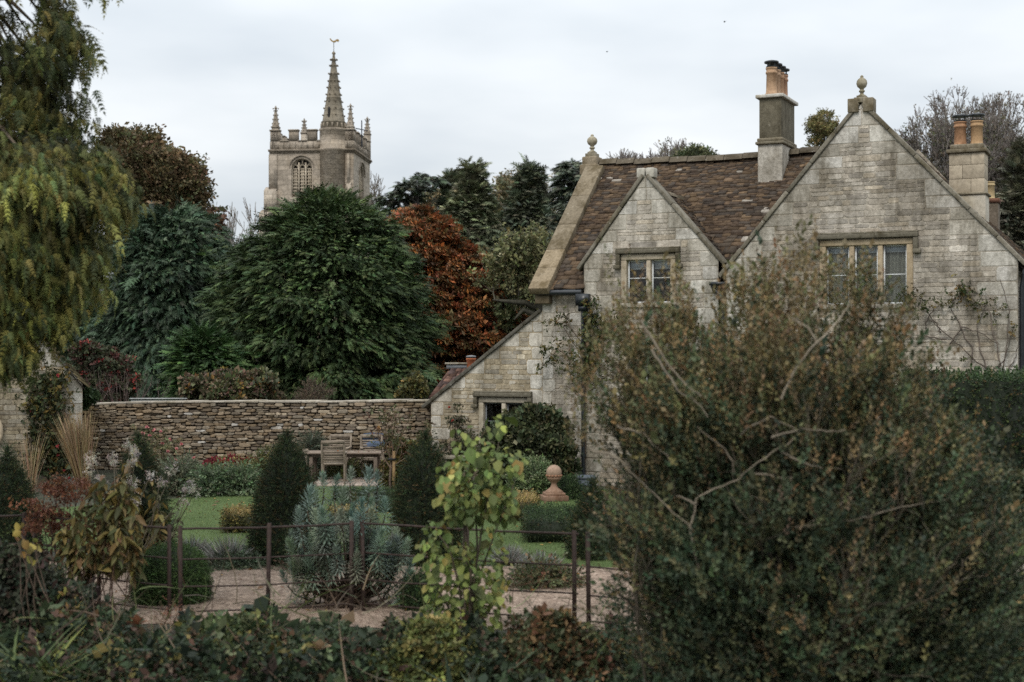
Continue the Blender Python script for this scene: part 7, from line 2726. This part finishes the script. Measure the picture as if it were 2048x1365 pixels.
plant('bramble', 'russet leaved bramble mound at the bottom left of the big shrub', 'shrub', [(1235, 30, 1110), (1262, 90, 1110), (1310, 110, 1110), (1370, 110, 1110)], 1110, 12.2, 120, 0.13, 22, CL6, 0.07, cset([(0.12, 0.07, 0.04), (0.07, 0.08, 0.04), (0.05, 0.062, 0.032), (0.15, 0.10, 0.05)]), lo=0.15, stems=20, stemcol=(0.13, 0.09, 0.06))
for i, (px, py, Y, lab) in enumerate([(640, 1330, 11.5, 'large pale fallen leaf lying on the bank under the spurge'), (275, 1280, 12.2, 'russet fallen leaf on the bank below the box ball')]):
    b = at(px, py - 30, Y)
    mb = MB()
    for k in range(5):
        a = -1.0 + k * 0.5
        place(t_leaf(0.3, 0.05, 0.2), [b], [[math.sin(a), -.3, math.cos(a)]], 0.11, [0.2], (0.30, 0.21, 0.13) if i == 0 else (0.20, 0.09, 0.05), mb)
    tag(mb.build('fallen_leaf', M['leaf'], None, b), lab, 'leaf')

# pale stone ball at the right edge
p = at(2058, 1160, 11.5)
e = empty('stone_ball', [p[0], p[1], float(gz(p[0], p[1]))], 'pale stone ball on a post at the right edge', 'ornament')
mb = MB()
mb.sphere(p, 0.165, (0.36, 0.32, 0.26), 20, 12, (1.1, 1, 0.72))
mb.build('ball', M['ashlar'], e, smooth=True)
mb = MB()
g = float(gz(p[0], p[1]))
mb.lathe([(0.14, g), (0.14, p[2] - 0.2), (0.17, p[2] - 0.18), (0.17, p[2] - 0.14), (0.09, p[2] - 0.10)], [p[0], p[1], 0], 14, (0.30, 0.27, 0.22))
mb.build('post', M['ashlar'], e)

# ------------------------------------------------------------------ the big shrub in the right foreground
Yk = 11.2
kb = at(1640, 1420, Yk)
kb[2] = float(gz(kb[0], Yk))
e = empty('evergreen_shrub', kb, 'huge straggly olive and bronze evergreen shrub filling the right foreground', 'shrub')
OUT = [(585, 16, 1590), (620, 56, 1600), (655, 150, 1588), (692, 240, 1530), (745, 296, 1512), (815, 330, 1528), (890, 365, 1558), (965, 405, 1598), (1040, 422, 1628), (1120, 434, 1640), (1200, 430, 1640), (1280, 420, 1650), (1360, 410, 1660)]
PR = np.array(OUT, float)
sb, mb = MB(), MB()
out, tips = [], []
for k in range(44):
    a = rng.uniform(0, 2 * math.pi)
    tilt = rng.uniform(0.25, 1.15)
    d = [math.cos(a) * tilt, math.sin(a) * tilt * 0.75, 1.0 - 0.25 * tilt]
    grow(kb + [rng.normal(0, .45), rng.normal(0, .35), 0.25], d, rng.uniform(1.3, 1.9), 0.016, 3, out, tips, nb=(2, 3), spread=0.55, up=0.10, shrink=0.62, wob=0.2, nseg=4, rmin=0.004)


def inprof(P, f=1.0):
    px = 1024 + FPX * P[:, 0] / P[:, 1]
    py = HOR - FPX * (P[:, 2] - CAM_H) / P[:, 1]
    c = np.interp(py, PR[:, 0], PR[:, 2])
    h = np.interp(py, PR[:, 0], PR[:, 1], left=-1) * f
    dep = np.abs(P[:, 1] - Yk) / 1.75
    return (np.abs(px - c) < h * np.sqrt(np.clip(1 - dep ** 2, 0, 1)) + 6) & (py > 500)


A = np.array([o[0] for o in out])
B = np.array([o[1] for o in out])
k_ = inprof(B)
out = [o for o, k in zip(out, k_) if k]
put_segs(sb, out, 4, (0.085, 0.072, 0.052), 0.25)
# bare pale branches that show in the middle of the shrub
for s in ([(1400, 1150), (1380, 1060), (1395, 1000), (1480, 960), (1560, 900), (1600, 870)], [(1480, 960), (1440, 900), (1380, 860)], [(1500, 945), (1590, 960), (1580, 1010)], [(1395, 1010), (1350, 990), (1345, 960)],
          [(1590, 1060), (1700, 1050), (1780, 1020), (1900, 1010)], [(1620, 1050), (1700, 1000), (1740, 960)], [(1480, 870), (1540, 830), (1590, 850)], [(1300, 700), (1340, 780), (1400, 840)], [(1280, 640), (1330, 740), (1390, 800)],
          [(1560, 800), (1620, 700), (1680, 640), (1700, 600)], [(1640, 690), (1590, 640)], [(1770, 1110), (1840, 1170), (1900, 1160)], [(1180, 900), (1240, 920), (1300, 980), (1380, 1060)], [(1230, 850), (1290, 880), (1340, 940)], [(1480, 980), (1540, 1040)], [(1560, 905), (1620, 920), (1680, 925)], [(1540, 880), (1600, 850), (1690, 860)]):
    P = np.array([at(px, py, Yk - 1.12 + rng.uniform(-.15, .15) + 0.3 * abs(px - 1580) / 400) for px, py in s])
    t = np.linspace(0, 1, len(P) * 5)
    Q = np.stack([np.interp(t, np.linspace(0, 1, len(P)), P[:, i]) for i in range(3)], 1)
    Q = Q + np.cumsum(rng.normal(0, .007, Q.shape), 0)
    sb.tube(Q, np.linspace(0.009, 0.003, len(t)), 6, np.array((0.18, 0.15, 0.112)) * math.exp(rng.normal(0, .12)), caps=False)
sb.build('branch', M['bark'], e)
# leafy shoots in boughs that sweep sideways and up, with dark gaps between them
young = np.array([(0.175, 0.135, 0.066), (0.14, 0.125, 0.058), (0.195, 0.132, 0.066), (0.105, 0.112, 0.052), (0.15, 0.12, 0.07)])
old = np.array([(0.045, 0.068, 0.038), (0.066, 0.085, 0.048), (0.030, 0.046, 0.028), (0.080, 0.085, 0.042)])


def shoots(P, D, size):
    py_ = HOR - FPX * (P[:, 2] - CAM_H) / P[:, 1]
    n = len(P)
    tone = np.clip((py_ - 640) / 400 + rng.normal(0, .25, n), 0.03, 0.97)  # leaf age by height; also paints a brighter top and shaded base
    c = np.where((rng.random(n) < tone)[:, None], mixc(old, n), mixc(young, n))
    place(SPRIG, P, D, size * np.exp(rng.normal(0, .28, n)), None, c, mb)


nb_ = 270
E, O = prof_pts(nb_, PR, 1600, Yk, 0.85, 0.82)
for q in E:
    c = np.array([(1600 - 1024) / FPX * Yk, Yk, 0.2])
    st = c + (q - c) * rng.uniform(0.25, 0.5) * [1, 1, 0.85] - [0, 0, 0.2]
    k = 9
    t = np.linspace(0.1, 1, k)[:, None]
    side = (q - st)
    line = st + side * t + np.array([0, 0, 0.22 * np.linalg.norm(side)]) * np.sin(t * math.pi * 0.8) + np.cumsum(rng.normal(0, .025, (k, 3)), 0)
    sb.tube(line, np.linspace(0.010, 0.003, k), 4, np.array((0.10, 0.083, 0.06) if rng.random() < 0.6 else (0.22, 0.18, 0.13)) * math.exp(rng.normal(0, .2)), caps=False)
    m_ = int(95 * np.clip(np.linalg.norm(side), .5, 1.6))
    tt = rng.uniform(0.25, 1.0, m_)
    P = np.stack([np.interp(tt, t[:, 0], line[:, i]) for i in range(3)], 1) + rng.normal(0, 1, (m_, 3)) * (0.05 + 0.09 * (1 - tt))[:, None]
    D = unit(side) * 0.8 + rng.normal(0, .42, (m_, 3)) + [0, 0, 0.45]
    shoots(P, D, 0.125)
C, O = prof_pts(950, np.column_stack([PR[:, 0] + 26, PR[:, 1] * 0.93, PR[:, 2]]), 1600, Yk, 0.85, 0.15)
pyc = HOR - FPX * (C[:, 2] - CAM_H) / C[:, 1]
C = C[rng.random(len(C)) < np.interp(pyc, [540, 700, 850, 1000], [0.1, 0.35, 0.7, 1.0])]
idx = np.repeat(np.arange(len(C)), 18)
P = C[idx] + sph(len(idx)) * (rng.uniform(0, 1, len(idx)) ** 0.6 * 0.2)[:, None]
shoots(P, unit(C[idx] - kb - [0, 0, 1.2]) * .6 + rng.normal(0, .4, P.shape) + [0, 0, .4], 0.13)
# shoots along the branches
Bp = np.array([q[1] for q in out])
thin = np.array([q[3] for q in out]) < 0.012
Bp = Bp[thin]
i = rng.choice(len(Bp), 2600)
D = unit(Bp[i] - (kb + [0, 0, .8])) + rng.normal(0, .35, (2600, 3)) + [0, 0, .4]
place(SPRIG, Bp[i] + rng.normal(0, .03, (2600, 3)), D, 0.125 * np.exp(rng.normal(0, .25, 2600)), None, mixc(young, 2600), mb)
# a few long feathery leaders above the outline
for (px_, py_, n) in ((1590, 520, 26), (1560, 560, 40), (1612, 560, 40), (1605, 490, 8), (1290, 600, 24), (1330, 610, 20), (1440, 640, 24), (1680, 590, 30), (1740, 615, 30), (1250, 645, 30), (1210, 690, 30), (1530, 600, 40), (1600, 610, 40), (1800, 640, 24), (1160, 750, 40), (1165, 820, 40), (1160, 880, 30), (1240, 545, 6), (1355, 565, 12), (1480, 620, 20)):
    c = at(px_, py_, Yk + rng.uniform(-.4, .4))
    P = c + rng.normal(0, 1, (n, 3)) * [0.07, 0.07, 0.11]
    place(SPRIG, P, rng.normal(0, .4, (n, 3)) + [0, 0, .9], 0.12 * np.exp(rng.normal(0, .25, n)), None, mixc(young, n), mb)
mb.build('foliage', M['leaf'], e)

# two birds high in the sky
for px, py, s, lab in ((1449, 44, 1.0, 'small dark bird high in the sky right of centre'), (1214, 104, 0.8, 'smaller dark bird lower in the sky left of the other')):
    c = at(px, py, 90)
    mb = MB()
    V = np.array([[-.5, 0, .14], [-.22, 0, .05], [0, 0, .02], [.22, 0, .08], [.48, 0, .20], [.2, -.16, .02], [0, -.2, -.03], [-.2, -.16, .0]]) * 0.28 * s
    mb.poly(c + V, (0.02, 0.02, 0.025))
    mb.poly((c + V + [0, 0, 0.015])[::-1], (0.02, 0.02, 0.025))
    mb.sphere(c + [0, -.02, 0], 0.05 * s, (0.02, 0.02, 0.025), 8, 6, (1, 2.4, 1))
    tag(mb.build('bird', M['col'], None, c), lab, 'bird', 'birds in the sky')
